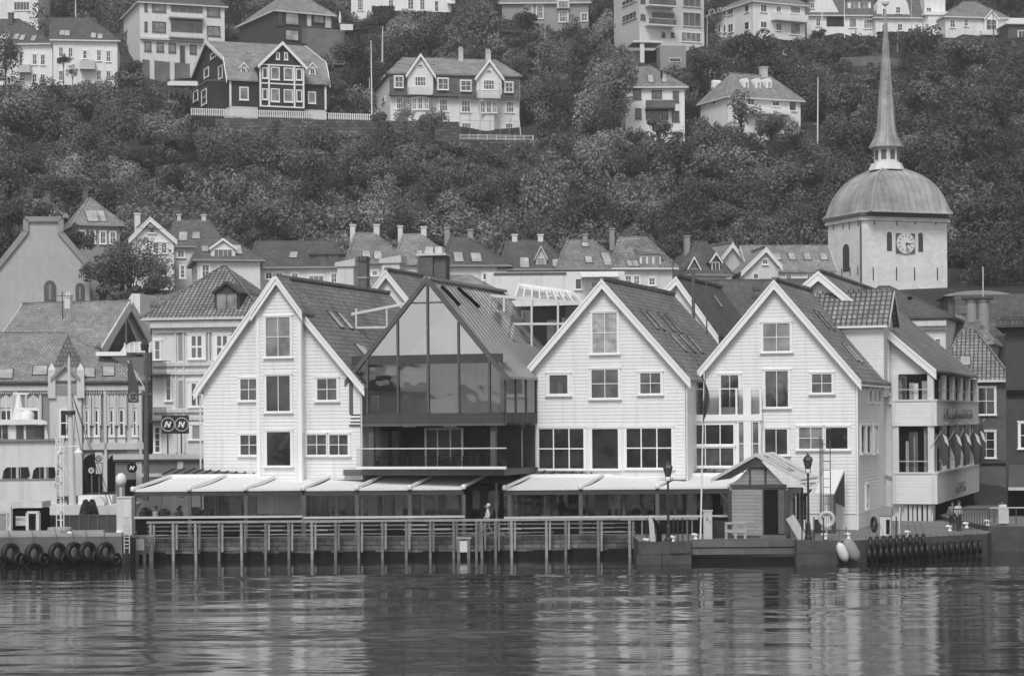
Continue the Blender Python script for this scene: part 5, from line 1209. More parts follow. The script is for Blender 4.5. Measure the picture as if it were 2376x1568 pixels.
for a, b in (((-.16, -.14), (-.07, .14)), ((-.07, .14), (.07, -.14)), ((.07, -.14), (.16, .14))): m2.tube([(a[0], -.14, a[1]), (b[0], -.14, b[1])], .05, 'trim', 6)
m2.build('letter_mark', f.root); m2 = MB(); m2.tube([(0, .0, .35), (0, 0, .55), (.3, .8, .55)], .03, 'iron', 5); m2.build('bracket', f.root)
f = Fr('banner', 'tall dark hanging banner with a ring emblem beside the utility pole', 'banner', 297, 934, 150, 0); w_, h_ = f.pf(321, 836); m2 = MB(); m2.prism([(0,0,0),(w_,0,0),(w_,0,h_*.35),(w_*.3,0,h_),(0,0,h_)], (0,.05,0), 'canvas'); m2.build('cloth', f.root)
m2 = MB(); m2.torus((w_/2, -.02, .42*w_+.1), (0, 1, 0), w_*.38, .02, 'pale', 24, 5); m2.build('ring', f.root); text_mesh('bærstubø', w_*.22, 'pale', 'lettering', f.root, (w_/2, -.03, .42*w_+.1), (R(90), 0, 0)); m2 = MB(); m2.tube([(0, 0, h_), (w_*1.4, .3, h_*.4), (w_*1.8, .3, 0)], .04, 'trim', 6); m2.build('bracket', f.root)
f, _, _ = flag_pole('tall dark timber utility pole beside the ornate corner house', 339, 1150, 341, 796, 150, .2, 'pole', 'utility_pole', 'wood2'); m2 = MB(); m2.box(-.9, .5, -.1, .1, 7.0, 7.15, 'wood2'); m2.lathe([(.25, 10.1), (.3, 10.5), (.15, 10.9)], 'iron', n=8); m2.build('fittings', f.root)
gl = House('glass_canopy', 'white steel canopy with a curved glazed roof above the market hall end', 172, .05, 228, 830, 366, 4, cat='canopy', foot=.1, wall='white3'); mb = MB(); a, z = gl.pf(278, 818); b, z2 = gl.pf(364, 792)
mb.prism([(a, 0, z), (b, 0, z), (b, 0, z2-.2), (b-.6, 0, z2), (a+1, 0, z2), (a+.3, 0, z2-.35)], (0, 4, 0), 'glassb', 'skyglass'); 
for k in range(7): u = a+.4+(b-a-.6)*k/6; mb.box(u-.05, u+.05, -.04, .0, z, z2-.1, 'trim')
mb.build('glazed_roof', gl.root); mb = MB(); a, z = gl.pf(226, 826); b, _ = gl.pf(296, 826); mb.box(a, b, -.5, 3, z, z+.32, 'trim'); mb.build('flat_roof', gl.root)
# traffic signs
for (lb, x, y0, y1, body, Y, kind) in (('white square zone sign with a ringed 30 above a smaller sign', 229, 1049, 1073, '30', 145, 'sq'), ('white round 30 sign in the dark shop arch', 212, 1084, 1098, '30', 146, 'rd')):
    f = Fr('traffic_sign', lb, 'sign', x, y1, Y, 0); h_ = f.pf(x, y0)[1]; m2 = MB()
    if kind == 'sq': m2.box(-h_*.33, h_*.33, 0, .05, 0, h_, 'sheet')
    o = None
    if kind == 'sq': o = m2.build('panel', f.root); m2 = MB(); m2.torus((0, -.01, h_*.4), (0, 1, 0), h_*.25, .03, 'dark3', 20, 6); m2.build('ring', f.root)
    else: m2.lathe([(h_*.5, 0), (h_*.5, .05)], 'sheet', n=20); o = m2.build('panel', f.root); o.rotation_euler = (R(90), 0, 0); o.location = (0, 0, h_*.5)
    text_mesh(body, h_*.3 if kind == 'sq' else h_*.55, 'iron', 'number', f.root, (0, -.06, h_*.4 if kind == 'sq' else h_*.5), (R(90), 0, 0))
    m2 = MB(); m2.tube([(0, .1, -2.8), (0, .1, h_)], .04, 'steel', 6); m2.build('pole', f.root)
    if kind == 'sq': m2 = MB(); m2.box(-.2, .2, 0, .05, -.75, -.05, 'sheet'); m2.build('lower_panel', f.root)
# ------------------------------------------------------------------ ferry, sailing boat and the concrete quay's fittings
fy = House('ferry', 'white passenger ferry with a rounded wheelhouse cut by the left edge', 136, -.2, -120, 1240, 134, 6, cat='ferry', foot=1, wall='white2')
fy.root.location.z = fy.O.z
P = lambda x, y: fy.pf(x, y)
mb = MB(); (a, z0), (b, z1) = P(-120, 1300), P(133, 1168); mb.prism([(a, 0, z0), (b-.8, 0, z0), (b+.6, 0, z1), (a, 0, z1)], (0, 6, 0), 'white2'); mb.build('hull', fy.root)
mb = MB(); mb.prism([(a, .1, z1+.003), (P(131, 1168)[0], .1, z1+.003), (P(131, 1100)[0], .1, P(0, 1112)[1]), (P(137, 1024)[0], .1, P(0, 1024)[1]), (a, .1, P(0, 1024)[1])], (0, 5.6, 0), 'white2'); mb.box(a, P(139, 1022)[0], -.1, 5.8, P(0, 1024)[1]+.003, P(0, 1020)[1], 'mid'); mb.box(a, P(131, 1022)[0], .04, .1, P(0, 1114)[1], P(0, 1111)[1], 'mid'); mb.build('deckhouse', fy.root)
for x0, x1 in ((-60, -6), (5, 69), (74, 130)):
    (p, q), (r_, s_) = P(x0, 1110), P(x1, 1083); c = .35; m2 = MB(); m2.prism([(p, .04, q), (r_-.15, .04, q), (r_, .04, q+.2), (r_-.1, .04, s_), (p+.3, .04, s_), (p+.1, .04, s_-.2)], (0, .05, 0), 'glassd')
    for k in (.33, .66): m2.box(p+(r_-p)*k-.03, p+(r_-p)*k+.03, .02, .039, q, s_, 'mid')
    for k in (.5,): m2.box(p+(r_-p)*k, p+(r_-p)*k+.16, .025, .038, q, s_, 'pale')
    m2.build('window', fy.root)
mb = MB(); mb.prism([(a, .6, P(0, 1019)[1]), (P(104, 0)[0], .6, P(0, 1019)[1]), (P(99, 0)[0], .6, P(0, 986)[1]), (a, .6, P(0, 986)[1])], (0, 4.4, 0), 'white2'); wh = mb.build('wheelhouse', fy.root)
for x0, x1 in ((-20, 2), (5, 17), (37, 54), (60, 73), (74, 88), (89, 102)): m2 = MB(); (p, q), (r_, s_) = P(x0, 1017), P(x1, 987); m2.box(p, r_, .54, .59, q, s_, 'glass'); m2.build('window', wh)
mb = MB(); z0, z1 = P(0, 985)[1], P(0, 973)[1]; b = P(101, 0)[0]; mb.prism([(a, .3, z0), (b, .3, z0), (b, .3, z0+.15), (b-.3, .3, z1-.05), (b-.8, .3, z1), (a, .3, z1)], (0, 5, 0), 'white'); mb.build('wheelhouse_roof', fy.root)
mb = MB(); u, z = P(42, 973); mb.tube([(u, 2, z-.1), (u, 2, z+1.6)], [.45, .12], 'white', 8); mb.box(u-.35, u+.6, 1.9, 2.1, z+1.6, z+1.72, 'white'); m = P(35, 950); n_ = P(89, 950); mb.box(m[0], n_[0], 1.7, 1.9, m[1]-.06, m[1]+.12, 'white'); mb.build('radar_mast', fy.root)
mb = MB(); u, z = P(62, 964); mb.lathe([(.2, -.6), (.42, -.2), (.46, .05), (.36, .26), (.1, .34)], 'white', (u, 1.5, z), 14); mb.build('radar_dome', fy.root, smooth=True)
for x0, y0 in ((14, 925), (26, 918)): m2 = MB(); u, z = P(x0, y0); m2.tube([(u, 1, P(0, 973)[1]-.1), (u-.05, 1, z)], .035, 'white', 6); m2.build('whip_antenna', fy.root)
sbt = Fr('sailing_boat', 'white moored boat with a tall pale mast and dark rigging behind the quay fence', 'boat', 166, 1190, 131.5, 0)
mb = MB(); mb.prism([(-.6, 0, -1), (3.2, 0, -1), (3.9, 0, .55), (-.4, 0, .5)], (0, 2.4, 0), 'white3'); mb.build('hull', sbt.root); mb = MB(); mb.box(.3, 2.4, .5, 2, .503, 1.05, 'white'); mb.build('cabin', sbt.root)
x, z = sbt.pf(157, 846); mb = MB(); mb.tube([(.0, .4, -.5), (x*.5, .4, z*.5), (x, .4, z)], [.24, .19, .09], 'white3', 10); mb.lathe([(.1, 0), (.06, .3), (.02, .6)], 'white3', (x, .4, z), 8); zz = sbt.pf(157, 962)[1]; mb.lathe([(.3, 0), (.3, .25)], 'iron', (x*.6, .4, zz), 10); mb.build('mast', sbt.root)
mb = MB(); zt = sbt.pf(157, 900)[1]
for tx, tz in (sbt.pf(262, 1180), sbt.pf(248, 1165), sbt.pf(125, 1130), sbt.pf(200, 1120)): mb.tube([(x*.8, .4, zt if tx > 0 else zz), (tx, .3, tz)], .022, 'iron', 5)
mb.build('rigging', sbt.root); mb = MB(); mb.tube([(0, .3, 1.2), sbt.pf(118, 985) and (sbt.pf(118, 985)[0], .3, sbt.pf(118, 985)[1])], .09, 'white3', 8); mb.build('boom', sbt.root)
tp = Fr('boat_canopy', 'small white barrel-shaped canopy on a moored boat behind the cypress shrubs', 'canopy', 203, 1172, 130.6, 0); mb = MB(); L = tp.pf(242, 1172)[0]; mb.prism([(L*k/8, 0, .55*math.sin(math.pi*(k+1)/10)) for k in range(9)]+[(L, 0, 0), (0, 0, 0)], (0, 1.6, 0), 'cloth'); mb.build('cloth', tp.root); mb = MB(); mb.prism([(-.2, -.1, -1.2), (L+.6, -.1, -1.2), (L+1.1, -.1, -.01), (-.3, -.1, -.01)], (0, 1.8, 0), 'white3'); mb.build('hull', tp.root)
gb = Fr('radome', 'large white globe on a short stand beside the awning corner', 'radome', 281, 1130, 129.5, 0); mb = MB(); r = .33; mb.lathe([(.05, 0), (r*.7, .12), (r*1.02, .36), (r*.9, .62), (r*.5, .8), (.02, .84)], 'white', (0, 0, .02), 16); mb.build('globe', gb.root, smooth=True); mb = MB(); mb.tube([(0, 0, -2), (0, 0, .05)], .1, 'white3', 8); mb.build('stand', gb.root)
def b_(name, label, cat, px, py, Y, boxes, txt=None):
    f = Fr(name, label, cat, px, py, Y, 0)
    for nm, x0, y0, x1, y1, d0, d1, key in boxes:
        (p, q), (r_, s_) = f.pf(x0, y1), f.pf(x1, y0); m2 = MB(); m2.box(p, r_, d0, d1, q, s_, key); m2.build(nm, f.root)
    if txt:
        for body, x, y, sz, key in txt: p, q = f.pf(x, y); text_mesh(body, sz, key, 'lettering', f.root, (p, -.09, q), (R(90), 0, 0))
    return f
b_('fuel_kiosk', 'dark fuel kiosk with a white flat roof and white sign on the concrete quay', 'kiosk', 29, 1241, 123.6, (('body', 29, 1179, 98, 1241, 0, 2, 'black'), ('roof', 8, 1163, 99, 1178, -.2, 2.2, 'white3'), ('sign', 37, 1197, 61, 1219, -.08, -.003, 'sheet')), (('RAGN J. S', 48, 1204, .2, 'iron'),))
b_('fuel_pump', 'pale grey fuel pump in a rounded housing in front of the dark kiosk', 'pump', 60, 1240, 122.7, (('side_panel', 60, 1190, 66, 1240, 0, .5, 'cream'), ('side_panel', 84, 1190, 90, 1240, 0, .5, 'cream'), ('hood', 62, 1186, 88, 1191, -.02, .52, 'cream'), ('back_panel', 66, 1191, 84, 1240, .3, .5, 'mid'), ('hose_unit', 68, 1196, 78, 1228, .1, .28, 'black')))
b_('sign_post', 'narrow white post with vertical dark lettering left of the dark kiosk', 'post', 14, 1242, 122.6, (('body', 14, 1174, 25, 1242, 0, .25, 'white3'),), (('O\nT\nE\nP\nP', 19, 1205, .17, 'iron'),))
b_('storage_box', 'grey storage box cut by the left frame edge on the quay', 'box', -20, 1241, 123.2, (('body', -20, 1192, 13, 1241, 0, 1, 'mid'), ('lid', -21, 1187, 14, 1192, -.05, 1.05, 'pale')))
b_('power_cabinet', 'tall white electricity cabinet at the end of the concrete quay', 'cabinet', 271, 1241, 122.4, (('body', 271, 1155, 305, 1241, 0, .8, 'white3'), ('door', 286, 1158, 304, 1200, -.03, -.003, 'cream'), ('roof', 270, 1152, 306, 1155, -.05, .85, 'trim2')))
f = Fr('mast_base', 'round pale concrete base on the quay under the white ladder mast', 'base', 139, 1242, 123.4, 0); mb = MB(); mb.lathe([(.70, 0), (.72, .35), (.68, .48), (.1, .5)], 'concrete', n=20); mb.build('base', f.root)
lm = ladder('ladder_mast', 'white ladder mast with light fittings on the round concrete base', 129.5, 146.5, 1012, 1231, 123.4, 13, 'trim', .022); m2 = MB()
for k in range(5): m2.lathe([(.05, 0), (.09, .1), (.04, .22)], 'white3', (.33, -.05, 1+k*.85), 8)
m2.tube([(.3, -.02, 0), (.3, -.02, 5.9)], .05, 'trim', 6); m2.build('light_fittings', lm.root)
f = Fr('lamp_arm', 'white bell lamps on a thin arm in front of the sailing mast', 'lamp', 140, 1040, 124, 0); a = f.pf(182, 1042); mb = MB(); mb.tube([(0, 0, .1), (a[0], 0, .12)], .03, 'trim', 6); mb.build('arm', f.root)
for x in (0.02, a[0]): m2 = MB(); m2.lathe([(.05, .05), (.1, -.1), (.26, -.22), (.26, -.28), (.05, -.28)], 'trim', (x, 0, 0), 12); m2.build('lamp_shade', f.root)
f = Fr('quay_fence', 'dark fence with glass panels and benches behind the concrete quay', 'fence', 98, 1236, 126.4, 0); L = f.pf(270, 1236)[0]; mb = MB(); mb.box(0, L, 0, .06, .98, 1.05, 'dark3'); mb.box(0, L, 0, .06, 0, .2, 'dark2'); mb.box(0, L, .05, .07, .2, .98, 'dark2')
for k in range(9): mb.box(L*k/8-.04, L*k/8+.04, -.02, .04, 0, .98, 'dark3')
mb.build('panels', f.root)
for k, px in enumerate((199, 214)):
    f = Fr('cypress_shrub', ('left', 'right')[k]+' one of two small dark cypress shrubs in front of the white boat canopy', 'shrub', px, 1197, 128.6, 0); M_SHR = f
    rs2 = np.random.default_rng(k); n = 700; hgt = f.pf(px, 1160)[1]; z = rs2.uniform(0, 1, n); rr = .32*(1-z)**.7+.05; th = rs2.uniform(0, 6.28, n); m2 = MB()
    for i in range(n):
        p = Vector((rr[i]*math.cos(th[i]), rr[i]*math.sin(th[i]), z[i]*hgt)); d = Vector(rs2.normal(size=3)).normalized()*.06; e = Vector(rs2.normal(size=3)).normalized()*.06; m2.quad(p-d-e, p+d-e, p+d+e, p-d+e, 'leafd')
    m2.build('foliage', f.root); m2 = MB(); m2.tube([(0, 0, -.6), (0, 0, hgt*.8)], [.1, .03], 'bark', 6); m2.build('trunk', f.root)
for px0, px1, y in ((0, 143, 1244), (168, 243, 1241)):
    a = at(px0, y, 122.35); b = at(px1, y, 122.35); mb = MB(); mb.box(a.x, b.x, 122.2, 122.5, 1.75, 1.97, 'concrete'); o = mb.build('kerb_beam'); tag(o, kind='structure')

for k, (px, r_, lb) in enumerate(((338, .42, 'low leafy potted plant at the left end of the first terrace'), (382, .38, 'low leafy potted plant between the two people groups on the first terrace'), (455, .42, 'taller leafy potted plant by the second post of the first terrace'), (476, .3, 'small potted plant beside the white house corner on the first terrace'))):
    f = Fr('potted_plant', lb, 'plant', px, proj((at(px, 1200, 128.6).x, 128.6, 1.25))[1], 128.6, 0, 'potted plants on the first terrace'); mb = MB(); mb.lathe([(.2, 0), (.26, .9), (.22, .9)], 'dark3', n=10); mb.build('pot', f.root)
    r = np.random.default_rng(40+k); mb = MB()
    for i in range(420):
        d = Vector(r.normal(size=3)).normalized(); p = Vector((0, 0, 1.15+r_*.5))+d*(r_*r.uniform(.5, 1)); a = d.orthogonal().normalized()*.05; b = d.cross(a); mb.quad(p-a-b, p+a-b, p+a+b, p-a+b, 'leafd')
    mb.build('foliage', f.root)
# ------------------------------------------------------------------ church tower
KEEP = []       # picture areas (px rect, distance) where no tree crown may stand in front
ct = House('church_tower', 'white brick church tower with a curved copper dome and tall needle spire', 226, -.375, 2001, 760, 2199, xs=1923, cat='tower', foot=18, wall='whitebrick', n0=.05)
def church():
    W, D = ct.W, ct.D; S = (W+D)/2; ze = ct.z(494); ct.ze = ze
    mb = MB(); mb.box(0, W, 0, D, -ct.foot, ze, 'whitebrick'); mb.build('wall', ct.root)
    mb = MB(); mb.box(-.25, W+.25, -.25, D+.25, ze-.75, ze-.35, 'whitebrick'); mb.box(-.45, W+.45, -.45, D+.45, ze-.34, ze, 'dark3'); mb.build('cornice', ct.root)
    cx, cy = W/2, D/2
    def zc(y): return ct.pp(2060, y, (0, cy, 0), (0, 1, 0)).z
    z0 = ze+.02; z1 = zc(390); h = z1-z0; hw = S/2+.65
    pr = [(1.0, 0), (.975, .02), (.945, .06), (.925, .12), (.90, .2), (.87, .3), (.83, .4), (.78, .5), (.715, .6), (.63, .7), (.53, .79), (.41, .87), (.28, .935), (.17, .975), (.165, 1.0)]
    mb = MB(); mb.lathe([(r*hw*math.sqrt(2), z0+h*z) for r, z in pr], 'coppers', (cx, cy, 0), 4, R(45)); d = mb.build('dome', ct.root)
    mb = MB()
    for k in range(4):
        t = R(45+90*k); mb.tube([(cx+r*hw*1.414*math.cos(t), cy+r*hw*1.414*math.sin(t), z0+h*z+.03) for r, z in pr], .12, 'zinc', 6)
    mb.build('dome_ribs', d)
    hl = (2088-2031)/2/F*226*1.02
    mb = MB(); za = zc(380); zb = zc(343); mb.lathe([(hl*1.5, z1-.3), (hl*1.25, za), (hl, za+.05), (hl, zb)], 'cream', (cx, cy, 0), 8, R(22.5))
    l = mb.build('lantern', ct.root)
    mb = MB()
    for k in range(8):
        t = R(45*k); c = Vector((cx+hl*.94*math.cos(t), cy+hl*.94*math.sin(t), 0)); tx = Vector((-math.sin(t), math.cos(t), 0))*.28
        mb.add([c-tx+Vector((0,0,za+.35)), c+tx+Vector((0,0,za+.35)), c+tx+Vector((0,0,zb-.3)), c-tx+Vector((0,0,zb-.3))], [(0,1,2,3)], 'dark3')
    mb.build('louvre_opening', l)
    r1 = (2101-2018)/2/F*226; zt = zc(12); zf = zc(308); r2 = (2083-2036)/2/F*226
    mb = MB(); mb.lathe([(r1*.98, zb-.12), (r1*1.02, zb), (r1*.9, zb+(zf-zb)*.28), (r1*.74, zb+(zf-zb)*.6), (r2*1.08, zf), (r2*.96, zf+.7), (.09, zt-.6)], 'coppers', (cx, cy, 0), 8, R(22.5)); s = mb.build('spire', ct.root)
    mb = MB(); mb.lathe([(.03, zt-.7), (.05, zt-.2), (.34, zt+.0), (.4, zt+.25), (.3, zt+.5), (.05, zt+.65), (.04, zt+1.6)], 'cream', (cx, cy, 0), 10); mb.build('finial', s)
    # clock
    a, zt_ = ct.pf(2078, 541); b, zb_ = ct.pf(2122, 588); c = ((a+b)/2, (zt_+zb_)/2); r = (b-a)/2*.97
    mb = MB(); mb.box(a, b, -.12, .02, zb_, zt_, 'dark3'); ck = mb.build('clock', ct.root)
    mb = MB(); mb.prism([(c[0]+r*math.cos(t), -.16, c[1]+r*math.sin(t)) for t in [2*math.pi*k/32 for k in range(32)]], (0, .038, 0), 'white2'); mb.build('clock_face', ck)
    mb = MB()
    for k in range(12):
        t = R(30*k); mb.bar((c[0]+r*.56*math.cos(t), -.175, c[1]+r*.56*math.sin(t)), (c[0]+r*.9*math.cos(t), -.175, c[1]+r*.9*math.sin(t)), .1, .02, 'mid', up=(0, 1, 0))
    mb.build('hour_marks', ck)
    for nm, t, l_, w_ in (('hour_hand', R(-12), .5, .14), ('minute_hand', R(-75), .95, .1)):
        m2 = MB(); m2.bar((c[0], -.2, c[1]), (c[0]+r*l_*math.cos(t), -.2, c[1]+r*l_*math.sin(t)), w_, .03, 'iron', up=(0, 1, 0)); m2.build(nm, ck)
    def slit(x0, y0, x1, y1, face='F', key='dark2'):
        if face == 'F': (p, q), (r_, s_) = ct.pf(x0, y1), ct.pf(x1, y0); T = lambda a_, o, z: (a_, -o, z)
        else: (p, q), (r_, s_) = ct.pl(x1, y1), ct.pl(x0, y0); T = lambda a_, o, z: (-o, a_, z)
        if p > r_: p, r_ = r_, p
        m = (p+r_)/2; w_ = (r_-p)/2; pts = [T(p, .04, q), T(r_, .04, q)]+[T(m+w_*math.cos(t), .04, s_-w_+w_*math.sin(t)) for t in [math.pi*k/8 for k in range(9)]]
        ex = Vector(T(0, -.05, 0)); m2 = MB(); m2.prism(pts, ex, key); m2.build('arched_opening', ct.root)
    slit(2058, 538, 2069, 582); slit(2131, 540, 2141, 584); slit(1956, 567, 1971, 629, 'L')
    for x, y0, y1 in ((2029, 500, 521), (2081, 498, 524), (2123, 500, 521), (2171, 500, 522), (2026, 620, 650), (2080, 620, 650), (2122, 621, 650), (2175, 621, 650)):
        (p, q), (_, s_) = ct.pf(x, y1), ct.pf(x, y0); m2 = MB(); m2.box(p-.05, p+.05, -.06, -.003, q, s_, 'iron'); m2.build('wall_anchor', ct.root)
    for x, y0, y1 in ((1934, 517, 533), (1957, 512, 532), (1971, 508, 532), (1992, 500, 526), (1936, 625, 645), (1954, 623, 641), (1973, 620, 641), (1991, 619, 638)):
        (p, q), (_, s_) = ct.pl(x, y1), ct.pl(x, y0); m2 = MB(); m2.box(-.06, -.003, p-.05, p+.05, q, s_, 'iron'); m2.build('wall_anchor', ct.root)
    m2 = MB(); m2.box(-.2, -.06, -.1, .04, -10, ze-.8, 'dark3'); m2.build('drainpipe', ct.root)
church(); KEEP.append((1908, 300, 2212, 740, 232)); KEEP.append((2012, 0, 2106, 350, 226))
# ------------------------------------------------------------------ buildings right behind the waterfront row
rg = House('rear_gable_house', 'white gabled house half hidden behind the first house and the glass gable', 152, TH, 872, 900, 965, 12, foot=4, wall='boards', group=None); rg.gable((900, 633), (872, 672), (962, 712), tile='tile', bw=.35)
rg2 = House('rear_gable_house', 'white gabled house with a steep dark roof behind the wide white house', 156, TH, 1536, 900, 1660, 14, foot=4, wall='boards'); rg2.gable((1572, 648), (1540, 686), (1660, 770), tile='tile3', bw=.4); rg2.sky('R', 1665, 700, .7, 1.2)
bigr = House('dark_tiled_house', 'broad dark tiled roof filling the gap behind the two right-hand gables', 172, .05, 1600, 900, 1900, 12, foot=4, wall='white3'); bigr.gableS(770, (1600, 657), (1895, 652), .3, 'tile3')
for x, y in ((1755, 672), (1752, 690)): bigr.sky('F', x, y, .6, .5, gm='dark2')
cs = Fr('chimney_stack', 'broad dark brick chimney stack with white pots behind the glass gable', 'chimney', 970, 700, 158, .2); mb = MB(); u, z = cs.pf(1032, 595); mb.box(0, u*.55, 0, 1.4, -3, z, 'brickd'); mb.box(u*.55+.01, u, .25, 1.6, -3, z+.05, 'brickd'); mb.build('stack', cs.root); mb = MB(); mb.box(-.12, u+.12, -.1, 1.7, z+.08, z+.25, 'pale'); mb.build('cap', cs.root)
for k in range(2): m2 = MB(); m2.box(u*(.28+.33*k), u*(.28+.33*k)+u*.26, .2, 1.2, z+.253, z+.75, 'white3'); m2.build('pot', cs.root)
c2 = Fr('chimney_stack', 'slim dark banded chimney rising from the roof of the first house', 'chimney', 831, 700, 149, .3); mb = MB(); u, z = c2.pf(850, 606); mb.box(0, u, 0, u, -3, z, 'brickd')
for zz in (z-1.2, z-2.4): mb.box(-.05, u+.05, -.05, u+.05, zz, zz+.15, 'mid')
mb.build('stack', c2.root); m2 = MB()
for i in range(3): m2.box(-.08+i*u*.4, -.08+i*u*.4+.2, -.08, u+.08, z+.003, z+.35, 'brickd')
m2.build('cap', c2.root)
for (lb, x0, y0, x1, y1) in (('white boxy roof vent left of the slim banded chimney', 783, 618, 820, 650), ('pale slanted roof vent right of the slim banded chimney', 886, 610, 927, 652)):
    f = Fr('roof_vent', lb, 'roof vent', x0, y1, 156, .2); u, z = f.pf(x1, y0); m2 = MB(); m2.box(0, u, 0, 1.5, -2, z, 'white3'); m2.build('body', f.root); m2 = MB(); m2.prism([(-.15, -.15, z+.003), (u+.15, -.15, z+.003), (u+.15, -.15, z+.55), (-.15, -.15, z+.3)], (0, 1.8, 0), 'pale'); m2.build('cowl', f.root)
def roofline(name, label, Y, pts, ybot, D, key, wall='white3', coping=None):
    h = House(name, label, Y, .1, pts[0][0], ybot, pts[-1][0], D, foot=3, wall=wall); polywall(h, [(pts[0][0], ybot+40)]+pts+[(pts[-1][0], ybot+40)], D, key); return h
fl = House('low_parapet_house', 'low roofs with white parapet copings between the chimneys and the dark brick stack', 176, .12, 800, 720, 1160, 8, foot=4, wall='white3'); fl.hip(690, (840, 648), (1090, 634), .3, 'slate', 'trim')
# terraces on the roofs: white steel frames
def frame(name, label, Y, bars, yaw=TH, panes=()):
    f = Fr(name, label, 'roof terrace', bars[0][0], bars[0][1], Y, yaw); mb = MB()
    for x0, y0, x1, y1, w_ in bars: p = f.pf(x0, y0); q = f.pf(x1, y1); mb.bar((p[0], 0, p[1]), (q[0], 0, q[1]), w_*.75, w_*.75, 'trim2', up=(0, 1, 0))
    mb.build('steel_frame', f.root)
    for pts, key, deep in panes:
        m2 = MB(); q = [f.pp(x, y, (0, w_, 0), (0, 1, 0)) for x, y, w_ in pts]; m2.poly(q, key); m2.build('glass_panel', f.root)
    return f
frame('roof_terrace', 'white steel roof terrace frame between the first house and the glass gable', 137.5, ((816, 729, 955, 702, .22), (827, 716, 827, 764, .16), (898, 712, 898, 772, .14), (826, 760, 912, 759, .18)))
rt = frame('roof_terrace', 'white steel roof terrace with a glazed roof right of the glass gable', 139, ((1130, 685, 1350, 703, .22), (1170, 690, 1170, 760, .18), (1234, 697, 1234, 828, .16), (1295, 702, 1295, 775, .16), (1128, 752, 1316, 751, .2)))
m2 = MB(); A, B, C_, D_ = [rt.pp(x, y, (0, w_, 0), (0, 1, 0)) for x, y, w_ in ((1195, 694, .2), (1350, 703, .2), (1328, 680, 4.5), (1204, 662, 4.5))]; m2.add([A, B, C_, D_], [(0, 1, 2, 3)], 'glassb')
for k in range(9): m2.bar(A.lerp(B, k/8)+Vector((0,0,.05)), D_.lerp(C_, k/8)+Vector((0,0,.05)), .1, .1, 'trim')
m2.bar(D_, C_, .3, .3, 'trim'); m2.build('glazed_roof', rt.root)
m2 = MB(); rs = random.Random(3); a = rt.pf(1130, 760)[0]; b = rt.pf(1330, 760)[0]; z0 = rt.pf(1200, 840)[1]; z1 = rt.pf(1200, 705)[1]
m2.box(a-1, b+1.5, 3.0, 3.2, z0-3, z1, 'dark3')
for k in range(9): x = a+(b-a)*rs.random(); m2.box(x, x+rs.choice((.15, .4, .8)), 2.9, 2.98, z0-2, z1-rs.random()*2, rs.choice(('mid', 'pale', 'dark', 'white3')))
m2.build('terrace_back_wall', rt.root)
for lb, px, yt, yb, Y in (('thin roof antenna mast right of the wide white house', 1640, 655, 770, 147), ('bent thin aerial pole behind the wide gable roof', 1562, 600, 690, 158), ('slim metal flue behind the wide gable roof', 1609, 625, 720, 150)):
    f = Fr('antenna_mast', lb, 'antenna', px, yb, Y, 0); m2 = MB(); z = f.pf(px, yt)[1]; m2.tube([(0, 0, -1), (0, 0, z)], .05 if Y != 150 else .12, 'dark3', 6); m2.tube([(-.4, 0, z*.9), (.5, 0, z*.9)], .03, 'dark3', 5); m2.build('mast', f.root)
# ------------------------------------------------------------------ middle row of houses under the wooded slope
GM = 'tiled houses in the middle row below the wood'
def mid(label, Y, yaw, xc, x1, ye, r0, r1, wall, tile, D=9, yb=665, oh=.5, chims=(), skys=(), wins=(), trim='mid', name='tiled_house', **kw):
    h = House(name, label, Y, yaw, xc, yb, x1, D, foot=8, wall=wall, group=GM, n0=.03); h.hip(ye, r0, r1, oh, tile, trim)
    for c in chims: h.chim(*c[:4], key=c[4], pots=c[5] if len(c) > 5 else 0)
    for s_ in skys: h.sky('F', *s_[:2], *(s_[2:] or (.85, 1.5)))
    for w_ in wins: h.win(*w_[:4], w_[4], w_[5], trim=.1, gm=w_[6] if len(w_) > 6 else 'glass')
    KEEP.append((min(xc, r0[0])-8, min(r0[1], r1[1])+3, x1+6, 660, Y)); return h
mid('brick house with a tall hipped roof and a three-pane skylight at the far left', 222, -.35, 181, 279, 524, (205, 459), (209, 459), 'mid', 'tile2', 9.5, chims=((192, 203, 440, 466, 'dark3'),), skys=((210, 502, 1.0, 2.6), (222, 502, 1.0, 2.6), (234, 502, 1.0, 2.6)), wins=((184, 536, 198, 562, 2, 2), (207, 536, 220, 565, 2, 2, 'glassd'), (232, 537, 245, 566, 2, 2, 'glassd'), (255, 538, 268, 567, 2, 2)))
mid('grey hipped roof with two dark chimneys poking above the trees at the far left', 236, -.3, 60, 150, 505, (82, 462), (108, 462), 'mid', 'tile2', 9, chims=((64, 76, 444, 480, 'dark3'), (104, 116, 446, 475, 'dark3')))
wg = House('white_gable_house', 'white house with a half-hipped gable and tall white chimney behind the big tree', 218, -.28, 305, 660, 404, 10, foot=8, wall='white', group=GM, n0=.03)
wg.gable((347, 508), (305, 552), (404, 556), tile='tile4', bw=.3, ov=.3, front=.3); mb = MB(); a = Vector((wg.ua, 0, wg.za)); mb.add([a+Vector((-1.5, -.4, -1.0)), a+Vector((1.5, -.4, -1.0)), a+Vector((0, 1.4, .35))], [(0, 1, 2)], 'tile4'); mb.build('half_hip', wg.roof)
wg.chim(312, 325, 498, 530, 3, 'white2'); wg.win(345, 525, 359, 541, 1, 1, trim=.12, gm='glassd'); wg.win(355, 563, 368, 588, 2, 2, trim=.12); wg.win(374, 563, 387, 588, 2, 2, trim=.12); wg.win(366, 612, 388, 640, 3, 2, trim=.1); KEEP.append((300, 500, 410, 600, 218))
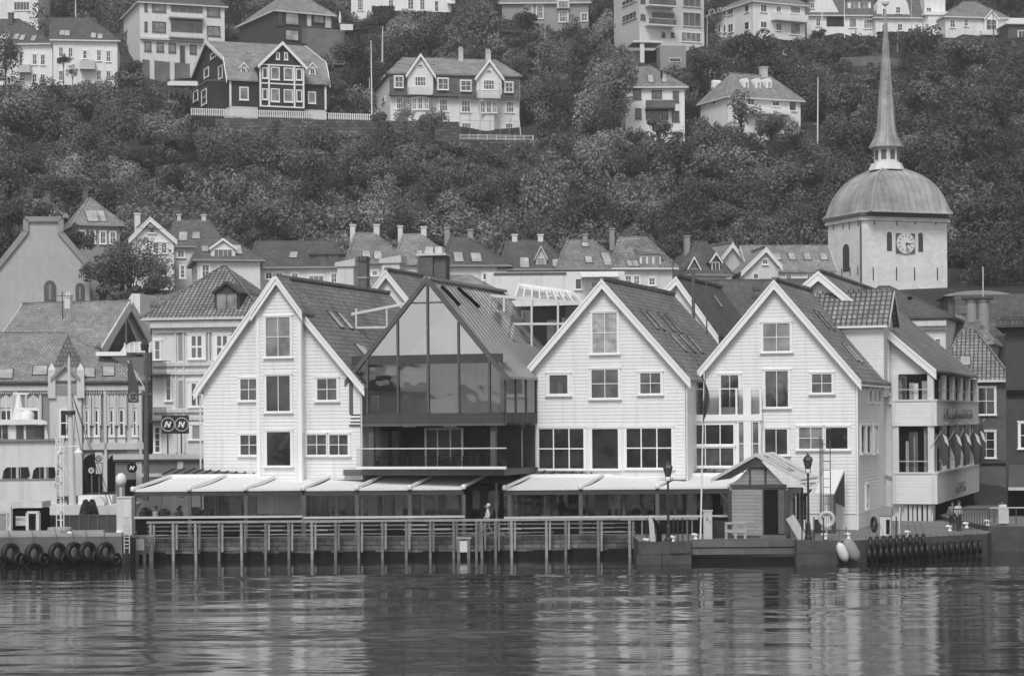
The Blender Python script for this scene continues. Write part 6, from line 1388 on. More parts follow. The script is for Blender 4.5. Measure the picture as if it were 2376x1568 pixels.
mid('dark hipped roof with two short chimneys right of the white half-hipped house', 224, -.1, 392, 516, 575, (408, 509), (482, 511), 'white3', 'tile4', 9, chims=((411, 420, 500, 514, 'pale'), (468, 478, 501, 514, 'pale')), skys=((425, 549, 1.0, 2.0), (455, 547, .9, 1.6)), wins=((412, 580, 428, 598, 2, 1),))
m4 = mid('dark tiled hipped house with a glazed gabled dormer in the middle of its roof', 208, -.2, 458, 604, 606, (466, 552), (530, 552), 'cream', 'tile4', 10, skys=((476, 578, .8, 1.6), (550, 580, 1.0, 2.6)), wins=((468, 614, 486, 644, 2, 2), (506, 617, 525, 645, 2, 2), (418, 616, 429, 645, 1, 3)))
m4.dormer(489, 576, 546, 600, 556, w=.3, deep=4, wall='white2', cols=4, rows=1, gm='glass')
m5 = mid('long dark roofed house with a wide flat dormer at its right end', 214, .0, 588, 800, 624, (594, 557), (770, 561), 'white2', 'tile3', 9, skys=((681, 592, .9, 1.4),), wins=((616, 632, 632, 648, 2, 1), (640, 632, 656, 648, 2, 1), (677, 634, 692, 656, 2, 2), (716, 640, 752, 662, 3, 1, 'glassl'), (768, 634, 782, 656, 2, 2)))
m5.dormer(718, 592, 803, 616, 588, w=.4, deep=3, kind='shed', wall='dark3', tile='tile3', trim='dark3', cols=1, rows=1, nwin=2, gm='glassd', mg=.2)
for (lb, xc, x1, ye, r0, r1, tile, wall, ch, sk, wn) in (
  ('mid grey steep hipped house with two tall banded chimneys and two propped roof windows', 812, 940, 613, (826, 539), (868, 541), 'tile', 'white3', ((812, 824, 524, 555, 'white3'), (867, 880, 524, 545, 'white3')), ((850, 592, .9, 1.8), (877, 593, .9, 1.8)), ((863, 628, 876, 640, 2, 1), (905, 625, 917, 638, 2, 1))),
  ('light grey tiled steep hipped house behind the dark brick stack', 920, 1050, 616, (937, 542), (978, 544), 'tile2', 'white3', ((923, 934, 527, 552, 'white3'), (977, 989, 529, 548, 'white3')), ((976, 590, .9, 1.6), (988, 590, .9, 1.6)), ((949, 629, 961, 637, 2, 1),)),
  ('dark steep hipped house with two bright skylights, right of the brick stack', 1034, 1176, 619, (1046, 549), (1085, 551), 'tile3', 'white3', ((1031, 1043, 531, 560, 'mid'), (1085, 1097, 535, 556, 'mid')), ((1064, 597, 1.0, 2.2), (1105, 598, 1.1, 2.0)), ((1120, 634, 1148, 650, 1, 1, 'glassd'), (1162, 634, 1172, 648, 2, 1)))):
    mid(lb, 212, -.12, xc, x1, ye, r0, r1, wall, tile, 9.5, chims=ch, skys=sk, wins=wn)
m9 = mid('dark hipped house with a pointed turret dormer and white chimney', 213, -.03, 1168, 1314, 628, (1178, 557), (1260, 558), 'white3', 'tile3', 9, chims=((1188, 1200, 547, 560, 'trim2'), (1248, 1260, 547, 560, 'trim2')), skys=((1217, 610, 1.0, 2.2), (1290, 611, .8, 1.6)), wins=((1240, 636, 1260, 650, 2, 1),))
m9.dormer(1243, 597, 1268, 625, 572, w=.2, deep=3, wall='pale', tile='mid', trim='pale', cols=2, rows=1, gm='curtain')
mid('mid grey hipped house with a small top skylight, right of the turret house', 212, -.1, 1300, 1446, 627, (1318, 557), (1374, 557), 'white3', 'tile', 9, chims=((1352, 1363, 546, 560, 'mid'),), skys=((1358, 568, .8, 1.0), (1366, 603, .8, 1.5), (1405, 594, .9, 1.2), (1410, 608, .9, 1.6)))
m11 = mid('light weathered hipped house with a wide three-window dormer', 212, -.12, 1428, 1562, 626, (1437, 549), (1498, 550), 'white3', 'tileold', 9.5, chims=((1414, 1425, 533, 570, 'mid'),), skys=((1463, 612, .8, 1.3), (1473, 612, .8, 1.3)), wins=((1450, 640, 1465, 660, 2, 2), (1470, 640, 1484, 660, 2, 2), (1505, 645, 1520, 662, 2, 2, 'glassd')), trim='trim2')
m11.dormer(1485, 592, 1534, 618, 566, w=.2, deep=5, kind='shed', wall='white2', tile='tileold', cols=3, rows=1, nwin=3, gm='glassd', mg=.05)
m12 = mid('dark roofed house with white framed glass dormers and a slim chimney', 214, -.3, 1600, 1686, 640, (1616, 559), (1636, 561), 'white3', 'tile3', 9, chims=((1588, 1599, 550, 585, 'mid'),))
m12.dormer(1648, 606, 1672, 636, 589, w=.2, deep=3, wall='glassd', tile='glass', trim='trim', cols=2, rows=1, gm='glassd'); m12.dormer(1596, 622, 1622, 628, 598, w=.3, deep=2, wall='glass', tile='glass', trim='trim', cols=1, rows=1, gm='glass')
m13 = House('long_skylight_house', 'long pale house with a row of four skylights between the glass-dormered house and the church', 216, -.06, 1740, 668, 1935, 8, foot=8, wall='white2', group=GM, n0=.03)
m13.gableS(629, (1700, 573), (1935, 575), .3, 'tile2'); KEEP.append((1670, 560, 1935, 668, 216))
for x in (1804, 1838, 1873, 1911): m13.sky('F', x, 596, .8, 1.5)
for x in (1784, 1823, 1872): m13.win(x, 635, x+14, 652, 2, 1)
gx = House('white_gable_house', 'pale gable end with a round window at the left end of the long skylight house', 213, -.1, 1726, 668, 1806, 6, foot=8, wall='white3', group=GM); gx.gable((1776, 578), (1728, 627), (1806, 612), tile='tile2', bw=.3); gx.win(1747, 634, 1760, 648, 1, 1); gx.win(1768, 601, 1782, 614, 2, 1)
g14 = House('white_gable_house', 'pale side gable rising left of the round-windowed gable', 220, -.4, 1674, 668, 1728, 8, foot=8, wall='white3', group=GM); g14.gable((1696, 568), (1674, 596), (1728, 610), tile='tile2', bw=.3)
pw = House('parapet_house', 'white flat-roofed terrace house with a striped sun awning in the middle row', 196, .0, 1128, 720, 1450, 5, foot=6, wall='white2', group=GM); pw.box_walls(632); pw.win(1334, 646, 1350, 672, 1, 1, gm='glassd'); pw.win(1371, 653, 1391, 668, 3, 1, gm='glassd'); strip(pw, 1146, 633, 1314, 637, .08, 'dark3', 'coping')
mb = MB(); a, z = pw.pf(1346, 633); b, z2 = pw.pf(1434, 645); mb.prism([(a, -.02, z), (a, -1.6, z2), (a, -1.6, z2+.06), (a, -.02, z+.06)], (b-a, 0, 0), 'cloth'); mb.build('awning', pw.root); KEEP.append((1128, 620, 1450, 690, 196))
KEEP += [(60, 505, 215, 560, 205), (-80, 535, 215, 700, 205)]
# ------------------------------------------------------------------ houses on the hillside
GHH = 'houses up on the hillside'
def hh(name, label, Y, yaw, xc, yb, x1, ye, r0, r1, wall, tile, D=None, xs=None, oh=.5, wins=(), chims=(), skys=(), keep=None, fm='trim', gm='glass', trim='trim2', foot=5, roof='hip'):
    h = House(name, label, Y, yaw, xc, yb, x1, D, xs, foot=foot, wall=wall, group=GHH, gm=gm, fm=fm, n0=.03)
    if roof == 'hip': h.hip(ye, r0, r1, oh, tile, trim)
    elif roof == 'gableS': h.gableS(ye, r0, r1, oh, tile, trim)
    for w_ in wins:
        kw = {}
        if 'L' in w_: kw['face'] = 'L'
        if len(w_) > 6 and w_[6] != 'L': kw['gm'] = w_[6]
        h.win(*w_[:4], w_[4], w_[5], trim=.07, fw=.08, **kw)
    for c in chims: h.chim(*c)
    for s_ in skys: h.sky('F', *s_[:2], *(s_[2:] or (.8, 1.6)))
    if keep: KEEP.append((*keep, Y))
    return h
def balcony(h, x0, y0, x1, y1, deep=1.2, key='trim', glass=False, w=0, name='balcony', slab='trim2'):
    a, z1 = h.pf(x0, y0, w-deep); b, z0 = h.pf(x1, y1, w-deep); mb = MB(); mb.box(a, b, w-deep, w, z0-.2, z0, slab)
    if glass: mb.box(a, b, w-deep, w-deep+.03, z0+.003, z1, 'glass'); mb.box(a, b, w-deep-.02, w-deep+.05, z1, z1+.06, 'trim2')
    else: mb.box(a, b, w-deep, w-deep+.08, z0+.003, z1, key); mb.box(a, a+.08, w-deep+.081, w, z0+.003, z1, key); mb.box(b-.08, b, w-deep+.081, w, z0+.003, z1, key)
    return mb.build(name, h.root)
hh('hill_house', 'white house with a window strip cut by the top left corner', 342, 0, -60, 66, 89, -30, (-40, -60), (60, -60), 'white2', 'tile3', 9, wins=((32, 5, 69, 25, 5, 1), (54, 54, 68, 66, 2, 1)), keep=(0, 0, 90, 50))
h = hh('hill_house', 'white house with dark roof and five skylights at the left frame edge', 304, .03, -70, 190, 122, 107, (-40, 44), (44, 47), 'white', 'tile3', 10, wins=((75, 126, 86, 151, 2, 2), (94, 127, 105, 152, 2, 2), (75, 172, 86, 192, 2, 2), (94, 173, 105, 193, 2, 2), (44, 123, 53, 149, 2, 2), (8, 124, 20, 150, 2, 2)), skys=((7, 85), (16, 86), (38, 86), (52, 88), (78, 90)), chims=((20, 31, 33, 50, 4, 'dark3'),), keep=(58, 40, 124, 190)); balcony(h, 40, 150, 69, 164, 1.1, 'pale')
h = hh('hill_house', 'white house with a steep dark hipped roof and four bright skylights at the left', 301, -.14, 124, 192, 273, 96, (116, 38), (208, 45), 'white', 'tile3', 9.5, wins=((136, 110, 147, 133, 2, 2), (158, 111, 169, 134, 2, 2), (192, 118, 202, 137, 1, 2), (224, 117, 235, 142, 2, 2), (246, 119, 257, 144, 2, 2), (224, 164, 235, 187, 2, 2, 'glassd'), (246, 165, 257, 188, 2, 2, 'glassd'), (136, 165, 147, 188, 2, 2)), skys=((144, 77), (156, 78), (217, 83), (232, 85)), keep=(112, 36, 280, 186)); balcony(h, 184, 140, 220, 157, 1.2, 'pale')
h = hh('apartment_house', 'big white three-storey apartment house with recessed loggias', 330, -.35, 325, 150, 522, 8, (345, -22), (480, -22), 'white2', 'tile3', None, 237, wins=((336, 7, 341, 26, 1, 1), (354, 7, 384, 28, 2, 1), (481, 16, 510, 39, 2, 1), (336, 52, 341, 73, 1, 1), (354, 52, 384, 75, 2, 1), (481, 62, 510, 84, 2, 1), (336, 98, 350, 119, 1, 1), (364, 100, 379, 120, 1, 1), (392, 102, 407, 122, 1, 1), (418, 108, 428, 146, 1, 1, 'glassd'), (441, 106, 455, 125, 1, 1), (469, 107, 482, 127, 1, 1), (247, 17, 256, 38, 1, 1, 'L'), (262, 15, 271, 36, 1, 1, 'L'), (277, 12, 285, 33, 1, 1, 'L'), (247, 64, 256, 83, 1, 1, 'L'), (262, 61, 271, 82, 1, 1, 'L'), (277, 58, 285, 79, 1, 1, 'L'), (278, 103, 285, 123, 1, 1, 'L')), keep=(235, 0, 528, 140), fm='dark3', gm='glassl')
for y0, y1 in ((8, 31), (46, 77)):
    h.win(396, y0, 470, y1, 4, 1, gm='glass', fm='mid'); balcony(h, 394, y1-2, 472, y1+12, 1.0, 'white2', slab='mid')
strip(h, 325, 92, 475, 95, .5, 'pale', 'string_course')
h = hh('dark_timber_villa', 'dark modern house with a low tiled roof and tall window panels', 322, -.5, 640, 108, 772, 28, (655, -8), (710, -8), 'dark2', 'tile2', None, 556, wins=((662, 26, 693, 58, 1, 1, 'glassb'), (662, 70, 693, 94, 1, 1, 'glassb'), (644, 28, 656, 60, 1, 1, 'glassd'), (727, 32, 752, 54, 2, 1, 'glassl'), (560, 40, 568, 55, 1, 1, 'L')), keep=(540, 0, 790, 92), fm='dark2')
strip(h, 712, 30, 722, 62, .06, 'white3', 'wall_panel'); strip(h, 754, 30, 768, 66, .06, 'pale', 'wall_panel'); strip(h, 700, 64, 772, 108, .3, 'rock', 'plinth')
h = hh('hill_house', 'wide white house above the clipped hedge at the top of the picture', 346, 0, 815, 52, 1046, -24, (830, -60), (1000, -60), 'white', 'tile', 10, wins=((829, 0, 843, 25, 3, 4), (901, -6, 913, 16, 2, 3), (946, -4, 960, 23, 2, 3), (974, -4, 986, 24, 2, 3), (1008, 3, 1018, 28, 1, 2)), keep=(815, 0, 1058, 24)); balcony(h, 1038, 2, 1056, 6, 1, 'trim')
h = hh('hill_house', 'grey rendered house with a central glazed bay at the top of the picture', 338, .0, 1165, 66, 1366, 11, (1180, -25), (1330, -25), 'mid', 'tile', 10, wins=((1219, 13, 1235, 40, 3, 2), (1245, 13, 1260, 44, 3, 2), (1297, 26, 1318, 52, 3, 2, 'glassl'), (1348, 31, 1363, 50, 2, 2)), keep=(1165, 0, 1374, 58)); h.dormer(1292, 2, 1322, 20, -14, w=-.6, deep=3, kind='arch', wall='pale', cols=3, rows=2, gm='glassl')
# apartment tower
h = hh('apartment_tower', 'grey apartment tower with glass balconies and a concrete garage base', 318, -.38, 1484, 112, 1634, -40, None, None, 'pale', 'slate', None, 1425, roof='none', gm='glass', fm='dark3', keep=(1422, 0, 1636, 105)); h.box_walls(-30)
strip(h, 1484, 64, 1634, 112, .03, 'white3', 'plinth')
for y0, y1 in ((-14, 12), (30, 57)): h.win(1512, y0, 1564, y1, 4, 1, gm='glassd', fm='mid'); balcony(h, 1506, y1-15, 1569, y1+2, 1.5, glass=True); h.win(1584, y0, 1626, y1+5, 3, 1, gm='glass', fm='pale')
for y0, y1 in ((-2, 9), (32, 48)): h.win(1444, y0, 1478, y1, 4, 1, face='L', gm='glassd', fm='pale'); h.win(1486, y0+2, 1497, y1-2, 1, 1, gm='glass')
for x, y in ((1535, 76), (1556, 76)): h.win(x, y, x+8, y+11, 1, 1, gm='glassd')
h.win(1580, 76, 1626, 98, 4, 1, gm='glassl', fm='trim')
b = hh('garage_block', 'plain concrete garage block with a slot window under the apartment tower', 312, -.15, 1532, 150, 1592, 105, None, None, 'mid', 'slate', 6, roof='none', keep=(1468, 98, 1592, 142)); b.box_walls(106); b.win(1552, 135, 1580, 145, 1, 1, gm='glassd', sill=False)
t_ = hh('garage_terrace', 'pale concrete terrace slab on posts left of the garage block', 314, -.15, 1466, 150, 1531, 104, None, None, 'conc2', 'slate', 4, roof='none'); t_.ze = t_.z(118); t_.box_walls(118); strip(t_, 1464, 98, 1532, 104, 1.5, 'cream', 'slab', 3); strip(t_, 1481, 104, 1491, 150, 1.3, 'cream', 'pillar', -1.0); strip(t_, 1492, 118, 1530, 150, .1, 'black', 'garage_opening')
h = hh('hill_house', 'white two-storey house with a long balcony on its right corner', 334, -.45, 1748, 92, 1868, 6, (1765, -20), (1820, -20), 'white', 'tile', None, 1640, wins=((1764, 11, 1779, 29, 2, 1), (1764, 51, 1779, 66, 2, 1), (1800, 15, 1812, 29, 2, 1), (1833, 16, 1857, 32, 1, 1, 'glassl'), (1800, 54, 1813, 72, 2, 1), (1833, 55, 1857, 81, 1, 1, 'glassl'), (1646, 23, 1657, 35, 2, 1, 'L'), (1667, 20, 1673, 36, 1, 1, 'L'), (1679, 19, 1685, 37, 1, 1, 'L'), (1690, 17, 1702, 35, 2, 1, 'L'), (1728, 12, 1739, 29, 1, 1, 'L'), (1667, 60, 1673, 76, 1, 1, 'L'), (1679, 59, 1685, 76, 1, 1, 'L'), (1690, 57, 1702, 76, 2, 1, 'L'), (1728, 52, 1739, 70, 1, 1, 'L')), keep=(1640, 0, 1876, 84)); balcony(h, 1798, 31, 1876, 50, 1.2, 'white')
h = hh('hill_house', 'white villa with a steep front gable and dark corner porch', 342, -.06, 1872, 92, 2036, 39, (1890, -25), (2010, -25), 'white', 'tile4', 9, wins=((1893, 43, 1904, 62, 2, 2), (1970, 43, 1987, 65, 1, 1, 'glassl'), (2004, 46, 2022, 67, 3, 2, 'glassl')), keep=(1868, 0, 2040, 84)); h.dormer(1967, 4, 2021, 28, 0, w=.8, deep=4, kind='shed', wall='white', tile='tile4', cols=2, rows=1, nwin=2, gm='glassl', mg=.1)
polywall(h, [(1872, 39), (1952, 39), (1913, -32)], 4, 'white', 'front_gable'); h.win(1879, 6, 1890, 20, 2, 2); strip(h, 1918, 40, 1958, 62, .05, 'dark', 'porch')
h = hh('hill_house', 'white villa with a curved gable, dark side roof and round bay, right of the spire', 341, -.1, 2032, 88, 2196, 44, (2060, -25), (2160, -25), 'white', 'tile4', 9, wins=((2047, 21, 2055, 36, 1, 1, 'glassd'), (2078, 17, 2089, 32, 2, 2, 'glassd'), (2082, 56, 2094, 72, 2, 2, 'glassd'), (2123, 57, 2131, 72, 2, 2), (2046, 58, 2056, 75, 2, 2)), keep=(2028, 0, 2200, 76))
polywall(h, [(2032, 46), (2114, 46), (2106, 8), (2095, -10), (2050, -10), (2038, 8)], 3, 'white', 'curved_gable'); h.win(2078, 17, 2089, 32, 2, 2, gm='glassd', plane=-.01); h.win(2047, 20, 2055, 36, 1, 2, gm='glassd', plane=-.01)
a0, b0 = h.pf(2140, 60)[0], h.pf(2194, 60)[0]; m2 = MB(); m2.prism([(a0, 0, -3), (a0+.6, -1.3, -3), (b0-.6, -1.3, -3), (b0, 0, -3)], (0, 0, 3+h.z(38)), 'white'); m2.build('bay', h.root); m2 = MB(); m2.box(a0-.1, b0+.1, -1.5, -.003, h.z(38)+.004, h.z(30), 'trim'); m2.box(a0+.2, b0-.2, -.6, 2, h.z(30), h.z(-12), 'white'); m2.build('bay_balcony', h.root)
for x in (2147, 2168, 2178): h.win(x, 56, x+8, 74, 2, 2, plane=-1.31)
h.win(2149, 18, 2161, 30, 2, 1, plane=-.61)
h = hh('hill_house', 'white house with a big hipped roof and a small pointed bay at the right', 338, -.18, 2194, 110, 2336, 42, (2236, 4), (2262, 4), 'white2', 'tile', 10, wins=((2204, 47, 2216, 65, 2, 2, 'glassd'), (2236, 45, 2246, 62, 2, 2, 'glassd'), (2296, 48, 2306, 66, 2, 2), (2312, 88, 2332, 108, 2, 1, 'glassl')), keep=(2190, 0, 2340, 92)); h.dormer(2284, 44, 2316, 72, 26, w=-.6, deep=4, wall='white', tile='tile', cols=2, rows=2); balcony(h, 2278, 70, 2338, 80, 1.2, 'white')
hh('hill_house', 'low dark house with a pale roof edge at the top right corner', 334, -.1, 2340, 105, 2480, 58, (2345, 44), (2470, 44), 'dark3', 'cream', 8, wins=((2362, 72, 2380, 92, 2, 1),), keep=(2332, 40, 2376, 90))
# villas lower on the slope
h = hh('hill_house', 'white villa half hidden by a big tree, with a glass-railed balcony', 284, -.02, 1452, 296, 1589, 206, (1472, 155), (1512, 155), 'white', 'tile', 9, wins=((1470, 208, 1487, 230, 2, 1, 'glassd'), (1513, 211, 1535, 246, 2, 1, 'glass'), (1562, 213, 1574, 237, 2, 1, 'glass'), (1500, 254, 1514, 275, 2, 1, 'glassd'), (1519, 255, 1530, 276, 2, 1, 'glassd'), (1535, 255, 1549, 277, 2, 1, 'glassd'), (1560, 259, 1575, 282, 2, 1, 'glassd'), (1475, 253, 1487, 276, 2, 1, 'glassd')), skys=((1510, 184, .8, 2.4), (1541, 183, .8, 2.2)), keep=(1478, 154, 1600, 272), fm='dark3'); balcony(h, 1498, 233, 1567, 249, 1.2, glass=True, slab='dark2'); h.chim(1533, 1537, 164, 195, 1.5, 'black', False)
h = hh('hill_house', 'white villa with four small round-topped white dormers on its grey roof', 282, -.42, 1690, 330, 1858, 228, (1696, 168), (1784, 177), 'white', 'tile2', None, 1626, wins=((1696, 229, 1706, 241, 1, 1), (1733, 230, 1750, 245, 2, 1), (1791, 235, 1808, 247, 2, 1, 'glassd'), (1830, 235, 1847, 258, 1, 1, 'glassd'), (1802, 279, 1821, 298, 3, 1), (1833, 281, 1843, 298, 1, 1, 'glassd'), (1654, 229, 1663, 243, 1, 1, 'L'), (1632, 232, 1640, 246, 1, 1, 'L')), chims=((1765, 1778, 158, 180),), keep=(1612, 162, 1870, 262))
for x in (1725, 1753, 1778): h.dormer(x, 189, x+13, 206, 181, w=1.2, deep=2.5, kind='arch', wall='trim', cols=2, rows=1, mg=.25)
p_ = h.pp(1655, 198, *h.planes['L']); m2 = MB(); m2.prism([(p_.x-.1, p_.y-.4, p_.z-.5), (p_.x-.1, p_.y+.4, p_.z-.5)]+[(p_.x-.1, p_.y+.4*math.cos(t), p_.z+.3+.4*math.sin(t)) for t in [math.pi*k/8 for k in range(9)]], (1.1, 0, 0), 'trim'); d_ = m2.build('dormer', h.root); window(d_, 'L', p_.x-.1, p_.y-.2, p_.y+.2, p_.z-.3, p_.z+.4, 2, 1, 'trim', 'glass', .06, .03, sill=False)
balcony(h, 1738, 250, 1836, 264, 1.2, 'trim')
# dark gambrel villa
dv_ = House('dark_gambrel_villa', 'dark timber villa with white trim, gambrel roof and two-storey glazed veranda', 288, -.36, 533, 262, 757, None, 441, foot=5, wall='darkplank', group=GHH, n0=.03); KEEP.append((436, 92, 768, 262, 288))
def gambrel():
    h = dv_; W, D = h.W, h.D; zE = h.z(184); zb = h.z(246); wr = D/2; zR = h.pp(640, 106, (0, wr, 0), (0, 1, 0)).z; zK = zE+(zR-zE)*.42; k = 1.5
    prof = [(0, zE), (k, zK), (wr, zR), (D-k, zK), (D, zE)]
    mb = MB(); mb.prism([(0, 0, zb), (0, D, zb)]+[(0, w_, z) for w_, z in prof[::-1]], (W, 0, 0), 'darkplank'); mb.build('wall', h.root)
    mb = MB(); mb.box(.02, W-.02, .02, D, -5, zb-.003, 'white3'); mb.build('plinth', h.root)
    mb = MB(); oh = .45
    pts = [(-.4, zE-.25)]+prof[1:4]+[(D+.4, zE-.25)]
    for (a, za), (b, zb_) in zip(pts[:-1], pts[1:]): mb.prism([(-oh, a, za), (-oh, b, zb_), (-oh, b, zb_+.16), (-oh, a, za+.16)], (W+2*oh, 0, 0), 'slate')
    h.roof = mb.build('roof', h.root); mb = MB()
    for x in (-oh-.08, W+oh-.02):
        for (a, za), (b, zb_) in zip(pts[:-1], pts[1:]): mb.prism([(x, a, za-.3), (x, b, zb_-.3), (x, b, zb_+.25), (x, a, za+.25)], (.1, 0, 0), 'trim')
    mb.build('bargeboard', h.root); n = Vector((0, -(zR-zK), wr-k)).normalized(); h.planes['F'] = (Vector((0, k, zK+.16)), n); h.planes['K'] = (Vector((0, k, zK+.16)), Vector((0, -(zK-zE), k)).normalized())
    for u in (.1, W-.1): m2 = MB(); m2.box(u-.13, u+.13, -.08, 0, zb, zE-.2, 'trim'); m2.build('corner_board', h.root)
    # middle veranda bay with its own gable
    w0 = -1.3; a, _ = h.pf(603, 200, w0); b, _ = h.pf(706, 200, w0); ze = h.pf(603, 150, w0)[1]; ze = (ze+h.pf(706, 155, w0)[1])/2; za = h.pf(655, 101, w0)[1]; m = (a+b)/2
    mb = MB(); mb.prism([(a, w0, -3), (b, w0, -3), (b, w0, ze), (m, w0, za), (a, w0, ze)], (0, 5, 0), 'darkplank'); bay = mb.build('veranda_bay', h.root)
    mb = MB(); sl = (za-ze)/(b-m)
    for sg, ue in ((-1, a-.35), (1, b+.35)):
        A = Vector((m, w0-.4, za+.02)); E = Vector((ue, w0-.4, ze-sl*.35+.02)); mb.prism([E, A, A+Vector((0,0,.15)), E+Vector((0,0,.15))], (0, 6, 0), 'slate')
        mb.prism([E+Vector((0,-.06,.2)), A+Vector((0,-.06,.2)), A+Vector((0,-.06,-.3)), E+Vector((0,-.06,-.3))], (0, .058, 0), 'trim')
    mb.build('bay_roof', bay); mb = MB()
    for x in (604, 624, 683, 704): u = h.pf(x, 200, w0)[0]; mb.box(u-.12, u+.12, w0-.08, w0-.002, h.z(248), ze, 'trim')
    for y in (152, 195, 248): z = h.pf(655, y, w0)[1]; mb.box(a, b, w0-.1, w0-.003, z-.12, z+.06, 'trim')
    mb.build('veranda_frame', bay)
    for x0, y0, x1, y1, g_ in ((628, 156, 649, 186, 'glassl'), (658, 158, 680, 187, 'glassl'), (628, 206, 649, 237, 'glassl'), (658, 208, 680, 238, 'glassl'), (608, 157, 621, 183, 'glassd'), (686, 160, 701, 187, 'glassd'), (608, 206, 621, 232, 'glassd'), (687, 209, 701, 237, 'glassd'), (640, 122, 649, 139, 'glass'), (659, 122, 668, 140, 'glass')):
        h.win(x0, y0, x1, y1, 1, 1, plane=w0, gm=g_, fw=.14)
    for r in ((714, 213, 733, 241), (555, 202, 577, 233)): h.win(*r, 1, 1, gm='glassl', fw=.16)
    for x0, y0, x1, y1 in ((474, 158, 485, 181), (507, 153, 517, 184), (489, 122, 502, 136)): h.win(x0, y0, x1, y1, 1, 1, face='L', fw=.16)
    for x0, x1 in ((556, 574), (716, 733)): h.dormer(x0, 157, x1, 176, 147, w=.35, deep=2, wall='trim', tile='slate', cols=2, rows=1, mg=.2)
    h.sky('F', 577, 124, .6, .9)
    # flat entrance annex on the left
    p0, zt = h.pl(482, 184, -2.2); p1, _ = h.pl(441, 184, -2.2); mb = MB(); mb.box(-2.2, -.02, min(p0, p1), max(p0, p1), -4, zt-.3, 'darkplank'); mb.box(-2.3, -.02, min(p0, p1)-.1, max(p0, p1)+.1, zt-.297, zt, 'dark3'); an = mb.build('entrance_annex', h.root)
    h.win(449, 211, 460, 236, 1, 1, face='L', plane=-2.2, fw=.14); h.win(468, 208, 480, 244, 1, 2, face='L', plane=-2.2, fw=.14, name='door', gm='glassd')
gambrel()
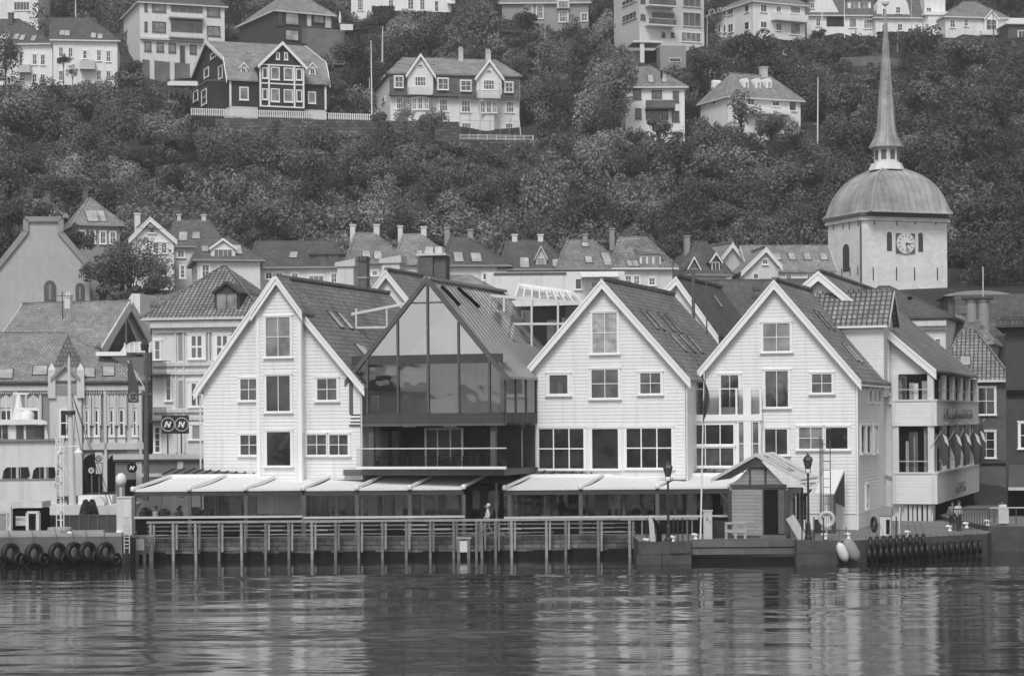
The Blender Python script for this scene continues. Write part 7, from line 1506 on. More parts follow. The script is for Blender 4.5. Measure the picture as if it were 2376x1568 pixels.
# pale semi-detached villa with a mansard roof
tv = House('pale_mansard_villa', 'long pale villa pair with dark mansard, two front gables and scaffolding at right', 287, -.2, 906, 322, 1205, None, 840, foot=6, wall='villa', group=GHH, n0=.03); KEEP.append((836, 128, 1212, 268, 287)); KEEP.append((1060, 128, 1236, 322, 287))
def mansard():
    h = tv; W, D = h.W, h.D; z2 = h.z(174); z1 = h.z(219)
    h.hip(174, (935, 133), (1150, 141), .35, 'slate', 'dark3', wr=D*.45)
    mb = MB(); t = Vector((0, -.12, .03)); mb.prism([(-.15, -.75, z1), (W+.15, -.75, z1), (W+.1, -.12, z2-.02), (-.1, -.12, z2-.02)], (0, .1, 0), 'tile3'); mb.box(-.2, W+.2, -.8, -.003, z1-.25, z1-.003, 'dark3'); mb.prism([(W, -.7, z1), (W, D, z1), (W, D, z2-.02), (W, -.1, z2-.02)], (.12, 0, 0), 'tile3'); mb.build('mansard_slope', h.root)
    for x0, y0, x1, y1 in ((916, 177, 935, 204), (1016, 182, 1040, 209), (1069, 187, 1093, 212), (1172, 191, 1190, 215)):
        a, zt = h.pf(x0-2, y0-2, -.8); b, zb = h.pf(x1+2, y1+2, -.8); m2 = MB(); m2.box(a, b, -.8, -.1, zb, zt, 'trim2'); d = m2.build('dormer', h.root); window(d, 'F', -.8, a+.1, b-.1, zb+.1, zt-.1, 2, 2, 'trim', 'glass', .09, .03)
    for ax, ay, fx0, fx1, fy in ((975, 128, 946, 1005, 171), (1134, 141, 1106, 1164, 179)):
        w0 = -1.0; a, ze = h.pf(fx0, fy, w0); b, _ = h.pf(fx1, fy, w0); za = h.pf(ax, ay, w0)[1]; m = (a+b)/2; zb = h.pf(ax, 219, w0)[1]
        mb = MB(); mb.prism([(a, w0, zb), (b, w0, zb), (b, w0, ze), (m, w0, za), (a, w0, ze)], (0, 5, 0), 'villa'); g_ = mb.build('front_gable', h.root); mb = MB(); sl = (za-ze)/(b-m)
        for ue in (a-.3, b+.3):
            A = Vector((m, w0-.35, za+.02)); E = Vector((ue, w0-.35, ze-sl*.3+.02)); mb.prism([E, A, A+Vector((0,0,.14)), E+Vector((0,0,.14))], (0, 5, 0), 'slate'); mb.prism([E+Vector((0,-.06,.18)), A+Vector((0,-.06,.18)), A+Vector((0,-.06,-.28)), E+Vector((0,-.06,-.28))], (0, .058, 0), 'trim')
        mb.build('gable_roof', g_); h.win(ax-13, fy+7, ax+13, fy+30, 4, 2, plane=w0, gm='glass', fw=.1); h.win(ax-6, ay+22, ax+6, ay+28, 1, 1, plane=w0, gm='glassd', sill=False); balcony(h, fx0+3, fy+31, fx1-2, fy+46, .9, 'cream', w=w0)
        m2 = MB(); a2, b2 = a+.6, b-.6; m2.prism([(a2-.4, 0, -5), (a2+.5, -1.1, -5), (b2-.5, -1.1, -5), (b2+.4, 0, -5)], (0, 0, 5+zb-.3), 'villa'); m2.build('bay', h.root)
        for k in range(3): h.win(ax-20+14*k, fy+56, ax-8+14*k, fy+84, 2, 2, plane=-1.1 if k == 1 else -1.12, gm='glassl' if k != 1 else 'glass', fw=.1)
    for r in ((919, 227, 934, 254), (1019, 230, 1039, 259), (1070, 233, 1091, 261), (1174, 236, 1192, 262), (1071, 286, 1093, 306), (1172, 287, 1190, 308)): h.win(*r, 3, 2, trim=.1, fw=.09, gm='glass')
    h.win(1118, 288, 1150, 310, 4, 1, gm='glassd')
    for r in ((850, 185, 858, 211), (886, 178, 893, 187), (886, 227, 894, 238), (849, 235, 857, 246)): h.win(*r, 1, 1, face='L', fw=.1)
    for c in ((1064, 1074, 117, 140), (1127, 1138, 122, 142)): h.chim(*c, D*.4, 'pale', pots=2)
    h.sky('F', 923, 147, .5, .7); h.sky('F', 1004, 150, .5, .7)
    m2 = MB(); m2.box(W*.52, W*.525, -.06, -.003, -3, z1-.3, 'trim'); m2.build('drainpipe', h.root)
    sc = Fr('scaffolding', 'thin steel scaffolding on the right half of the pale mansard villa', 'scaffolding', 1066, 316, 286, -.2); mb = MB(); L = sc.pf(1204, 316)[0]; H_ = sc.pf(1066, 190)[1]
    for k in range(7): mb.tube([(L*k/6, -.6, -.5), (L*k/6, -.6, H_*(.55 if k % 2 else 1))], .035, 'steel', 5)
    for z in (2.0, 4.0, 6.0): mb.tube([(0, -.62, z), (L, -.62, z)], .03, 'steel', 5); mb.tube([(0, -.62, z+1), (L, -.62, z+1)], .022, 'steel', 5)
    mb.tube([(L*.8, -.65, 0), (L*.95, -.65, 6)], .03, 'steel', 5); mb.tube([(L*1.02, -.65, 0), (L*.98, -.65, 3)], .05, 'trim', 5); mb.build('poles', sc.root)
mansard()
# ------------------------------------------------------------------ walls, fences, hedges, poles and cars on the slope
def wallpiece(name, label, Y, x0, x1, yt0, yt1, yb, key, cat='wall', thick=.5, posts=0, D2=None, foot=1.5):
    f = Fr(name, label, cat, x0, yb, Y, 0 if D2 is None else -D2); a, z0 = f.pf(x0, yt0); b, z1 = f.pf(x1, yt1); mb = MB(); mb.prism([(a, 0, -foot), (b, 0, -foot), (b, 0, z1), (a, 0, z0)], (0, thick, 0), key); mb.build('wall', f.root)
    for k in range(posts): m2 = MB(); u = a+(b-a)*(k+.5)/posts; z = z0+(z1-z0)*(k+.5)/posts; m2.box(u-.35, u+.35, -.25, 0, -foot, z+.15, 'white3'); m2.build('pillar', f.root)
    return f
wallpiece('retaining_wall', 'long stone retaining wall under the dark villa and the mansard villa', 284.5, 500, 1065, 274, 283, 318, 'stonewall', foot=4)
wallpiece('retaining_wall', 'stone retaining wall below the white fence of the mansard villa', 284, 1060, 1238, 326, 328, 392, 'stonewall', foot=4)
wallpiece('retaining_wall', 'grey wall with three pale pillars below the white apartment house', 322, 330, 470, 138, 152, 190, 'conc2', posts=3)
wallpiece('retaining_wall', 'stained concrete retaining wall left of the church spire', 312, 1950, 2046, 134, 130, 168, 'conc2', foot=3); wallpiece('retaining_wall', 'stained concrete wall behind and right of the church spire', 313, 2044, 2108, 132, 138, 160, 'conc2', foot=3)
wallpiece('garden_wall', 'low white garden wall end among bushes under the long-balcony house', 318, 1806, 1828, 112, 112, 140, 'white3', foot=2)
def picket(name, label, Y, x0, x1, y0, y1, h_px, key, yaw=0, step=.28, solid=False):
    f = Fr(name, label, 'fence', x0, y0, Y, yaw); a = 0; b, zb = f.pf(x1, y1); h_ = h_px/F*Y; mb = MB(); n = int(abs(b)/step)
    for z in (.25, h_-.12): mb.bar((a, 0, z), (b, 0, zb+z), .06, .12, key, up=(0, 1, 0))
    if not solid:
        for k in range(n): u = b*k/n; z = zb*k/n; mb.box(u, u+step*.55, -.05, -.03, z, z+h_, key)
    else:
        for k in range(4): mb.bar((a, -.04, h_*(.15+.25*k)), (b, -.04, zb+h_*(.15+.25*k)), .04, h_*.17, key, up=(0, 1, 0))
        for k in range(9): u = b*k/8; mb.box(u, u+.12, -.02, .1, zb*k/8-.5, zb*k/8+h_, key)
    mb.build('pickets', f.root); return f
picket('picket_fence', 'pale picket fence in front of the dark timber villa', 285.5, 443, 760, 268, 277, 17, 'cream'); picket('picket_fence', 'pale picket fence running from the dark villa to the white flagpole', 285.3, 762, 866, 277, 280, 15, 'villa'); picket('board_fence', 'white board fence below the scaffolded end of the mansard villa', 284.8, 1066, 1236, 325, 328, 14, 'white2', solid=True)
picket('board_fence', 'grey board fence on the slope beside the parked white car', 296, 340, 442, 208, 222, 12, 'conc2', solid=True); wallpiece('concrete_terrace', 'stained concrete terrace wall beside the dark modern house', 318, 712, 800, 66, 70, 104, 'conc2', foot=3); wallpiece('flower_box', 'pale flower box on the concrete terrace', 316, 790, 819, 56, 57, 66, 'cream', thick=.6, foot=.3)
f = Fr('parasol', 'closed white parasol by the dark modern house', 'parasol', 789, 58, 316, 0); z = f.pf(789, 28)[1]; mb = MB(); mb.lathe([(.03, -.5), (.03, .2), (.18, .25), (.2, z*.5), (.06, z), (.0, z+.05)], 'cloth', n=8); mb.build('cloth', f.root)
GP = 'slender poles on the hillside'
for lb, x0, yb, x1, yt, Y, r, key, nm in (('white flagpole between the dark villa and the mansard villa', 863, 270, 861, 97, 284.6, .09, 'trim', 'flagpole'), ('white flagpole in front of the white villa with a corner porch', 1909, 96, 1906, -10, 332, .09, 'trim', 'flagpole'), ('thin white pole in front of the steep-gabled white villa', 1960, 94, 1959, -10, 333, .08, 'trim', 'flagpole'), ('white flagpole right of the villa with round-topped dormers', 1897, 335, 1898, 183, 278, .09, 'trim', 'flagpole'), ('thin pale pole left of the round bay villa', 2115, 75, 2115, -5, 335, .07, 'pale', 'flagpole'),
     ('timber utility pole behind the white flagpole', 887, 140, 888, 64, 305, .14, 'pale', 'utility_pole'), ('utility pole among the bushes below the grey rendered house', 1265, 112, 1265, 34, 312, .14, 'mid', 'utility_pole'), ('utility pole right of the apartment tower', 1641, 128, 1641, 38, 312, .13, 'mid', 'utility_pole'), ('utility pole just right of the church spire', 2082, 145, 2083, 72, 318, .13, 'mid', 'utility_pole'), ('dark pole before the round bay villa', 2142, 105, 2141, 52, 328, .1, 'mid', 'utility_pole'), ('dark pole at the pointed bay of the far right villa', 2306, 100, 2304, 28, 326, .1, 'dark3', 'utility_pole'), ('utility pole with cross arm above the dark villa roof', 480, 112, 482, 82, 312, .12, 'mid', 'utility_pole'), ('tall pale pole behind the white house with four skylights', 176, 45, 175, -10, 318, .12, 'pale', 'utility_pole')):
    flag_pole(lb, x0, yb, x1, yt, Y, r, 'flagpole' if nm == 'flagpole' else 'pole', nm, key)
KEEP += [(855, 97, 869, 262, 284), (1892, 183, 1903, 318, 278), (1256, 40, 1272, 92, 312), (1632, 40, 1648, 110, 312), (2076, 80, 2090, 130, 318), (340, 140, 470, 185, 322), (1990, 134, 2060, 148, 303), (395, 184, 445, 208, 300), (1690, 255, 1862, 300, 270), (715, 68, 820, 92, 316), (880, 70, 894, 120, 305)]
def car(label, px, py, Y, yaw):
    f = Fr('parked_car', label, 'car', px, py, Y, yaw); mb = MB(); mb.prism([(-2.1,-.85,.35),(2.1,-.85,.35),(2.15,-.85,.75),(1.9,-.85,.9),(1.1,-.85,.98),(-1.9,-.85,1.0),(-2.1,-.85,.8)], (0, 1.7, 0), 'white'); mb.build('body', f.root)
    mb = MB(); mb.prism([(-1.7,-.72,1.003),(1.0,-.72,.99),(.35,-.66,1.45),(-1.2,-.66,1.46)], (0, 1.4, 0), 'glassd'); mb.prism([(-1.25,-.7,1.462),(.4,-.7,1.452),(.3,-.66,1.52),(-1.1,-.66,1.53)], (0, 1.38, 0), 'white'); mb.build('cabin', f.root)
    for x in (-1.35, 1.35):
        for y in (-.82, .62): m2 = MB(); m2.torus((x, y+.1, .32), (0, 1, 0), .23, .1, 'rubber', 16, 8); m2.build('wheel', f.root)
car('white parked car half hidden behind the entrance annex of the dark villa', 425, 207, 302, math.pi-.1); car('white parked car half hidden in bushes at the left frame edge', 8, 207, 296, .3)
# ------------------------------------------------------------------ vegetation
def crown_points(seed, n, size, flat=1.0, clumps=18, spread=1.0, droop=0, column=False):
    """leaf-sized quads spread over many clumps of a unit crown; returns (n,4,3)"""
    r = np.random.default_rng(seed)
    C = r.normal(size=(clumps, 3)); C /= np.linalg.norm(C, axis=1)[:, None]; C[:, 2] = np.abs(C[:, 2])*1.0-.35*(r.uniform(size=clumps) < .5)
    C *= r.uniform(.30, .92, (clumps, 1))*spread
    rad = r.uniform(.16, .46, clumps)
    w = rad**2; k = r.choice(clumps, n, p=w/w.sum())
    d = r.normal(size=(n, 3)); d[:, 2] += .35; d /= np.linalg.norm(d, axis=1)[:, None]
    P = C[k]+d*(rad[k]*r.uniform(.62, 1.08, n)**.8)[:, None]
    if column: P[:, :2] *= .55
    P[:, 2] *= flat
    if droop: P[:, 2] -= droop*(P[:, 0]**2+P[:, 1]**2)
    N_ = d+r.normal(size=(n, 3))*.42+np.array([0, 0, .25]); N_ /= np.linalg.norm(N_, axis=1)[:, None]
    a = np.cross(N_, r.normal(size=(n, 3))); a /= np.linalg.norm(a, axis=1)[:, None]; b = np.cross(N_, a)
    s = size*r.uniform(.6, 1.25, (n, 1)); a = a*s*.5; b = b*s*.5*r.uniform(.6, 1.0, (n, 1))
    return np.stack([P-a-b*.4, P-b+a*.2, P+a+b*.4, P+b-a*.2], 1)
def quads_object(name, Q, mi, mats, parent=None):
    n = len(Q); me = bpy.data.meshes.new(name); me.vertices.add(n*4); me.vertices.foreach_set('co', np.ascontiguousarray(Q.reshape(-1), np.float32))
    me.loops.add(n*4); me.loops.foreach_set('vertex_index', np.arange(n*4, dtype=np.int32)); me.polygons.add(n); me.polygons.foreach_set('loop_start', np.arange(0, n*4, 4, dtype=np.int32))
    for k in mats: me.materials.append(M[k])
    me.polygons.foreach_set('material_index', np.ascontiguousarray(mi, np.int32)); me.update(calc_edges=True); me.validate()
    o = bpy.data.objects.new(name, me); COL.objects.link(o)
    if parent: o.parent = parent
    return o
LM = ['leaf', 'leaf2', 'leafd', 'leafp']
def Yof(px, py):
    lo, hi = 224.0, 400.0
    for _ in range(30):
        m = (lo+hi)/2
        P = proj((0, 0, 0)) if False else None
        x = (px-CX)/F*m; z = ground_z(x, m); y = CY-F*((Vector((x, m, z))-CAM).dot(UV))/m
        if y > py: lo = m
        else: hi = m
    return (lo+hi)/2
def blocked(cx, cy, rx, ry, Y):
    for (x0, y0, x1, y1, yh) in KEEP:
        if Y < yh+9.0 and cx+rx*.85 > x0 and cx-rx*.85 < x1 and cy+ry*.8 > y0 and cy-ry*.9 < y1: return True
    return False
# --- single trees one can point out
protos = {}
def proto(kind, mkey):
    k = (kind, mkey)
    if k not in protos:
        seed = abs(hash(kind)) % 1000 if False else {'round': 1, 'broad': 2, 'tall': 3, 'loose': 4, 'bush': 5, 'weep': 6, 'column': 7, 'big': 8}[kind]
        Q = {'round': lambda: crown_points(seed, 2600, .105, 1.0, 22), 'broad': lambda: crown_points(seed, 2800, .10, .75, 26), 'tall': lambda: crown_points(seed, 2800, .10, 1.35, 24),
             'loose': lambda: crown_points(seed, 1300, .12, 1.1, 16, 1.15), 'bush': lambda: crown_points(seed, 1500, .16, .8, 14), 'weep': lambda: crown_points(seed, 2600, .10, .9, 22, 1.0, .35), 'column': lambda: crown_points(seed, 2200, .12, 1.5, 20, 1, 0, True), 'big': lambda: crown_points(seed, 6500, .062, .9, 44)}[kind]()
        o = quads_object('crown', Q, np.zeros(len(Q)), [mkey]); protos[k] = o.data; bpy.data.objects.remove(o)
    return protos[k]
trunk_mb = MB(); trunk_mb.tube([(0, 0, -1.2), (.03, 0, 0), (.0, .05, 1), (.08, .02, 1.6)], [.2, .17, .12, .06], 'bark', 8)
for a in range(6):
    t = a*1.05; trunk_mb.tube([(0, 0, .7+.08*a), (.35*math.cos(t), .35*math.sin(t), 1.15+.08*a), (.65*math.cos(t), .65*math.sin(t), 1.5+.1*a)], [.08, .05, .02], 'bark', 6)
_t = trunk_mb.build('trunk'); TRUNK = _t.data; bpy.data.objects.remove(_t)
def tree(label, px, py, r_px, Y, kind='round', mkey='leaf', group=None, cat='tree', name='tree', keep=True):
    """px, py = middle of the crown in the picture, r_px its half width"""
    c = at(px, py, Y); r = r_px/F*Y; zg = ground_z(c.x, Y); base = min(max(zg, c.z-r*2.0), c.z-r*1.0)
    root = empty(name, (c.x, Y, base), 0, label, cat, group)
    o = bpy.data.objects.new('crown', proto(kind, mkey)); COL.objects.link(o); o.parent = root; o.location = (0, 0, c.z-base); o.scale = (r, r, r); o.rotation_euler = (0, 0, random.uniform(0, 6.28))
    t = bpy.data.objects.new('trunk', TRUNK); COL.objects.link(t); t.parent = root; h = max(c.z-base, .4); s = max(.35, min(r/3.2, 1.6)); t.scale = (s, s, h/1.6)
    return root
GT = 'trees and bushes one can tell apart on the hillside'
TREES = [
 ('big dark leafy tree in front of the white half-hipped house', 302, 632, 92, 204, 'big', 'leaf'), ('broad low tree crown at the foot of the big tree, above the tiled dormer house', 370, 665, 42, 202, 'broad', 'leaf'),
 ('bush under the big tree beside the narrow white house', 255, 690, 46, 203, 'bush', 'leaf'), ('bush at the foot of the big tree under the white half-hipped house', 325, 692, 48, 202, 'bush', 'leafd'), ('leafy tree on the left flank of the big tree, touching the plain grey gable', 235, 640, 48, 206, 'round', 'leafd'), ('tree behind the sloping edge of the plain grey gable', 180, 560, 44, 214, 'round', 'leafd'), ('tree above the flat top of the plain grey gable', 85, 500, 60, 226, 'broad', 'leaf'), ('tree at the left frame edge above the plain grey gable', 20, 510, 52, 226, 'broad', 'leafd'),
 ('small dark cut-back tree in front of the white house with four skylights', 147, 142, 18, 296, 'round', 'leafd'), ('dark tree covering the left end of the white house with five skylights', 12, 135, 42, 294, 'tall', 'leafd'), ('loose pale shrub below the balcony of the white house with four skylights', 168, 172, 16, 297, 'loose', 'leaf2'), ('dark bushy shrub right of the white house with four skylights', 305, 160, 30, 299, 'bush', 'leafd'), ('wide bush right below the white house with four skylights', 300, 190, 40, 296, 'bush', 'leaf'),
 ('light leafy small tree overlapping the front of the pale mansard villa', 940, 275, 30, 281, 'loose', 'leaf2'), ('dark leafy small tree at the middle of the pale mansard villa', 1004, 284, 36, 280, 'round', 'leaf'), ('low bush at the left corner of the pale mansard villa', 880, 274, 22, 281, 'bush', 'leaf'),
 ('big dense tree hiding the left half of the glass-balcony villa', 1432, 195, 62, 279, 'tall', 'leaf2'), ('lower part tree with trunks in front of the glass-balcony villa', 1436, 262, 44, 278, 'loose', 'leaf'), ('rounded bush under the glass-balcony villa', 1528, 296, 34, 276, 'bush', 'leaf'), ('tall loose tree in front of the villa with round-topped dormers', 1720, 270, 44, 274, 'loose', 'leaf2'), ('broad pale bush under the villa with round-topped dormers', 1790, 300, 55, 272, 'broad', 'leaf2'), ('dark tree between the two lower white villas', 1606, 255, 24, 290, 'tall', 'leafd'), ('dark round tree behind the two lower white villas', 1640, 150, 46, 298, 'round', 'leafd'),
 ('dark broad tree above the villa with round-topped dormers', 1740, 118, 62, 300, 'broad', 'leafd'), ('small palm-like round tree in front of the long-balcony house', 1657, 48, 17, 322, 'round', 'leaf'), ('pale rounded tree at the top of the picture right of the clipped hedge', 1105, 20, 30, 336, 'round', 'leaf2'), ('dark tall tree left of the apartment tower', 1394, 22, 34, 328, 'tall', 'leafd'), ('pale birch with bare stems below the apartment tower', 1405, 70, 34, 312, 'loose', 'leafp'), ('tall pale feathery tree below the grey rendered house', 1275, 135, 46, 300, 'tall', 'leaf2'), ('light bush right below the grey rendered house', 1330, 75, 28, 316, 'loose', 'leaf'), ('dark round tree left of the grey rendered house', 1222, 48, 30, 322, 'round', 'leafd'),
 ('large dark tree right of the church spire tip', 2130, 105, 60, 312, 'broad', 'leafd'), ('large dark tree below the far right villa', 2235, 128, 66, 306, 'broad', 'leaf'), ('rounded dark tree behind the right side of the church dome', 2230, 330, 78, 272, 'round', 'leafd'), ('tall leafy tree behind the left side of the church spire', 1955, 225, 60, 290, 'round', 'leaf'), ('leafy tree right beside the church spire', 2150, 225, 66, 290, 'round', 'leaf'), ('dark tree at the right frame edge, upper slope', 2340, 220, 62, 292, 'tall', 'leafd'), ('dark tree at the right frame edge beside the church clock', 2300, 520, 72, 246, 'tall', 'leafd'), ('dark tree right of the church dome foot', 2250, 600, 52, 242, 'broad', 'leafd'),
 ('low tree at the fence of the dark villa', 780, 205, 32, 294, 'round', 'leaf'), ('dark tree behind the white flagpole', 815, 130, 48, 305, 'round', 'leafd'), ('dense dark tree right of the dark modern house', 830, 66, 28, 322, 'bush', 'leafd'), ('tall dark tree behind the white apartment house', 545, 20, 40, 350, 'tall', 'leafd'), ('dark tall trees gap at the top left behind the skylight houses', 190, 8, 42, 352, 'tall', 'leafd'), ('dark tree at the top edge left of the white apartment house', 225, 40, 24, 345, 'round', 'leafd'),
 ('dark conifer-like tree at the far upper right corner', 2300, 8, 50, 365, 'tall', 'leafd'), ('clipped round bush before the steep-gabled white villa', 1984, 86, 11, 330, 'bush', 'leafd'), ('round bush left of the corner porch villa', 1900, 82, 20, 330, 'bush', 'leaf')]
for (lb, px, py, r, Y, kind, mk) in TREES: tree(lb, px, py, r, Y, kind, mk, GT, 'bush' if kind == 'bush' else 'tree', 'bush' if kind == 'bush' else 'tree')
# --- clipped hedges
def hedge(label, x0, x1, y0, y1, Y, mk='leafd', y0b=None):
    f = Fr('hedge', label, 'hedge', x0, y1, Y, 0, 'hedges at the upper houses'); a, z1 = f.pf(x1, y0 if y0b is None else y0b); z0 = f.pf(x0, y0)[1]
    r = np.random.default_rng(int(x0)); n = int(abs(a)*max(z0, z1)*55+300); u = r.uniform(0, 1, n); v = r.uniform(0, 1, n); dd = r.uniform(0, 1, n)
    side = r.uniform(size=n) < .65; zt = z0+(z1-z0)*u
    P = np.stack([u*a, np.where(side, r.normal(0, .06, n), dd*1.2), np.where(side, v*zt, zt+r.normal(0, .06, n))], -1)
    Nn = np.where(side[:, None], np.array([0, -1, .2]), np.array([0, 0, 1]))+r.normal(size=(n, 3))*.5; Nn /= np.linalg.norm(Nn, axis=1)[:, None]
    A = np.cross(Nn, r.normal(size=(n, 3))); A /= np.linalg.norm(A, axis=1)[:, None]; B = np.cross(Nn, A); s = r.uniform(.1, .2, (n, 1)); A *= s; B *= s*.8
    quads_object('foliage', np.stack([P-A-B, P+A-B, P+A+B, P-A+B], 1), np.zeros(n), [mk], f.root); mb = MB(); mb.box(.1, a-.1, .12, 1.1, -.6, min(z0, z1)-.2, 'leafd'); mb.build('inner_branches', f.root)
hedge('tall clipped hedge block at the left of the wide white house', 864, 914, 16, 44, 341); hedge('long low clipped hedge below the wide white house', 905, 1066, 27, 50, 340, 'leafd', 31); hedge('long dark hedge sloping below the pale rounded tree', 1066, 1250, 34, 66, 334, 'leafd', 56)
hedge('dark clipped hedge right of the church spire tip', 2036, 2130, 76, 96, 330); hedge('low dark hedge below the corner porch villa', 1922, 2010, 90, 112, 328); hedge('dark hedge under the long-balcony house', 1782, 1838, 96, 118, 324); hedge('dark hedge at the far right house', 2340, 2376, 92, 112, 326); hedge('dark hedge below the white house with four skylights', 228, 335, 205, 238, 292); hedge('dark clipped hedge left end below the skylight houses', 118, 226, 200, 222, 294, 'leaf')
# --- bare rock in the slope
mb = MB(); r = np.random.default_rng(8); nx, nz = 30, 12; vs = []; ya, yb_ = Yof(1090, 114), Yof(1090, 60)
for j in range(nz):
    for i in range(nx):
        s = i/(nx-1); t = j/(nz-1); Y = ya+(yb_-ya)*t; x = (1022-CX+140*s)/F*Y; e = min(s, 1-s, t, 1-t)*6
        vs.append((x, Y, ground_z(x, Y)-.5+min(1, e)*(.9+.5*r.random())))
mb.add(vs, [(j*nx+i, j*nx+i+1, (j+1)*nx+i+1, (j+1)*nx+i) for j in range(nz-1) for i in range(nx-1)], 'rock'); tag(mb.build('rock_face'), kind='structure'); KEEP.append((1065, 74, 1120, 98, 318))
# --- the closed wood on the slope (reads as one mass)
def mass(name, step, rmin, rmax, nl, leaf, seed, ymax=372, lift=(.5, 1.0), pskip=0):
    r = np.random.default_rng(seed); base = [crown_points(seed*10+k, nl, leaf, (1.0, .8, 1.25, .95)[k % 4], 16+k) for k in range(6)]
    Q = []; MI = []; Y = 231.0; cnt = 0
    while Y < ymax:
        half = (1188+120)/F*Y; x = -half+r.uniform(0, step)
        while x < half:
            xx = x+r.normal()*step*.25; yy = Y+r.normal()*step*.25; rad = r.uniform(rmin, rmax)
            z = ground_z(xx, yy)+rad*r.uniform(*lift); cx, cy = proj((xx, yy, z)); rp = rad/yy*F
            x += step
            if cy < -rp-10 or cy > 720 or r.uniform() < pskip: continue
            if blocked(cx, cy, rp, rp, yy): continue
            q = base[r.integers(6)].copy(); t = r.uniform(0, 6.28); c, s = math.cos(t), math.sin(t)
            q = q@np.array([[c, s, 0], [-s, c, 0], [0, 0, 1]])*rad*np.array([r.uniform(.85, 1.2), r.uniform(.85, 1.2), r.uniform(.75, 1.45)])+np.array([xx, yy, z]); Q.append(q)
            # darker kinds towards the right of the slope, paler ones near the middle row
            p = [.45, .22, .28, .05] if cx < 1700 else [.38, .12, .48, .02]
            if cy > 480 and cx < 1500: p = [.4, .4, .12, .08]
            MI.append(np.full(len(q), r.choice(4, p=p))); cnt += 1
        Y += step*.92
    Q = np.concatenate(Q); MI = np.concatenate(MI)
    o = quads_object(name, Q, MI, LM); tag(o, kind='stuff'); print(name, cnt, len(Q)); return o
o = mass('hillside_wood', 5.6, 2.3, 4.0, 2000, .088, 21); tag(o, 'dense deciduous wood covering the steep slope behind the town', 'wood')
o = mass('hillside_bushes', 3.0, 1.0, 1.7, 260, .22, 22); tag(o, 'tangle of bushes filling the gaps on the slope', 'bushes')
o = mass('hillside_undergrowth', 1.9, .45, .85, 70, .34, 23, lift=(.2, .6)); tag(o, 'low scrub and tall grass covering the bare ground of the slope', 'undergrowth')
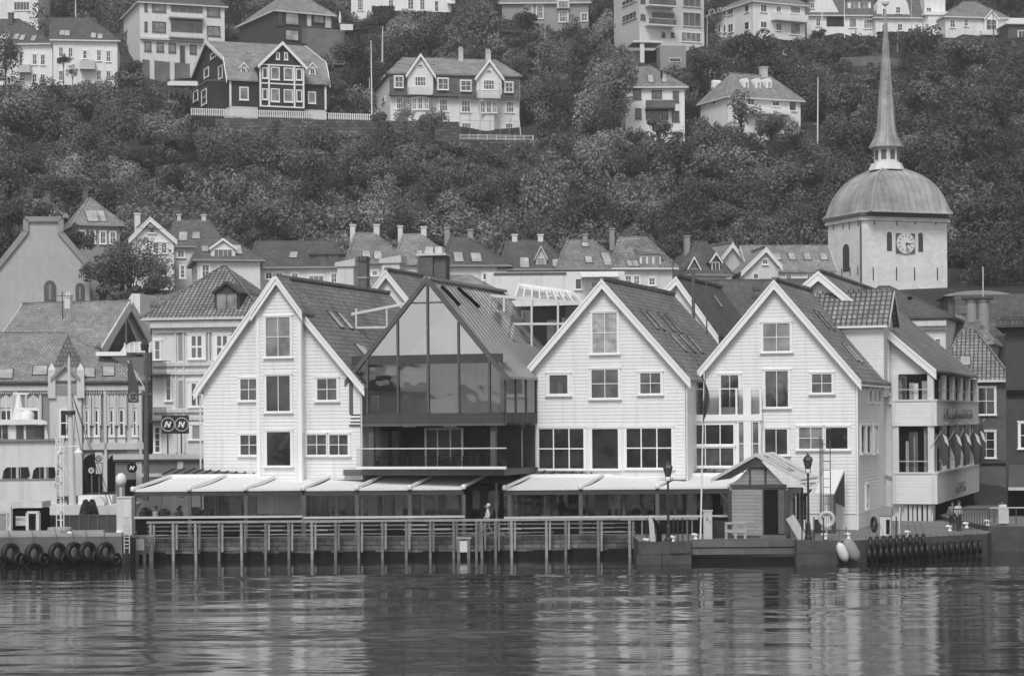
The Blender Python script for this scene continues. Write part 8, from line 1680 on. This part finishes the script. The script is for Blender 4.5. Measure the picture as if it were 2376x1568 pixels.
# ------------------------------------------------------------------ people
def skin(name, verts, edges, rad, key, parent=None, sub=1, root=0):
    me = bpy.data.meshes.new(name); me.from_pydata([tuple(v) for v in verts], edges, []); o = bpy.data.objects.new(name, me); COL.objects.link(o)
    sm = o.modifiers.new('skin', 'SKIN'); sm.use_smooth_shade = True
    if sub: o.modifiers.new('sub', 'SUBSURF').levels = sub
    for i, sv in enumerate(me.skin_vertices[0].data):
        sv.radius = (rad[i], rad[i]); sv.use_root = i == root
    dg = bpy.context.evaluated_depsgraph_get(); nm = bpy.data.meshes.new_from_object(o.evaluated_get(dg)); bpy.data.objects.remove(o); bpy.data.meshes.remove(me)
    nm.name = name; nm.materials.clear(); nm.materials.append(M[key]); o = bpy.data.objects.new(name, nm); COL.objects.link(o)
    if parent: o.parent = parent
    return o
def person(label, px, py, Y, yaw, pose, shirt, trousers, cap=None, pack=None, h=1.78, group=None, hair='hair'):
    """joints in metres; x to the person's right-hand side of the picture, -y towards the viewer"""
    J = {'pel': (0, 0, .95), 'wai': (0, 0, 1.1), 'che': (.02, 0, 1.32), 'nek': (.03, 0, 1.5), 'hd0': (.04, -.01, 1.57), 'hd1': (.05, -.02, 1.66), 'hd2': (.05, -.01, 1.74), 'nos': (.05, -.125, 1.645),
         'shl': (-.18, 0, 1.42), 'ell': (-.23, .02, 1.14), 'wrl': (-.22, -.06, .9), 'shr': (.18, 0, 1.42), 'elr': (.23, .02, 1.14), 'wrr': (.22, -.06, .9),
         'hil': (-.09, 0, .9), 'knl': (-.1, -.02, .5), 'anl': (-.1, .02, .09), 'tol': (-.1, -.14, .04), 'hir': (.09, 0, .9), 'knr': (.1, -.02, .5), 'anr': (.1, .02, .09), 'tor': (.1, -.14, .04)}
    J.update(pose); J = {k: Vector(v) for k, v in J.items()}
    names = ['pel', 'wai', 'che', 'nek', 'hd0', 'hd1', 'hd2', 'nos', 'shl', 'ell', 'wrl', 'shr', 'elr', 'wrr', 'hil', 'knl', 'anl', 'tol', 'hir', 'knr', 'anr', 'tor']
    R_ = dict(pel=.13, wai=.115, che=.135, nek=.055, hd0=.07, hd1=.098, hd2=.075, nos=.02, shl=.065, ell=.045, wrl=.03, shr=.065, elr=.045, wrr=.03, hil=.085, knl=.055, anl=.04, tol=.032, hir=.085, knr=.055, anr=.04, tor=.032)
    E = [('pel', 'wai'), ('wai', 'che'), ('che', 'nek'), ('nek', 'hd0'), ('hd0', 'hd1'), ('hd1', 'hd2'), ('hd1', 'nos'), ('che', 'shl'), ('shl', 'ell'), ('ell', 'wrl'), ('che', 'shr'), ('shr', 'elr'), ('elr', 'wrr'), ('pel', 'hil'), ('hil', 'knl'), ('knl', 'anl'), ('anl', 'tol'), ('pel', 'hir'), ('hir', 'knr'), ('knr', 'anr'), ('anr', 'tor')]
    V = [J[n] for n in names]; ed = [(names.index(a), names.index(b)) for a, b in E]; rd = [R_[n] for n in names]
    for el, wr, sg in (('ell', 'wrl', -1), ('elr', 'wrr', 1)):       # palm, four fingers of different length and a thumb
        d = (J[wr]-J[el]).normalized(); a = d.orthogonal().normalized(); pal = len(V); V.append(J[wr]+d*.06); rd.append(.03); ed.append((names.index(wr), pal))
        for k, L in enumerate((.07, .082, .078, .06)):
            s = a*(.024*(k-1.5)); c = V[pal]+d*.035+s; b = d.cross(a); n0 = len(V); V += [c, c+d*L*.55+b*.01, c+d*L*.9+b*.035]; rd += [.010, .009, .008]; ed += [(pal, n0), (n0, n0+1), (n0+1, n0+2)]
        n0 = len(V); V += [J[wr]+d*.04+a*.035, J[wr]+d*.085+a*.055]; rd += [.011, .009]; ed += [(pal, n0), (n0, n0+1)]
    body = skin('person', V, ed, rd, 'skin'); s = h/1.8
    body.location = at(px, py, Y); body.scale = (s,)*3; body.rotation_euler = (0, 0, yaw); tag(body, label, 'person', group)
    def part(nm, keys, edges, grow, key): skin(nm, [J[k] for k in keys], [(keys.index(a), keys.index(b)) for a, b in edges], [R_[k]+grow for k in keys], key, body)
    part('shirt', ['che', 'wai', 'pel', 'shl', 'ell', 'wrl', 'shr', 'elr', 'wrr'], [('che', 'wai'), ('wai', 'pel'), ('che', 'shl'), ('shl', 'ell'), ('ell', 'wrl'), ('che', 'shr'), ('shr', 'elr'), ('elr', 'wrr')], .022, shirt)
    part('trousers', ['pel', 'hil', 'knl', 'anl', 'hir', 'knr', 'anr'], [('pel', 'hil'), ('hil', 'knl'), ('knl', 'anl'), ('pel', 'hir'), ('hir', 'knr'), ('knr', 'anr')], .026, trousers)
    hc = J['hd2']; m2 = MB(); dirv = (J['nos']-J['hd1']).normalized()
    m2.lathe([(.108, -.07), (.115, -.02), (.105, .04), (.06, .085), (.01, .1)], cap or hair, (hc.x-dirv.x*.02, hc.y-dirv.y*.02, hc.z-.0), 12)
    if cap: m2.bar(hc+dirv*.08+Vector((0, 0, -.04)), hc+dirv*.21+Vector((0, 0, -.06)), .15, .025, cap)
    m2.build('cap' if cap else 'hair', body, smooth=True)
    for k in ('l', 'r'):
        m2 = MB(); a, t = J['an'+k], J['to'+k]; m2.tube([a+(a-t)*.35+Vector((0, 0, -.05)), a+Vector((0, 0, -.03)), t, t+(t-a).normalized()*.06], [.04, .06, .05, .025], 'clothdark', 8); m2.build('shoe', body, smooth=True)
    if pack: c = (J['che']+J['wai'])/2-dirv*.2; m2 = MB(); m2.tube([c+Vector((0, 0, -.22)), c+Vector((0, 0, -.1)), c+Vector((0, 0, .18)), c+Vector((0, 0, .24))], [.08, .15, .14, .06], 'clothdark', 10); m2.build('backpack', body, smooth=True)
    for i, e in enumerate((-1, 1)):
        m2 = MB(); sd_ = dirv.cross(Vector((0, 0, 1)))*e; m2.lathe([(.004, -.012), (.014, 0), (.004, .012)], 'iron', J['hd1']+dirv*.088+sd_*.034+Vector((0, 0, .02)), 6); m2.build('eye', body)
        m2 = MB(); m2.lathe([(.008, -.03), (.022, 0), (.008, .03)], 'skin', J['hd1']+sd_*.1, 6); m2.build('ear', body)
    m2 = MB(); sd_ = dirv.cross(Vector((0, 0, 1))); m2.bar(J['hd1']+dirv*.098-sd_*.025+Vector((0, 0, -.055)), J['hd1']+dirv*.098+sd_*.025+Vector((0, 0, -.055)), .012, .01, 'red'); m2.build('mouth', body)
    return body
def foot(px, Y, z=1.25): return proj((at(px, 1200, Y).x, Y, z))[1]
walk = {'nos': (-.075, -.01, 1.645), 'hd1': (.04, 0, 1.66), 'hd2': (.05, 0, 1.74), 'shl': (.02, -.18, 1.42), 'ell': (.12, -.22, 1.16), 'wrl': (.02, -.2, .95), 'shr': (.02, .18, 1.42), 'elr': (-.02, .22, 1.14), 'wrr': (-.18, .18, .98), 'hil': (0, -.09, .9), 'knl': (-.2, -.09, .52), 'anl': (-.3, -.09, .1), 'tol': (-.45, -.1, .06), 'hir': (0, .09, .9), 'knr': (.08, .09, .5), 'anr': (.32, .09, .14), 'tor': (.2, .09, .04)}
person('person in a pale cap and shirt with a dark backpack walking along the railing', 1131, foot(1131, 126.5), 126.5, 0, walk, 'clothpale', 'clothmid', cap='clothpale', pack=True, h=1.86)
person('person in a pale jacket standing behind the thin iron railing at the right', 2224, foot(2224, 128), 128.0, .5, {'wrl': (-.3, -.2, 1.0), 'ell': (-.27, -.02, 1.16)}, 'clothpale', 'clothdark')
person('person in grey standing half hidden beside the person in the pale jacket', 2209, foot(2209, 129.4), 129.4, -.4, {}, 'clothmid', 'clothdark', h=1.66)
person('person in a pale hooded top seen from behind at the poster railing', 2327, foot(2327, 129.6), 129.6, 2.9, {'wrl': (-.2, -.2, 1.08)}, 'clothpale', 'clothdark')
person('person in a pale top walking behind the left end of the first terrace', 361, foot(361, 131), 131.0, -.9, {'wrr': (.12, -.28, 1.1), 'elr': (.24, -.04, 1.15)}, 'clothpale', 'clothdark', h=1.7)
person('person with white sleeves bending over a table behind the first terrace', 402, foot(402, 130.6), 130.6, 1.3, {'che': (0, -.14, 1.26), 'nek': (0, -.24, 1.4), 'hd0': (0, -.28, 1.45), 'hd1': (0, -.34, 1.53), 'hd2': (0, -.36, 1.61), 'nos': (0, -.45, 1.49), 'shl': (-.18, -.18, 1.36), 'shr': (.18, -.18, 1.36), 'ell': (-.24, -.28, 1.1), 'elr': (.24, -.28, 1.1), 'wrl': (-.15, -.46, 1.0), 'wrr': (.15, -.46, 1.0)}, 'clothpale', 'clothdark', h=1.72)
person('person in dark clothes standing right of the bending person on the first terrace', 417, foot(417, 131.2), 131.2, .8, {}, 'clothdark', 'clothdark', h=1.7)
